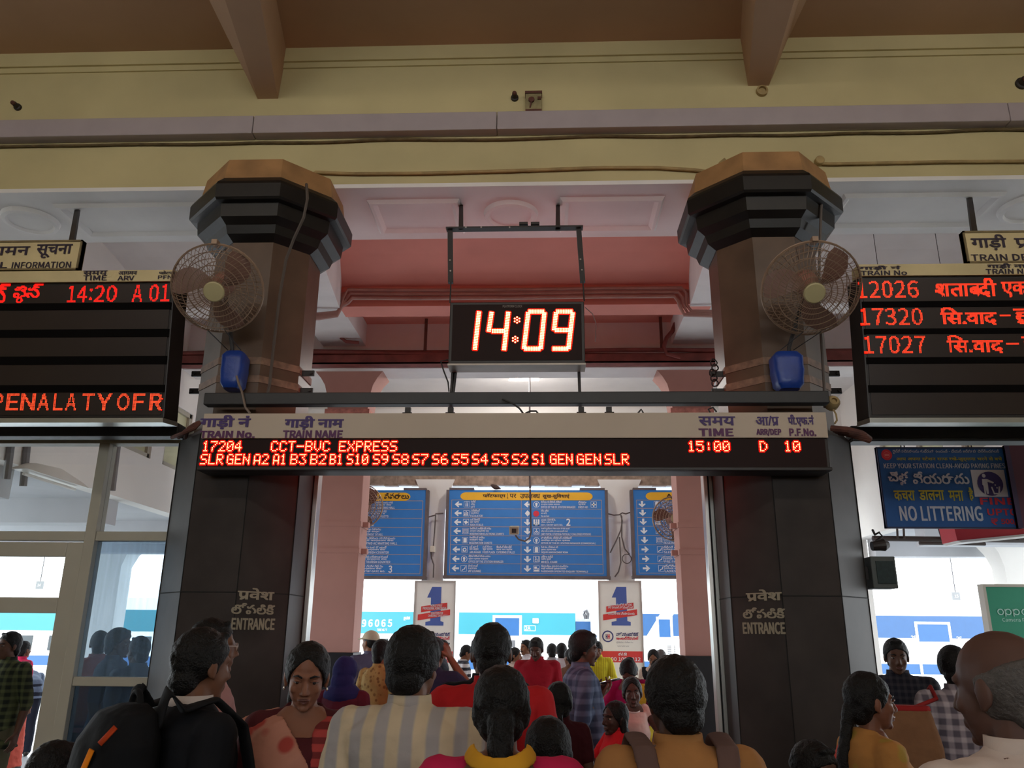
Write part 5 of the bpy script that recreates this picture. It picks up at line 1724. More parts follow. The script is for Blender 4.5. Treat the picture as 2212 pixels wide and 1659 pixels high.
def deco_a(t):
    f = Fr((0, YT - 0.012, 0))
    q = MB()
    for i, ch in enumerate('96065'):
        x = 782 + i * 14
        put_text(q, f, ch, (x, 1338, x + 9, 1354), 0.004, 0.03)
    put_text(q, f, 'రైల్వే', (872, 1332, 886, 1340), 0.004, 0.02); put_text(q, f, 'TARE 46.7 T', (815, 1358, 836, 1363), 0.004, 0.01)
    put_text(q, f, 'दक~िषण', (238, 1325, 262, 1338), 0.004, 0.02)
    for (x0, y0, x1, y1) in ((1132, 1351, 1133, 1363), (1156, 1351, 1157, 1363), (1132, 1351, 1157, 1352), (1132, 1362, 1157, 1363)):
        put_text(q, f, '-', (x0, y0, x1, y1), 0.004, 0.0)
    put_text(q, f, '2A', (1134, 1353, 1146, 1361), 0.004, 0.02)
    q.build('lettering', trw, t)
    door(t, 1069, 1122, 1335, 1373)
    c = at(1157, 1341, Y=YT)
    q = MB(); q.box(c.x - 0.1, YT - 0.06, c.z - 0.08, c.x + 0.1, YT, c.z + 0.08); q.build('side_lamp', trw, t, bevel=0.02)
    q = MB(); q.box(xT(1182), YT - 0.016, zw0 - 0.1, xT(1215), YT, zw1 + 0.05); q.build('toilet_window', M('milky_window', (214, 218, 220), 0.2, var=0.02), t, bevel=0.04)
    a_, c_ = at(1104, 1398, Y=YT), at(1113, 1383, Y=YT)
    q = MB(); q.box(a_.x, YT - 0.02, a_.z, c_.x, YT, c_.z); q.build('vent', tgrey, t)


def deco_b(t):
    door(t, 1985, 2046, 1349, 1386)
    door(t, 1424, 1447, 1338, 1376)
    q = MB()
    f = Fr((0, YT - 0.012, 0))
    for k in range(5):
        x0 = xT(1396 + k * 6)
        q.prism(f, [(x0, zb0), (x0 + 0.08, zb0), (x0 + 0.55, zb1), (x0 + 0.47, zb1)], 0.0, 0.004)
    put_text(q, f, '2S', (1968, 1373, 1979, 1382), 0.004, 0.02); put_text(q, f, '2S', (2066, 1375, 2078, 1384), 0.004, 0.02)
    q.build('lettering', trw, t)
    q = MB()
    for k in range(6):
        z = zT(1391 + k * 4.2)
        q.box(xT(1439), YT - 0.02, z - 0.012, xT(1456), YT, z + 0.012)
    q.build('louvre', tgrey, t)


xg0, xg1 = xT(1243), xT(1296)
coach(-30.0, xg0, 'cyan and white railway coach numbered 96065 on the far track', cyan, [xT(55 + 64 * k, 1388) for k in range(0, 13)], deco_a)
coach(xg1, 30.0, 'blue and white railway coach on the right half of the far track', M('train_deep_blue', (30, 70, 114), 0.35, var=0.04), [xT(1500 + 62 * k, 1392) for k in range(0, 6)] + [xT(2120 + 62 * k, 1392) for k in range(0, 6)], deco_b)
t = thing('coach_gangway', 'pale gangway with a hanging hose between the two railway coaches', 'train', ((xg0 + xg1) / 2, YT + 1.5, -0.5))
q = MB(); q.box(xg0, YT + 0.6, -0.5, xg1, YT + 2.4, 2.7); q.build('bellows', M('bellows_grey', (196, 200, 202), 0.7, var=0.1), t)
q = MB(); q.box(xg0 + 0.02, YT + 0.3, 1.6, xg1 - 0.02, YT + 0.58, 2.1); q.build('step_panel', trblue, t)
q = MB(); q.tube([at(x, y, Y=YT + 0.2) for x, y in ((1262, 1322), (1267, 1319), (1270, 1326), (1269, 1336), (1265, 1336), (1262, 1326))], 0.05, 6, closed=True); q.build('hose', tgrey, t)
a_ = at(1286, 1372, Y=YT - 0.1); q = MB(); q.box(a_.x - 0.14, YT - 0.1, a_.z, a_.x + 0.14, YT + 0.1, a_.z + 0.5); q.tube([(a_.x, YT, a_.z + 0.5), (a_.x, YT, a_.z + 0.85)], 0.05, 6); q.build('junction_box', M('pale_grey_box', (180, 184, 180), 0.6, var=0.05), t)
# green boards on the platform seen through the left glass
for (x0, y0, x1, y1, lab) in ((196, 1309, 236, 1347, 'teal board on the platform behind the left glass'),):
    fr = Px(x0, y0, x1, y1, 17.0)
    t = thing('teal_board', lab, 'sign', fr.o)
    q = MB(); q.fbox(fr, 0, 0, fr.W, fr.H, -0.06, 0); q.build('board_face', M('teal_sheet', (24, 168, 152), 0.5, var=0.05), t)
    q = MB(); q.box(fr.o.x + 0.02, 17.0, 0, fr.o.x + 0.08, 17.06, fr.o.z); q.box(fr.o.x + fr.W - 0.08, 17.0, 0, fr.o.x + fr.W - 0.02, 17.06, fr.o.z); q.build('post', tgrey, t)
q = MB(); q.box(-30, 18.9, 5.2, 30, 19.1, 5.34); struct('trim_10', q, tgrey)
for px, py, lab, tx in ((86, 1264, 'small grey hanging platform number sign at far left', '14'), (2065, 1288, 'small grey hanging platform number sign at far right', '15')):
    c = at(px, py, Y=19.0)
    t = thing('number_sign', lab, 'sign', c)
    q = MB(); q.box(c.x - 0.085, 18.98, c.z - 0.09, c.x + 0.085, 19.02, c.z + 0.09); q.build('sign_plate', M('grey_plate', (120, 122, 124), 0.6, var=0.05), t)
    q = MB(); q.tube([(c.x, 19.0, c.z + 0.09), (c.x, 19.0, 5.2)], 0.012, 5); q.build('rod', tgrey, t)
    q = MB(); put_text(q, Fr((c.x, 18.98, c.z)), tx, None, 0.004, 0.02, uvbox=(-0.04, -0.03, 0.04, 0.03)); q.build('lettering', trw, t)
# ================================================================== people
def TEX(name, size):
    t = bpy.data.textures.new(name, 'CLOUDS')
    t.noise_scale = size
    t.noise_depth = 2
    return t


tex_cloth, tex_hair = TEX('cloth_folds', 0.09), TEX('hair_strands', 0.022)
skin_mats = {}


def skin(tone):
    return M('skin_%d_%d_%d' % tone, tone, 0.55, var=0.06, scale=12, spec=0.3)


def cloth(name, col, pat=None, col2=None, freq=16.0, rough=0.85):
    """plain, striped ('v'), checked ('c') or figured ('f') cloth"""
    if name in MATS:
        return MATS[name]
    m = M(name, col, rough, var=0.10, scale=9, bump=0.25, bscale=26, spec=0.15)
    if pat:
        nt = m.node_tree
        p = nt.nodes['Principled BSDF']
        base = p.inputs['Base Color'].links[0].from_socket
        tc = nt.nodes.new('ShaderNodeTexCoord')
        sx = nt.nodes.new('ShaderNodeSeparateXYZ')
        nt.links.new(tc.outputs['Object'], sx.inputs[0])

        def band(sock, f, lo, hi):
            a = nt.nodes.new('ShaderNodeMath'); a.operation = 'MULTIPLY'; a.inputs[1].default_value = f
            b = nt.nodes.new('ShaderNodeMath'); b.operation = 'SINE'
            c = nt.nodes.new('ShaderNodeMapRange'); c.inputs[1].default_value = lo; c.inputs[2].default_value = hi
            nt.links.new(sock, a.inputs[0]); nt.links.new(a.outputs[0], b.inputs[0]); nt.links.new(b.outputs[0], c.inputs[0])
            return c.outputs[0]
        if pat == 'v':
            f = band(sx.outputs[0], freq * 6.2832, -0.3, 0.3)
        elif pat == 'h':
            f = band(sx.outputs[2], freq * 6.2832, -0.1, 0.3)
        elif pat == 'c':
            a, b = band(sx.outputs[0], freq * 6.2832, -0.2, 0.6), band(sx.outputs[2], freq * 6.2832, -0.2, 0.6)
            ad = nt.nodes.new('ShaderNodeMath'); ad.operation = 'ADD'
            hf = nt.nodes.new('ShaderNodeMath'); hf.operation = 'MULTIPLY'; hf.inputs[1].default_value = 0.5
            nt.links.new(a, ad.inputs[0]); nt.links.new(b, ad.inputs[1]); nt.links.new(ad.outputs[0], hf.inputs[0])
            f = hf.outputs[0]
        else:
            vo = nt.nodes.new('ShaderNodeTexVoronoi'); vo.inputs['Scale'].default_value = freq
            c = nt.nodes.new('ShaderNodeMapRange'); c.inputs[1].default_value = 0.25; c.inputs[2].default_value = 0.4
            c.inputs[3].default_value = 1.0; c.inputs[4].default_value = 0.0
            nt.links.new(tc.outputs['Object'], vo.inputs['Vector']); nt.links.new(vo.outputs['Distance'], c.inputs[0])
            f = c.outputs[0]
        mx = nt.nodes.new('ShaderNodeMix'); mx.data_type = 'RGBA'
        mx.inputs['B'].default_value = rgb(*col2)
        nt.links.new(f, mx.inputs['Factor']); nt.links.new(base, mx.inputs['A'])
        nt.links.new(mx.outputs['Result'], p.inputs['Base Color'])
    return m


hairblack = M('black_hair', (13, 11, 11), 0.55, var=0.25, scale=60, bump=0.6, bscale=160, spec=0.25)
hairgrey = M('grey_hair', (78, 73, 70), 0.6, var=0.25, scale=60, bump=0.5, bscale=140)
eyewhite = M('eye_white', (142, 130, 122), 0.4, var=0, spec=0.2)
eyedark = M('eye_iris', (30, 20, 16), 0.2, var=0)
lipm = M('lip_skin', (94, 52, 45), 0.5, var=0.05)


class Lo(MB):
    """geometry in a person's own frame (forward +Y, right +X, feet at 0), welded into one skin by a voxel remesh"""

    def cap(s, a, b, ra, rb, n=12):
        a, b = Vector(a), Vector(b)
        s.ball(a, ra, n); s.ball(b, rb, n)
        if (b - a).length > 1e-4:
            s.tube([a, a.lerp(b, 0.5), b], [ra, (ra + rb) / 2, rb], n)
        return s

    def chain(s, pts, rs, n=12):
        for i in range(len(pts) - 1):
            s.cap(pts[i], pts[i + 1], rs[i], rs[i + 1], n)
        return s

    def rings(s, rr, n=24, xf=None):
        """rr: (z, half width, half depth, y offset)"""
        out = []
        for z, hw, hd, yo in rr:
            ring_ = []
            for k in range(n):
                a = 2 * math.pi * k / n
                e = 0.86
                ring_.append(Vector((hw * math.copysign(abs(math.cos(a)) ** e, math.cos(a)), yo + hd * math.copysign(abs(math.sin(a)) ** e, math.sin(a)), z)))
            out.append([xf(p) for p in ring_] if xf else ring_)
        return s.loft(out)

    def moved(s, f):
        s.v = [tuple(f(Vector(v))) for v in s.v]
        return s

    def ribbon(s, pts, wid, th, nrm=None):
        """a flat band along pts; wid: half widths; nrm: outward normals"""
        pts = [Vector(p) for p in pts]
        R = []
        for i, p in enumerate(pts):
            t = (pts[min(i + 1, len(pts) - 1)] - pts[max(i - 1, 0)]).normalized()
            nv = Vector(nrm[i] if nrm else (0, 1, 0))
            sd = t.cross(nv).normalized()
            nv = sd.cross(t).normalized()
            h = wid[i] if isinstance(wid, (list, tuple)) else wid
            R.append([p + sd * h * math.cos(a) + nv * th * math.sin(a) for a in [2 * math.pi * k / 16 for k in range(16)]])
        return s.loft(R)

    def skinned(s, name, mat, root, scale, voxel=0.008, smooth=3, disp=0.0, tex=None, weld=True):
        me = bpy.data.meshes.new(name)
        me.from_pydata([tuple(c * scale for c in v) for v in s.v], [], s.f)
        bm = bmesh.new(); bm.from_mesh(me)
        bmesh.ops.recalc_face_normals(bm, faces=bm.faces)
        bm.to_mesh(me); bm.free()
        me.materials.append(mat)
        me.polygons.foreach_set('use_smooth', [True] * len(me.polygons))
        o = bpy.data.objects.new(name, me)
        COL.objects.link(o)
        o.parent = root
        if weld:
            r = o.modifiers.new('weld', 'REMESH'); r.mode = 'VOXEL'; r.voxel_size = voxel; r.use_smooth_shade = True
            if smooth:
                k = o.modifiers.new('soften', 'SMOOTH'); k.factor = 0.5; k.iterations = smooth
        if disp:
            d = o.modifiers.new('folds', 'DISPLACE'); d.texture = tex or tex_cloth; d.strength = disp; d.mid_level = 0.5; d.texture_coords = 'LOCAL'
        return o


def hand(mb, w, d, n, curl=0.35, side=1, spread=1.0):
    """w wrist, d finger direction, n palm normal (fingers curl towards it)"""
    w, d, n = Vector(w), Vector(d).normalized(), Vector(n)
    n = (n - d * n.dot(d)).normalized()
    t = d.cross(n) * side                      # towards the thumb
    for k in (-1, -0.33, 0.33, 1):
        mb.cap(w + d * 0.012 + t * k * 0.018, w + d * 0.088 + t * k * 0.031, 0.017, 0.0135, 8)
    for k, L in ((1, 0.072), (0.33, 0.080), (-0.33, 0.075), (-1, 0.058)):
        p = w + d * 0.090 + t * k * 0.033
        a, pts = curl * 0.5, [p]
        for j, f in enumerate((0.42, 0.33, 0.25)):
            dirv = (d * math.cos(a) + n * math.sin(a) + t * k * 0.10 * spread).normalized()
            p = p + dirv * L * f
            pts.append(p)
            a += curl
        mb.chain(pts, [0.0092, 0.0086, 0.008, 0.007], 8)
    b = w + d * 0.028 + t * 0.030
    m = b + (d * 0.62 + t * 0.6 + n * 0.25).normalized() * 0.045
    e = m + (d * 0.85 + t * 0.25 + n * 0.35).normalized() * 0.034
    mb.chain([b, m, e], [0.0135, 0.011, 0.009], 8)


def person(lab, px, py, Y, yaw=0.0, head=(0, 0, 0), tone=(104, 68, 48), build=1.0, woman=False, kid=0.0, lean=0.0,
           top=None, sleeve=0.5, hem=0.80, neck='shirt', bottom=None, skirt=False, hair='short', hairmat=None, arms=None, voxel=0.008, near=False,
           face=False, x_off=0.0, group=None, H=None, collar=None, belly=0.0, sit=0.0, moustache=False, shoes=True, long_skirt=0.06):
    p = at(px, py, Y=Y)
    H = H or p.z
    s = H / 1.70
    hs = 1.0 + kid
    root = thing('person', lab, 'person', (p.x + x_off, Y, 0), math.radians(yaw), group)
    sk = skin(tone)
    sw = (0.155 if woman else 0.172) * build * (0.92 if kid else 1)
    la = math.radians(lean)
    piv = Vector((0, 0, 0.93))

    def bend(q):
        q = Vector(q)
        f = max(0.0, min(1.0, (q.z - 0.86) / 0.28))
        return piv + Matrix.Rotation(-la * f, 3, 'X') @ (q - piv) if la else q

    nb = Vector((0, -0.01, 1.445))
    hc0 = Vector((0, 0.012, 1.70 - 0.112 * hs - 0.012))
    HR = (Matrix.Rotation(math.radians(head[0]), 3, 'Z') @ Matrix.Rotation(math.radians(-head[1]), 3, 'X') @ Matrix.Rotation(math.radians(head[2]), 3, 'Y'))
    pv = Vector((0, -0.005, 1.50))

    def hd(q):                                  # head frame -> body frame
        q = hc0 + Vector(q) * hs
        q = pv + HR @ (q - pv)
        return bend(q)

    def legs(b, inf=0.0, to=0.07):
        for e in (-1, 1):
            hip, kn, an = Vector((e * 0.088, 0, 0.90)), Vector((e * 0.092, 0.012, 0.49)), Vector((e * 0.094, -0.015, to))
            b.chain([hip, hip.lerp(kn, 0.5), kn], [0.088 + inf, 0.074 + inf, 0.056 + inf * 1.1])
            b.chain([kn, kn.lerp(an, 0.35), an], [0.056 + inf * 1.1, 0.054 + inf * 1.3, 0.038 + inf * 1.5])

    T = [(0.84, 0.130, 0.100, 0.0), (0.90, 0.160, 0.118, -0.008), (1.00, 0.152 + belly * 0.4, 0.108 + belly * 0.6, belly * 0.5), (1.09, 0.140 + belly * 0.5, 0.100 + belly, belly * 0.6),
         (1.20, 0.152 + belly * 0.2, 0.110 + belly * 0.4, belly * 0.2), (1.30, sw * 0.97, 0.113, -0.006), (1.37, sw, 0.098, -0.012), (1.42, sw * 0.72, 0.074, -0.016), (1.455, 0.068, 0.058, -0.012)]
    if woman:
        T = [(z, w_ * (1.04 if z < 1.0 else 0.93 if 1.05 < z < 1.15 else 1), d_ + (0.018 if 1.18 < z < 1.33 else 0), y_ + (0.016 if 1.18 < z < 1.33 else 0)) for z, w_, d_, y_ in T]
    T = [(z, w_ * build if z < 1.40 else w_, d_ * build if z < 1.4 else d_, y_) for z, w_, d_, y_ in T]
    sh = [bend((e * (sw + 0.004), -0.012, 1.375)) for e in (-1, 1)]
    dflt = [((e * (sw + 0.062), -0.045, 1.10), (e * (sw + 0.072), 0.025, 0.865)) for e in (-1, 1)]
    arms = arms or [None, None]
    A = []
    for i, e in enumerate((-1, 1)):
        a = arms[i] or dflt[i]
        A.append((sh[i], Vector(a[0]), Vector(a[1]), a[2] if len(a) > 2 else None, a[3] if len(a) > 3 else None, a[4] if len(a) > 4 else 0.35))

    # ---- body: one continuous skin
    b = Lo()
    b.rings(T, xf=bend)
    for e in (-1, 1):
        b.cap(bend((e * 0.062, -0.018, 1.404)), sh[0 if e < 0 else 1], 0.034, 0.048)
    legs(b)
    for e in (-1, 1):
        b.chain([(e * 0.094, -0.03, 0.05), (e * 0.10, 0.07, 0.035), (e * 0.105, 0.16, 0.026)], [0.036, 0.036, 0.026])
    for i, e in enumerate((-1, 1)):
        S, E, W, fd, pn, cu = A[i]
        b.chain([S, S.lerp(E, 0.45), E], [0.054 * build, 0.047 * build, 0.040])
        b.chain([E, E.lerp(W, 0.3), W], [0.040, 0.039, 0.026])
        d = Vector(fd) if fd else (W - E)
        n = Vector(pn) if pn else Vector((-e, 0.1, 0))
        hand(b, W, d, n, cu, side=(e if not pn else e))
    b.chain([bend(nb - Vector((0, 0, 0.03))), hd((0, -0.012, -0.085))], [0.058 if not woman else 0.05, 0.055 if not woman else 0.047])
    h = Lo()
    h.ball((0, -0.012, 0.020), (0.074, 0.094, 0.092), 20)
    h.ball((0, 0.030, -0.030), (0.061, 0.060, 0.082), 18)
    h.ball((0, 0.034, -0.080), (0.045, 0.049, 0.036), 14)
    h.ball((0, 0.072, -0.100), (0.020, 0.016, 0.014), 10)
    h.cap((0, 0.086, 0.004), (0, 0.104, -0.034), 0.0075, 0.0115, 8)
    h.ball((-0.011, 0.094, -0.040), 0.008, 8); h.ball((0.011, 0.094, -0.040), 0.008, 8)
    h.cap((-0.040, 0.068, 0.020), (0, 0.083, 0.016), 0.010, 0.010, 8); h.cap((0.040, 0.068, 0.020), (0, 0.083, 0.016), 0.010, 0.010, 8)
    h.ball((-0.036, 0.062, -0.032), (0.021, 0.020, 0.020), 10); h.ball((0.036, 0.062, -0.032), (0.021, 0.020, 0.020), 10)
    h.cap((-0.017, 0.084, -0.064), (0.017, 0.084, -0.064), 0.0065, 0.0065, 8); h.cap((-0.015, 0.082, -0.073), (0.015, 0.082, -0.073), 0.007, 0.007, 8)
    for e in (-1, 1):
        h.ball((e * 0.077, -0.008, -0.012), (0.009, 0.019, 0.031), 10)
        h.ball((e * 0.074, 0.0, -0.036), (0.008, 0.010, 0.012), 8)
    h.moved(hd)
    b.v, b.f, b.m = b.v + h.v, b.f + [tuple(i + len(b.v) for i in f) for f in h.f], b.m + h.m
    b.skinned('body', sk, root, s, voxel * s, 2)
    if face:
        for e in (-1, 1):
            q = Lo(); q.ball((e * 0.031, 0.0695, -0.002), (0.0135, 0.0130, 0.0058), 12); q.moved(hd)
            eo = q.skinned('eye', eyewhite, root, s, weld=False)
            q = Lo(); q.ball((e * 0.031, 0.0794, -0.003), (0.0062, 0.0045, 0.0060), 10); q.moved(hd)
            qo = q.skinned('iris', eyedark, eo, s, weld=False)
            q = Lo(); q.tube([hd((e * 0.014, 0.0895, 0.017)), hd((e * 0.030, 0.0835, 0.023)), hd((e * 0.048, 0.070, 0.017))], [0.0032, 0.004, 0.002], 6); q.skinned('eyebrow', hairblack, root, s, weld=False)
            q = Lo(); near and q.tube([hd((e * 0.016, 0.083, 0.002)), hd((e * 0.031, 0.0885, 0.0075)), hd((e * 0.046, 0.075, 0.001))], [0.0028, 0.0036, 0.0024], 6); near and q.skinned('eyelid', sk, root, s, weld=False)
        q = Lo(); q.tube([hd((-0.022, 0.083, -0.066)), hd((-0.008, 0.0915, -0.0625)), hd((0, 0.0905, -0.064)), hd((0.008, 0.0915, -0.0625)), hd((0.022, 0.083, -0.066))], [0.002, 0.005, 0.0048, 0.005, 0.002], 8)
        q.tube([hd((-0.020, 0.083, -0.068)), hd((0, 0.0905, -0.0745)), hd((0.020, 0.083, -0.068))], [0.002, 0.006, 0.002], 8); q.skinned('lips', lipm, root, s, weld=False)
    if moustache:
        q = Lo(); q.tube([hd((-0.030, 0.078, -0.064)), hd((-0.012, 0.093, -0.054)), hd((0.012, 0.093, -0.054)), hd((0.030, 0.078, -0.064))], [0.002, 0.0065, 0.0065, 0.002], 8); q.skinned('moustache', hairblack, root, s, weld=False)

    # ---- hair
    hm = hairmat or hairblack

    def clip(q, co, no):
        me = bpy.data.meshes.new('t'); me.from_pydata(q.v, [], q.f)
        bm = bmesh.new(); bm.from_mesh(me)
        g = bmesh.ops.bisect_plane(bm, geom=bm.verts[:] + bm.edges[:] + bm.faces[:], plane_co=co, plane_no=no, clear_outer=True)
        ed = [x for x in g['geom_cut'] if isinstance(x, bmesh.types.BMEdge)]
        bmesh.ops.contextual_create(bm, geom=ed)
        bm.verts.index_update()
        q.v = [tuple(v.co) for v in bm.verts]; q.f = [tuple(v.index for v in f.verts) for f in bm.faces]; q.m = [0] * len(q.f)
        bm.free(); bpy.data.meshes.remove(me)
        return q
    if hair in ('short', 'thick', 'pony', 'bun', 'braid', 'bob', 'part'):
        k = {'short': 0.0, 'thick': 0.010}.get(hair, 0.004)
        q = Lo(); q.ball((0, -0.016, 0.024), (0.083 + k, 0.101 + k, 0.100 + k), 28)
        if hair in ('short', 'thick'):
            clip(q, (0, 0.022, 0), (0, 0.74, -0.67))
            q.ball((0, -0.062, -0.045), (0.060 + k, 0.044 + k, 0.058), 18)
            for e in (-1, 1):
                q.cap((e * 0.073, 0.012, 0.03), (e * 0.071, 0.010, -0.022), 0.011, 0.006, 8)
            q.cap((-0.030, 0.050, 0.098), (0.030, 0.050, 0.098), 0.013 + k * 0.6, 0.013 + k * 0.6, 10)
        else:
            halves = []
            for e in (-1, 1):                     # two halves that meet in a centre parting
                g = Lo(); g.ball((0, -0.016, 0.022), (0.084, 0.101, 0.098), 36)
                clip(g, (-0.003 * e, 0, 0), (-e, 0, 0)); clip(g, (0, 0.064, 0.082), (-e * 0.50, 0.64, -0.56))
                halves.append(g)
            q = Lo()
            for g in halves:
                k0 = len(q.v)
                q.v += g.v; q.f += [tuple(i + k0 for i in f) for f in g.f]; q.m += g.m
            q.ball((0, -0.050, -0.042), (0.070, 0.052, 0.062), 18)
            for e in (-1, 1):
                q.ball((e * 0.068, -0.040, -0.010), (0.018, 0.030, 0.046), 12)
        if hair == 'bun':
            q.ball((0, -0.125, -0.01), (0.045, 0.04, 0.045), 14)
        if hair == 'bob':
            for e in (-1, 1):
                q.chain([(e * 0.068, -0.02, -0.02), (e * 0.070, -0.03, -0.10)], [0.03, 0.028])
            q.ball((0, -0.06, -0.10), (0.075, 0.045, 0.06), 14)
        q.moved(hd)
        if hair in ('pony', 'braid'):
            w_ = 0.042 if hair == 'braid' else 0.03
            a0, a1 = hd((0, -0.10, -0.04)), hd((0, -0.115, -0.12))
            q.chain([a0, a1, bend((0.0, -0.135, 1.34)), bend((0.005, -0.135, 1.24 if hair == 'pony' else 1.20)), bend((0.008, -0.128, 1.19 if hair == 'pony' else 1.05))], [w_ * 0.95, w_ * 0.85, w_, w_ * 0.95, w_ * 0.6])
        q.skinned('hair', hm, root, s, 0.006 * s, 1, 0.010 if near else 0.007, tex_hair)
    elif hair == 'bald':
        q = Lo(); q.ball((0, -0.018, 0.010), (0.080, 0.100, 0.092), 24)
        clip(q, (0, -0.018, 0.030), (0, 0.30, 0.95)); clip(q, (0, 0.012, 0), (0, 1, 0))
        q.ball((0, -0.06, -0.05), (0.058, 0.042, 0.045), 14)
        q.moved(hd); q.skinned('hair', hairgrey, root, s, 0.006 * s, 1, 0.004, tex_hair)
    elif hair == 'cap':
        q = Lo(); q.ball((0, -0.018, 0.012), (0.080, 0.098, 0.090), 20); clip(q, (0, 0.02, 0), (0, 0.8, -0.6)); q.moved(hd); q.skinned('hair', hairblack, root, s, 0.007 * s, 1, 0.004, tex_hair)
        q = Lo(); q.ball((0, -0.012, 0.030), (0.090, 0.108, 0.098), 24); clip(q, (0, 0, 0.030), (0, 0.1, -1))
        q.chain([(-0.035, 0.085, 0.038), (-0.03, 0.155, 0.030)], [0.012, 0.008]); q.chain([(0.035, 0.085, 0.038), (0.03, 0.155, 0.030)], [0.012, 0.008]); q.chain([(0, 0.09, 0.038), (0, 0.165, 0.030)], [0.014, 0.009]); q.chain([(-0.03, 0.155, 0.03), (0.03, 0.155, 0.03)], [0.008, 0.008])
        q.moved(hd); q.skinned('cap', cloth('cream_cap', (196, 184, 158)), root, s, 0.007 * s, 2)
    elif hair == 'scarf':
        q = Lo(); q.ball((0, -0.022, 0.012), (0.098, 0.112, 0.112), 24)
        q.ball((0, -0.045, -0.08), (0.100, 0.088, 0.10), 18); q.moved(hd)
        q.ball(bend((0, -0.03, 1.40)), (0.16, 0.11, 0.10), 18)
        q.skinned('headscarf', cloth('blue_headscarf', (38, 38, 84)), root, s, 0.008 * s, 3, 0.012)

    # ---- clothes
    if top:
        q = Lo()
        inf = 0.016
        tz = [r for r in T if r[0] >= hem]
        if hem < 0.84:
            tz = [(hem, 0.185 * build, 0.140 * build + belly * 0.4, -0.002 + belly * 0.3)] + tz
        rr = [(z, w_ + inf + (0.012 if z < 1.15 else 0), d_ + inf + (0.008 if z < 1.15 else 0), y_) for z, w_, d_, y_ in tz if z < 1.44]
        if neck == 'scoop':
            rr = [(z, w_, d_, y_ + (0.0 if z < 1.4 else 0.0)) for z, w_, d_, y_ in rr if z < 1.40]
            rr[-1] = (1.385, rr[-1][1] * 0.985, rr[-1][2] * 0.9, rr[-1][3])
        else:
            rr += [(1.45, 0.080, 0.072, -0.012), (1.468, 0.066, 0.060, -0.010)]
        q.rings(rr, xf=(lambda v: bend((v.x, v.y, v.z - max(0.0, v.y + 0.01) * 1.1 * max(0.0, min(1.0, (v.z - 1.36) / 0.08))))) if neck == 'vee' else bend)
        for i, e in enumerate((-1, 1)):
            S, E, W, *_ = A[i]
            r0 = 0.066 * build
            if neck != 'scoop':
                q.cap(bend((e * 0.078, -0.018, 1.402)), S, 0.047, 0.067 * build)
            else:
                q.cap(bend((e * 0.105, -0.018, 1.40)), S, 0.052, 0.066 * build)
            if sleeve <= 0.05:
                continue
            if sleeve <= 1.0:
                M_ = S.lerp(E, sleeve)
                q.chain([S, S.lerp(E, sleeve * 0.5), M_], [r0, 0.064 * build, 0.059 * build])
            else:
                M_ = E.lerp(W, sleeve - 1.0)
                q.chain([S, S.lerp(E, 0.5), E], [r0, 0.060 * build, 0.054 * build]); q.chain([E, M_], [0.054 * build, 0.044])
        q.skinned('shirt', top, root, s, max(voxel, 0.008) * s, 4, 0.016, tex_cloth)
        if neck == 'shirt':
            q = Lo()
            n = 22
            R0, R1 = [], []
            for j in range(n + 1):
                a = math.radians(-68 + (316) * j / n) + math.pi / 2 - math.radians(-68 + 158) - math.pi / 2
                a = math.radians(112) + math.radians(316) * j / n
                cx, cy = math.cos(a), math.sin(a)
                R0.append([bend((0.070 * cx, -0.012 + 0.064 * cy, 1.432)), bend((0.079 * cx, -0.012 + 0.073 * cy, 1.430)), bend((0.073 * cx, -0.010 + 0.067 * cy, 1.482)), bend((0.066 * cx, -0.010 + 0.060 * cy, 1.482))])
            q.loft(R0)
            q.skinned('collar', collar or top, root, s, weld=False)
    if bottom:
        q = Lo()
        if skirt:
            zt = 1.02
            q.rings([(long_skirt, 0.23, 0.20, 0.0), (0.35, 0.21, 0.18, 0.0), (0.65, 0.195, 0.165, 0.0), (0.86, 0.185, 0.145, 0.0), (zt, 0.160, 0.122, 0.0)])
            q.skinned('skirt', bottom, root, s, 0.010 * s, 3, 0.03, tex_cloth)
        else:
            legs(q, 0.016, 0.075)
            q.rings([(0.80, 0.165, 0.125, -0.004), (0.90, 0.178, 0.136, -0.006), (1.0, 0.165, 0.122, 0.0)])
            q.skinned('trousers', bottom, root, s, 0.010 * s, 3, 0.014, tex_cloth)
    if shoes:
        for e in (-1, 1):
            q = Lo(); q.chain([(e * 0.094, -0.035, 0.045), (e * 0.10, 0.07, 0.042), (e * 0.105, 0.165, 0.034)], [0.042, 0.042, 0.033])
            q.v = [(x, y, max(z, 0.002)) for x, y, z in q.v]
            q.skinned('shoe', M('dark_shoe', (40, 34, 30), 0.5, var=0.1), root, s, 0.009 * s, 2)
    root['_s'] = s
    return root, s, bend, hd


def extra(root, s, name, mat, mb, voxel=0.008, smooth=3, disp=0.008, weld=True):
    return mb.skinned(name, mat, root, s, voxel * s, smooth, disp, tex_cloth, weld)


black = cloth('black_cloth', (22, 22, 26))
darkjean = cloth('dark_jeans', (32, 36, 48))
greytrouser = cloth('grey_trousers', (64, 62, 64))
beigetrouser = cloth('beige_trousers', (128, 112, 92))
T_D, T_M, T_L = (84, 54, 40), (110, 72, 52), (132, 92, 68)

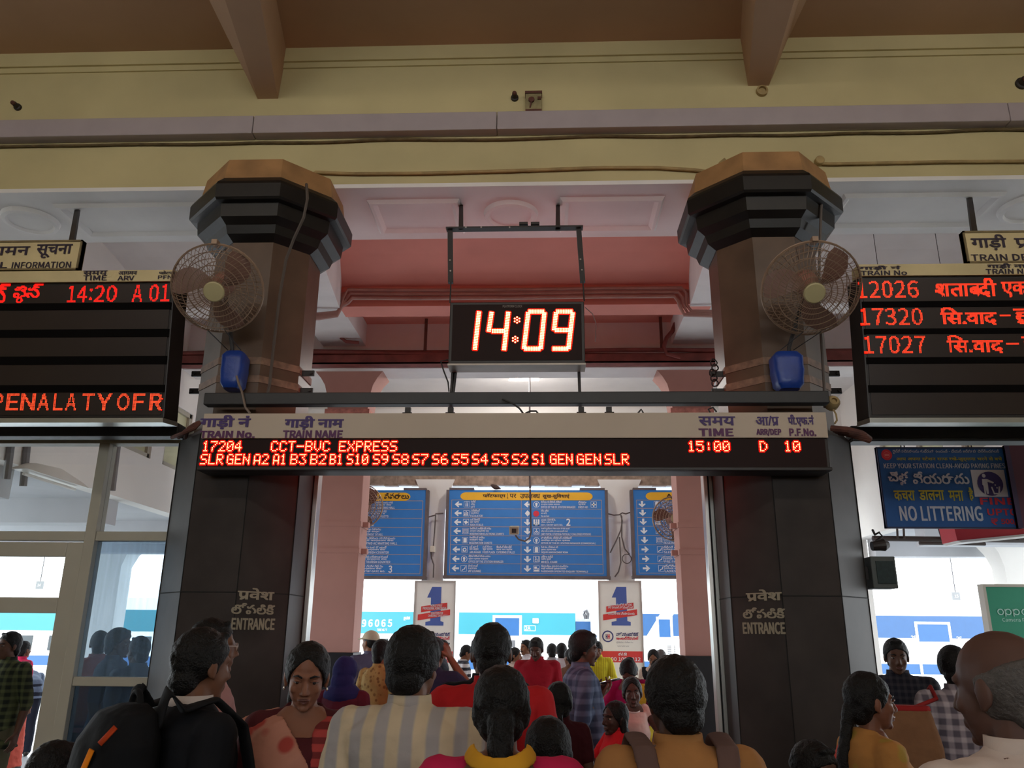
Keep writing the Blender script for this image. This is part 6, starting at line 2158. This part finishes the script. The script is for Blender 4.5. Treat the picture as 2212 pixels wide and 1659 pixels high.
# ------------------------------------------------------------------ nearest row
r, s, B_, hd_ = person('person in dark jacket with white collar and black backpack, left of the entrance', 438, 1353, 2.85, -42, (6, 4, 0), T_M, 1.06, top=cloth('dark_jacket', (22, 23, 27)), sleeve=1.9, bottom=darkjean, collar=cloth('white_collar', (196, 184, 178)), near=True, voxel=0.007)
r, s, B_, hd_ = person('person in pink shirt with glasses, half hidden behind the dark jacket', 462, 1334, 3.85, -50, (-14, 0, 0), T_M, 1.0, top=cloth('dusty_pink_shirt', (168, 122, 118)), sleeve=0.6, bottom=greytrouser, near=True)
q = Lo()
for e in (-1, 1):
    n = 14
    q.tube([hd_((e * 0.034 + 0.023 * math.cos(2 * math.pi * i / n), 0.098, -0.002 + 0.017 * math.sin(2 * math.pi * i / n))) for i in range(n)], 0.0022, 5, closed=True)
    q.tube([hd_((e * 0.057, 0.096, 0.002)), hd_((e * 0.080, 0.04, 0.003)), hd_((e * 0.083, -0.015, 0.0))], 0.0022, 5)
q.tube([hd_((-0.011, 0.099, 0.002)), hd_((0.011, 0.099, 0.002))], 0.0022, 5)
extra(r, s, 'glasses', M('spectacle_frame', (170, 150, 140), 0.3, metal=0.6, var=0), q, weld=False, disp=0)

# facing woman with a pale pink stole
stole = cloth('pale_pink_stole', (176, 122, 104), 'f', (160, 66, 58), 11)
shawl = cloth('woven_red_stole', (168, 66, 62), 'h', (112, 44, 44), 22)
maroon = cloth('maroon_kurta', (74, 30, 34))
r, s, B_, hd_ = person('person facing us in maroon kurta and pale pink stole beside the left black pillar', 668, 1379, 3.2, 186, (8, 16, -2), (124, 80, 60), 1.0, woman=True, top=maroon, sleeve=0.8, hem=0.55, neck='vee', bottom=cloth('dark_leggings', (40, 28, 34)), hair='part', near=True, voxel=0.0045, face=True,
                       arms=[((-0.235, 0.03, 1.12), (-0.06, 0.24, 1.10), (0.9, 0.3, 0.15), (0.3, -0.8, 0.5), 0.6), ((0.23, 0.02, 1.11), (0.08, 0.235, 1.03), (-0.9, 0.25, 0.1), (-0.2, -0.7, 0.6), 0.5)])
q = Lo()
q.ribbon([(0.175, -0.11, 1.30), (0.165, -0.03, 1.425), (0.120, 0.085, 1.37), (0.04, 0.165, 1.25), (-0.06, 0.168, 1.12), (-0.15, 0.12, 1.03)], [0.07, 0.075, 0.085, 0.095, 0.10, 0.10], 0.014, [(0, -1, 0.3), (0.3, 0, 1), (0.3, 0.9, 0.5), (0, 1, 0.15), (-0.3, 1, 0), (-0.6, 0.8, 0)])
extra(r, s, 'stole', stole, q, 0.006, 2, 0.016)
q = Lo()
q.ribbon([(-0.12, -0.12, 1.34), (-0.12, -0.02, 1.432), (-0.115, 0.10, 1.37), (-0.12, 0.165, 1.25), (-0.125, 0.165, 1.14)], [0.055, 0.058, 0.058, 0.06, 0.06], 0.014, [(0, -1, 0.3), (0, 0, 1), (0, 0.8, 0.6), (0, 1, 0.1), (0, 1, 0)])
q.ribbon([(0.17, -0.06, 1.40), (0.235, -0.06, 1.25), (0.285, -0.05, 1.02), (0.30, -0.04, 0.85)], [0.06, 0.07, 0.08, 0.085], 0.012, [(0.6, 0, 0.8), (1, 0, 0.2), (1, 0, 0), (1, 0, 0)])
extra(r, s, 'shawl', shawl, q, 0.006, 2, 0.014)
q = Lo(); q.ball(hd_((0, -0.10, -0.05)), (0.05, 0.045, 0.05), 14); q.chain([hd_((0.03, -0.10, -0.06)), hd_((0.045, -0.085, -0.13))], [0.035, 0.025]); extra(r, s, 'hair_knot', hairblack, q, 0.006, 2, 0.006)
q = Lo()
for e in (-1, 1):
    q.ball(hd_((e * 0.079, 0.0, -0.052)), (0.005, 0.005, 0.008), 8)
extra(r, s, 'earring', M('silver', (210, 205, 200), 0.25, metal=0.9, var=0), q, weld=False, disp=0)

# man in the cream striped shirt
person('person seen from behind in cream shirt with broad grey stripes', 893, 1355, 2.95, -4, (-16, 2, 0), T_M, 1.12, top=cloth('cream_striped_shirt', (192, 174, 146), 'v', (158, 152, 150), 11.5), sleeve=0.92, bottom=greytrouser, hair='thick', near=True, voxel=0.007)
# man in the red shirt and the shoulder behind him
person('person seen from behind in plain red shirt, tallest at the centre', 1064, 1343, 3.7, 3, (-6, 0, 0), T_D, 1.10, top=cloth('red_shirt', (178, 34, 38)), sleeve=0.75, bottom=darkjean, hair='short', near=True, voxel=0.007)
person('person in black shirt whose shoulder shows left of the plain red shirt', 1050, 1362, 4.6, 20, (0, 0, 0), T_D, 1.08, top=black, sleeve=0.7, bottom=darkjean)
# woman with the thick braid
r, s, B_, hd_ = person('person seen from behind in magenta blouse with yellow scarf and long braid', 1084, 1432, 2.42, 2, (0, 4, 0), (122, 78, 56), 1.12, woman=True, top=cloth('magenta_blouse', (186, 36, 78)), sleeve=0.85, hem=1.0, neck='scoop', bottom=cloth('magenta_sari', (156, 34, 70)), skirt=True, hair='braid', near=True, voxel=0.006)
q = Lo()
n = 14
q.ribbon([B_((0.088 * math.sin(a), -0.050 - 0.118 * math.cos(a), 1.468 - 0.024 * math.cos(a))) for a in [math.radians(-88 + 176 * i / n) for i in range(n + 1)]], 0.024, 0.008, [(math.sin(a), -math.cos(a), 0.7) for a in [math.radians(-88 + 176 * i / n) for i in range(n + 1)]])
extra(r, s, 'scarf', cloth('yellow_scarf', (206, 150, 42)), q, 0.005, 2, 0.006)
q = Lo()
q.ribbon([(0.13, 0.10, 1.30), (0.135, 0.03, 1.43), (0.135, -0.07, 1.41), (0.14, -0.135, 1.28), (0.14, -0.15, 1.05), (0.14, -0.16, 0.75)], [0.055, 0.06, 0.06, 0.07, 0.08, 0.09], 0.012, [(0, 1, 0.3), (0, 0.2, 1), (0, -0.5, 0.9), (0, -1, 0.2), (0, -1, 0), (0, -1, 0)])
extra(r, s, 'sari_end', cloth('red_pink_sari', (188, 42, 66), 'v', (150, 30, 52), 30), q, 0.006, 2, 0.010)
# man in yellow with the grey and red backpack
r, s, B_, hd_ = person('person seen from behind in mustard yellow shirt wearing a grey and red backpack', 1455, 1420, 2.6, 6, (10, 0, 0), T_D, 1.10, top=cloth('mustard_shirt', (160, 112, 66)), sleeve=0.7, bottom=darkjean, hair='thick', near=True, voxel=0.007)


def backpack(lab, root, s, main, pocket, strapm_, w=0.16, zt=1.30, zb=0.86, back=-0.13, orange=False, x=0.0):
    """worn on somebody's back; sits in that person's frame but is a thing of its own"""
    m = root.matrix_basis
    t = thing('backpack', lab, 'backpack', m @ Vector((x * s, (back - 0.1) * s, zb * s)), root.rotation_euler[2])
    off = Vector((x, back - 0.1, zb))
    def L(p): return Vector(p) - off
    q = Lo()
    q.rings([(zb, w * 0.88, 0.085, back - 0.09), (zb + 0.06, w, 0.105, back - 0.10), ((zt + zb) / 2, w * 1.02, 0.115, back - 0.11), (zt - 0.10, w * 0.96, 0.10, back - 0.10), (zt - 0.02, w * 0.72, 0.07, back - 0.085), (zt + 0.005, w * 0.3, 0.035, back - 0.07)])
    q.v = [(v[0] + x, v[1], v[2]) for v in q.v]
    q.moved(L); q.skinned('pack_body', main, t, s, 0.008 * s, 3, 0.012, tex_cloth)
    q = Lo(); q.rings([(zb + 0.04, w * 0.72, 0.05, back - 0.20), (zb + 0.12, w * 0.78, 0.06, back - 0.20), (zb + 0.24, w * 0.70, 0.045, back - 0.195)])
    q.v = [(v[0] + x, v[1], v[2]) for v in q.v]
    q.moved(L); q.skinned('front_pocket', pocket, t, s, 0.008 * s, 3, 0.01, tex_cloth)
    for e in (-1, 1):
        q = Lo()
        q.ribbon([(e * 0.10, back - 0.03, zt - 0.06), (e * 0.115, back - 0.012, zt + 0.05), (e * 0.125, -0.092, 1.448), (e * 0.13, 0.01, 1.474), (e * 0.135, 0.112, 1.39), (e * 0.15, 0.152, 1.22), (e * 0.185, 0.09, 1.05)], 0.036, 0.011, [(0, -1, 0.4), (0, -0.9, 0.6), (0, -0.4, 1), (0, 0.2, 1), (0, 0.9, 0.4), (0, 1, 0), (e * 0.7, 0.7, 0)])
        q.moved(L); q.skinned('shoulder_strap', strapm_, t, s, 0.006 * s, 2, 0.004, tex_cloth)
    q = Lo(); n = 8
    q.tube([(x + 0.035 * math.cos(math.pi * i / n), back - 0.06, zt - 0.005 + 0.045 * math.sin(math.pi * i / n)) for i in range(n + 1)], 0.010, 8); q.moved(L); q.skinned('handle', strapm_, t, s, weld=False)
    if orange:
        q = Lo(); q.ribbon([(x + 0.085, back - 0.205, zt - 0.11), (x + 0.075, back - 0.222, zt - 0.18), (x + 0.06, back - 0.236, zt - 0.26)], 0.016, 0.006, [(0, -1, 0)] * 3); q.moved(L); q.skinned('zip_pull', cloth('orange_strap', (222, 128, 26)), t, s, weld=False)
        q = Lo(); q.ribbon([(x + 0.11, back - 0.155, zt - 0.05), (x + 0.098, back - 0.19, zt - 0.095)], 0.014, 0.006, [(0, -1, 0)] * 2); q.moved(L); q.skinned('zip_pull', cloth('red_strap', (176, 64, 30)), t, s, weld=False)
    return t


backpack('grey and red backpack worn over the mustard yellow shirt', r, s, cloth('grey_pack', (92, 70, 66)), cloth('red_pack', (132, 36, 34)), cloth('grey_strap', (96, 74, 68)), 0.165, 1.31, 0.88, -0.125)
r1 = [o for o in SC.objects if o.get('label', '').startswith('person in dark jacket')][0]
backpack('large black backpack with an orange zip pull at the lower left', r1, r1['_s'], cloth('black_pack', (20, 21, 24)), cloth('black_pack_pocket', (24, 25, 28)), cloth('black_pack_strap', (26, 26, 28)), 0.20, 1.46, 0.92, -0.13, True)

# old bald man at the right edge
r, s, B_, hd_ = person('person seen from behind in white shirt, large at the right edge', 2160, 1348, 1.85, 16, (16, 6, 0), (88, 62, 53), 1.10, top=cloth('white_kurta', (206, 190, 180)), sleeve=0.9, bottom=cloth('white_dhoti', (190, 180, 170)), hair='bald', near=True, voxel=0.005)
# profile woman in yellow blouse
r, s, B_, hd_ = person('person in profile in yellow and orange blouse before the right black pillar', 1866, 1447, 3.5, -82, (-4, 2, 0), (112, 70, 52), 1.0, woman=True, top=cloth('yellow_blouse', (166, 116, 62), 'f', (160, 130, 60), 14), sleeve=0.55, hem=1.0, neck='vee', bottom=cloth('orange_sari', (172, 62, 48)), skirt=True, hair='pony', near=True, voxel=0.005, face=True)
q = Lo()
q.ribbon([(-0.12, -0.13, 1.25), (-0.12, -0.06, 1.40), (-0.11, 0.04, 1.432), (-0.07, 0.13, 1.32), (0.0, 0.165, 1.2), (0.09, 0.15, 1.1), (0.16, 0.06, 1.02)], [0.05, 0.055, 0.055, 0.06, 0.065, 0.07, 0.07], 0.012, [(0, -1, 0.3), (0, -0.5, 1), (0, 0.3, 1), (0, 1, 0.4), (0, 1, 0.1), (0.4, 0.9, 0), (1, 0.2, 0)])
extra(r, s, 'sari_drape', cloth('coral_drape', (186, 66, 56)), q, 0.006, 2, 0.01)
# children cut by the frame's lower edge
person('child at the bottom left corner below the black backpack', 126, 1598, 3.0, -20, (0, 0, 0), T_D, 1.0, kid=0.16, top=black, sleeve=0.6, bottom=darkjean, near=True)
person('child in shadow at the foot of the right black pillar', 1748, 1596, 3.3, 190, (20, 10, 0), T_D, 1.0, kid=0.16, top=black, sleeve=0.6, bottom=darkjean, near=True, face=True)

# ------------------------------------------------------------------ middle ground
person('child seen from behind in black and red top, beside the plaid shirt', 1207, 1470, 5.0, 0, (0, 0, 0), T_D, 1.0, woman=True, kid=0.10, top=cloth('black_red_top', (60, 20, 26)), sleeve=0.55, bottom=black, hair='pony')
person('child seen from behind in ochre top just right of the magenta blouse', 1183, 1543, 3.05, 10, (0, 0, 0), T_D, 0.86, woman=True, kid=0.14, top=cloth('ochre_top', (120, 84, 40)), sleeve=0.5, bottom=black, hair='braid')
r, s, B_, hd_ = person('person in profile in blue plaid shirt holding a phone, facing right', 1256, 1362, 6.3, -82, (-4, 8, 0), (88, 58, 46), 1.06, top=cloth('blue_plaid_shirt', (52, 60, 82), 'c', (96, 106, 130), 13), sleeve=1.35, hem=0.74, bottom=cloth('black_jeans', (24, 26, 34)), hair='thick', voxel=0.006, face=True, belly=0.03, moustache=True,
                       arms=[((-0.235, 0.0, 1.12), (-0.075, 0.105, 1.255), (0.45, 0.7, 0.5), (0.5, -0.5, 0.7), 0.55), ((0.235, -0.05, 1.11), (0.075, 0.105, 1.245), (-0.35, 0.75, 0.5), (-0.3, -0.5, 0.8), 0.55)])
m = r.matrix_basis
t = thing('phone', 'dark phone held in both hands of the person in blue plaid', 'phone', m @ Vector((0.0, 0.195 * s, 1.335 * s)), r.rotation_euler[2])
q = Lo(); q.hexa([(-0.036, -0.06, -0.004), (0.036, -0.06, -0.004), (0.036, 0.075, 0.028), (-0.036, 0.075, 0.028), (-0.036, -0.06, 0.005), (0.036, -0.06, 0.005), (0.036, 0.075, 0.037), (-0.036, 0.075, 0.037)]); q.skinned('phone_case', M('phone_black', (20, 20, 22), 0.3, var=0), t, s, weld=False)
q = Lo(); q.hexa([(-0.031, -0.052, 0.0066), (0.031, -0.052, 0.0066), (0.031, 0.067, 0.0352), (-0.031, 0.067, 0.0352), (-0.031, -0.052, 0.0076), (0.031, -0.052, 0.0076), (0.031, 0.067, 0.0362), (-0.031, 0.067, 0.0362)]); q.skinned('phone_screen', M('phone_glass', (60, 66, 74), 0.1, var=0), t, s, weld=False)
redporter = cloth('porter_red', (140, 25, 40))
person('person in loose red shirt facing us and looking down at their hands', 1160, 1374, 9.4, 175, (-8, 22, 0), (70, 44, 34), 1.10, top=redporter, sleeve=1.3, hem=0.6, bottom=cloth('porter_red_lower', (150, 26, 40)), voxel=0.006, face=True, moustache=True, belly=0.02,
       arms=[((-0.25, 0.03, 1.10), (-0.07, 0.24, 1.06), (0.8, 0.5, 0), (0.2, 0.2, 1), 0.5), ((0.25, 0.03, 1.10), (0.07, 0.24, 1.05), (-0.8, 0.5, 0), (-0.2, 0.2, 1), 0.5)])
person('person in blue headscarf behind the pale pink stole', 748, 1416, 6.2, -10, (-10, 4, 0), T_M, 1.0, woman=True, top=cloth('maroon_green_dress', (84, 30, 44)), sleeve=1.2, bottom=cloth('green_skirt', (40, 66, 40)), skirt=True, hair='scarf')
person('person in cream cap and slate blue shirt beside the left pink column', 803, 1362, 9.5, 30, (30, 0, 0), T_L, 1.05, top=cloth('slate_shirt', (92, 92, 116)), sleeve=0.7, bottom=greytrouser, hair='cap', voxel=0.009)
person('person in patterned ochre shirt, in front of the cream cap', 826, 1380, 7.6, -28, (-10, 0, 0), T_M, 0.98, top=cloth('ochre_print', (168, 138, 84), 'f', (126, 96, 56), 24), sleeve=0.7, bottom=darkjean)
person('person in profile in pale blue top, right of the patterned ochre shirt', 846, 1397, 8.6, -80, (0, 0, 0), T_L, 0.95, woman=True, top=cloth('pale_blue_top', (150, 160, 176)), sleeve=0.7, bottom=cloth('pale_skirt', (120, 110, 120)), skirt=True, hair='bun', face=True)
r, s, B_, hd_ = person('person in navy tee with one hand raised to the head', 938, 1374, 6.6, -20, (0, 6, 0), T_M, 1.05, top=cloth('navy_tee', (40, 42, 66)), sleeve=0.6, neck='tee', bottom=darkjean, voxel=0.006,
                       arms=[None, ((0.33, 0.06, 1.27), (0.12, 0.06, 1.53), (-0.35, -0.1, 0.9), (-0.8, 0, 0.2), 0.5)])
person('person in charcoal tee looking down, right of the raised hand', 952, 1380, 11.5, -100, (-10, 22, 0), T_M, 1.0, top=cloth('charcoal_tee', (44, 46, 54)), sleeve=0.6, neck='tee', bottom=darkjean)
person('person in black and white striped tee looking down', 1003, 1391, 12.4, -75, (0, 24, 0), T_L, 0.95, top=cloth('striped_tee', (196, 196, 198), 'h', (50, 50, 58), 11), sleeve=0.6, neck='tee', bottom=darkjean, face=True)
person('person in white shirt facing left, just left of the loose red shirt', 1137, 1381, 12.8, 120, (10, 0, 0), T_L, 0.95, top=cloth('white_shirt', (206, 202, 206)), sleeve=0.8, bottom=greytrouser, face=True, moustache=True)
person('person in cream kurta looking right, just past the plain red shirt', 1111, 1397, 11.8, -100, (0, 6, 0), T_L, 0.95, woman=True, top=cloth('cream_kurta', (200, 186, 176)), sleeve=0.8, bottom=cloth('cream_skirt', (190, 176, 160)), skirt=True, hair='bun', face=True)
person('person in grey shirt seen from behind, right of the loose red shirt', 1192, 1389, 12.6, 8, (0, 0, 0), T_M, 0.95, top=cloth('pale_grey_shirt', (168, 166, 168)), sleeve=0.7, bottom=greytrouser)
person('person in white shirt seen from behind, left of the blue plaid', 1213, 1388, 11.6, -4, (0, 0, 0), T_M, 1.0, top=cloth('bright_white_shirt', (208, 208, 214)), sleeve=0.8, bottom=darkjean)
person('person in brown top half hidden by the blue plaid shoulder', 1232, 1400, 11.0, 40, (0, 0, 0), T_M, 0.9, woman=True, top=cloth('brown_top', (112, 84, 68)), sleeve=0.6, bottom=cloth('brown_skirt', (92, 66, 56)), skirt=True, hair='bun')
yel = cloth('yellow_shirt', (196, 186, 48), 'v', (176, 164, 40), 30)
person('person in bright yellow shirt looking down before the right poster box', 1290, 1383, 12.9, 172, (6, 26, 0), T_M, 1.02, top=yel, sleeve=1.75, bottom=cloth('slate_trousers', (52, 54, 66)), face=True, moustache=True, voxel=0.006,
       arms=[((-0.26, 0.04, 1.11), (-0.06, 0.22, 1.02), (0.8, 0.4, -0.2), (0.2, -0.3, 0.8), 0.6), ((0.25, 0.03, 1.10), (0.06, 0.23, 1.0), (-0.8, 0.4, -0.2), (-0.2, -0.3, 0.8), 0.6)])
r, s, B_, hd_ = person('person in magenta blouse and yellow sari bending forward', 1369, 1421, 7.9, 165, (0, 25, 0), (92, 58, 46), 1.0, woman=True, lean=28, H=1.60, top=cloth('magenta_sari_blouse', (150, 26, 86)), sleeve=0.7, hem=0.98, neck='scoop', bottom=cloth('yellow_sari', (190, 170, 50)), skirt=True, hair='bun', voxel=0.006, face=True,
                       arms=[((-0.27, 0.30, 1.04), (-0.22, 0.42, 0.84), (0.2, 0.7, -0.6), (0.7, 0, 0.3), 0.5), ((0.27, 0.28, 1.04), (0.20, 0.40, 0.83), (-0.2, 0.7, -0.6), (-0.7, 0, 0.3), 0.5)])
q = Lo()
q.ribbon([B_((-0.12, -0.12, 1.20)), B_((-0.12, -0.05, 1.41)), B_((-0.115, 0.05, 1.43)), B_((-0.09, 0.13, 1.33)), B_((-0.05, 0.17, 1.18)), B_((0.0, 0.15, 1.04)), (0.04, 0.16, 0.9)], [0.055, 0.06, 0.06, 0.065, 0.075, 0.08, 0.09], 0.012, [(0, -1, 0.3), (0, -0.5, 1), (0, 0.3, 1), (0, 1, 0.4), (0, 1, 0.1), (0.1, 1, 0), (0.2, 1, 0)])
extra(r, s, 'sari_drape', cloth('yellow_sari_drape', (200, 184, 60)), q, 0.007, 2, 0.01)
r, s, B_, hd_ = person('child in pale sleeveless dress with a white necklace', 1365, 1461, 6.8, 178, (0, 2, 3), (76, 48, 38), 0.92, woman=True, kid=0.16, top=cloth('pale_dress', (206, 170, 160)), sleeve=0.0, hem=0.90, neck='scoop', bottom=cloth('pale_dress_skirt', (200, 160, 150)), skirt=True, long_skirt=0.5, hair='bun', voxel=0.005, face=True,
                       arms=[((-0.29, -0.01, 1.14), (-0.33, 0.06, 0.92)), ((0.29, -0.01, 1.14), (0.36, 0.08, 0.94))])
q = Lo(); n = 20
q.tube([(0.068 * math.sin(a), 0.012 + 0.088 * math.cos(a), 1.425 - 0.045 * (1 + math.cos(a)) * 0.5) for a in [2 * math.pi * i / n for i in range(n)]], 0.006, 6, closed=True)
extra(r, s, 'necklace', M('white_beads', (214, 206, 200), 0.4, var=0), q, weld=False, disp=0)
person('child in red dress holding out an arm, before the pale dress', 1329, 1512, 5.75, 118, (6, 0, 0), (64, 40, 34), 0.92, woman=True, kid=0.2, top=cloth('red_dress', (190, 34, 42)), sleeve=0.5, hem=0.9, bottom=cloth('red_dress_skirt', (184, 32, 40)), skirt=True, long_skirt=0.4, hair='bob', voxel=0.005, face=True,
       arms=[((-0.20, 0.16, 1.12), (-0.10, 0.42, 1.10), (0.1, 1, 0), (0.2, 0, -1), 0.3), ((0.24, 0.16, 1.10), (0.16, 0.40, 1.06), (-0.1, 1, 0), (-0.2, 0, -1), 0.3)])
r, s, B_, hd_ = person('person in cream top with black dupatta beside the red poster band', 1411, 1400, 10.9, 160, (8, 20, 0), T_L, 0.98, woman=True, top=cloth('cream_top', (196, 176, 160)), sleeve=1.2, hem=0.6, bottom=cloth('cream_trousers', (180, 168, 150)), hair='bun', face=True)
q = Lo(); q.ribbon([(0.13, -0.1, 1.3), (0.13, 0.0, 1.44), (0.10, 0.11, 1.35), (0.02, 0.16, 1.2), (-0.08, 0.15, 1.05)], 0.05, 0.012, [(0, -1, 0.3), (0, 0, 1), (0, 1, 0.4), (0, 1, 0), (0, 1, 0)]); extra(r, s, 'dupatta', black, q, 0.008, 2, 0.008)
person('person in grey-blue shirt behind the cream top', 1427, 1402, 12.3, 10, (0, 0, 0), T_M, 0.95, top=cloth('grey_blue_shirt', (120, 130, 146)), sleeve=0.7, bottom=greytrouser, hairmat=hairgrey)

# right side, beyond the right pillar
person('person in dark shirt facing us beside the right black pillar', 1930, 1377, 6.1, 160, (6, 6, 0), T_D, 1.06, top=cloth('dark_check_shirt', (34, 34, 44), 'c', (60, 58, 64), 24), sleeve=0.8, bottom=darkjean, face=True)
r, s, B_, hd_ = person('person seen from behind in white and grey checked shirt at the right', 2054, 1396, 5.2, -6, (-14, 0, 0), T_D, 1.08, top=cloth('white_check_shirt', (92, 86, 96), 'c', (178, 166, 172), 16), sleeve=0.75, hem=0.76, bottom=black, hair='thick')
a_ = at(1966, 1610, Y=4.98)
t = thing('cloth_bag', 'large tan bag with a red top edge beside the checked shirt', 'bag', (a_.x, 4.98, a_.z - 0.25), math.radians(-12))
q = Lo(); q.rings([(0.0, 0.13, 0.06, 0), (0.05, 0.17, 0.075, 0), (0.25, 0.17, 0.07, 0), (0.44, 0.13, 0.05, 0)]); q.skinned('bag_body', cloth('tan_bag', (128, 92, 66)), t, 1.0, 0.008, 3, 0.014, tex_cloth)
q = Lo(); q.rings([(0.43, 0.135, 0.054, 0), (0.46, 0.125, 0.046, 0)]); q.skinned('red_edge', cloth('red_edge', (150, 40, 40)), t, 1.0, 0.007, 2)
ti = t.matrix_basis.inverted()
s0, s1, s2 = (ti @ (r.matrix_basis @ (Vector(v) * s)) for v in ((-0.165, -0.115, 1.40), (-0.155, -0.01, 1.462), (-0.16, 0.10, 1.40)))
q = Lo(); q.tube([(-0.02, 0, 0.42), Vector((-0.02, 0, 0.42)).lerp(s0, 0.5), s0, s1, s2], 0.012, 8); q.skinned('strap', cloth('red_edge', (150, 40, 40)), t, 1.0, weld=False)

# ------------------------------------------------------------------ outside the left glass
person('person in green and black checked shirt seen through the door at the far left', 27, 1363, 7.3, 172, (-14, 0, 0), T_D, 1.0, top=cloth('green_check_shirt', (34, 38, 32), 'c', (84, 90, 60), 17), sleeve=1.2, hem=0.74, bottom=cloth('olive_trousers', (84, 80, 62)), face=True)
r, s, B_, hd_ = person('person in pink and red dress seen through the left door', 54, 1383, 10.8, -20, (0, 0, 0), T_M, 1.0, woman=True, top=cloth('hot_pink_top', (196, 44, 84)), sleeve=0.7, hem=0.7, bottom=cloth('red_salwar', (186, 84, 70)), skirt=True, hair='bun')
m = r.matrix_basis
t = thing('handbag', 'pink shoulder bag on the person in pink behind the left door', 'handbag', m @ Vector((0.20, -0.10, 1.02)), r.rotation_euler[2])
q = Lo(); q.rings([(0.0, 0.10, 0.05, 0), (0.04, 0.12, 0.06, 0), (0.20, 0.10, 0.05, 0)]); q.skinned('bag_body', cloth('pink_bag', (196, 92, 104)), t, 1.0, 0.008, 2, 0.008, tex_cloth)
q = Lo(); q.ribbon([(-0.08, 0, 0.19), (-0.08, 0.03, 0.28), (0.06, 0.03, 0.28), (0.08, 0, 0.19)], 0.012, 0.005, [(0, -1, 0)] * 4); q.skinned('strap', cloth('maroon_strap', (96, 30, 46)), t, 1.0, weld=False)
person('person in reddish shirt, left one of three heads behind the left glass', 219, 1361, 8.0, 10, (20, 0, 0), T_M, 1.04, top=cloth('rose_shirt', (150, 92, 96)), sleeve=0.7, bottom=darkjean)
person('person in profile facing right, middle one of three heads behind the left glass', 258, 1357, 7.2, -80, (-4, 4, 0), T_D, 1.05, top=cloth('blue_grey_shirt', (54, 66, 84)), sleeve=0.8, bottom=darkjean, hair='thick', voxel=0.006, face=True)
person('person next to the pillar, right one of three heads behind the left glass', 305, 1373, 6.9, 60, (0, 0, 0), T_D, 1.0, top=cloth('steel_shirt', (70, 82, 96)), sleeve=0.7, bottom=darkjean)
person('person in denim bending low with a red bag behind the left door', 66, 1475, 12.0, 40, (0, 10, 0), T_M, 1.0, H=1.62, lean=72, top=cloth('denim_shirt', (92, 104, 124)), sleeve=0.8, bottom=darkjean,
       arms=[((-0.22, 0.50, 0.90), (-0.14, 0.52, 0.66)), ((0.22, 0.50, 0.90), (0.14, 0.52, 0.66))])
a_ = at(48, 1560, Y=12.0)
t = thing('travel_bag', 'red travel bag on the platform behind the left door', 'bag', (a_.x - 0.75, 11.9, 0.0))
q = Lo(); q.rings([(0.0, 0.20, 0.12, 0), (0.05, 0.24, 0.14, 0), (0.22, 0.23, 0.13, 0), (0.30, 0.16, 0.08, 0)]); q.skinned('bag_body', cloth('red_bag', (176, 44, 38)), t, 1.0, 0.01, 2, 0.012, tex_cloth)
q = Lo(); q.tube([(-0.08, 0, 0.29), (-0.06, 0, 0.38), (0.06, 0, 0.38), (0.08, 0, 0.29)], 0.012, 8); q.skinned('handle', black, t, 1.0, weld=False)
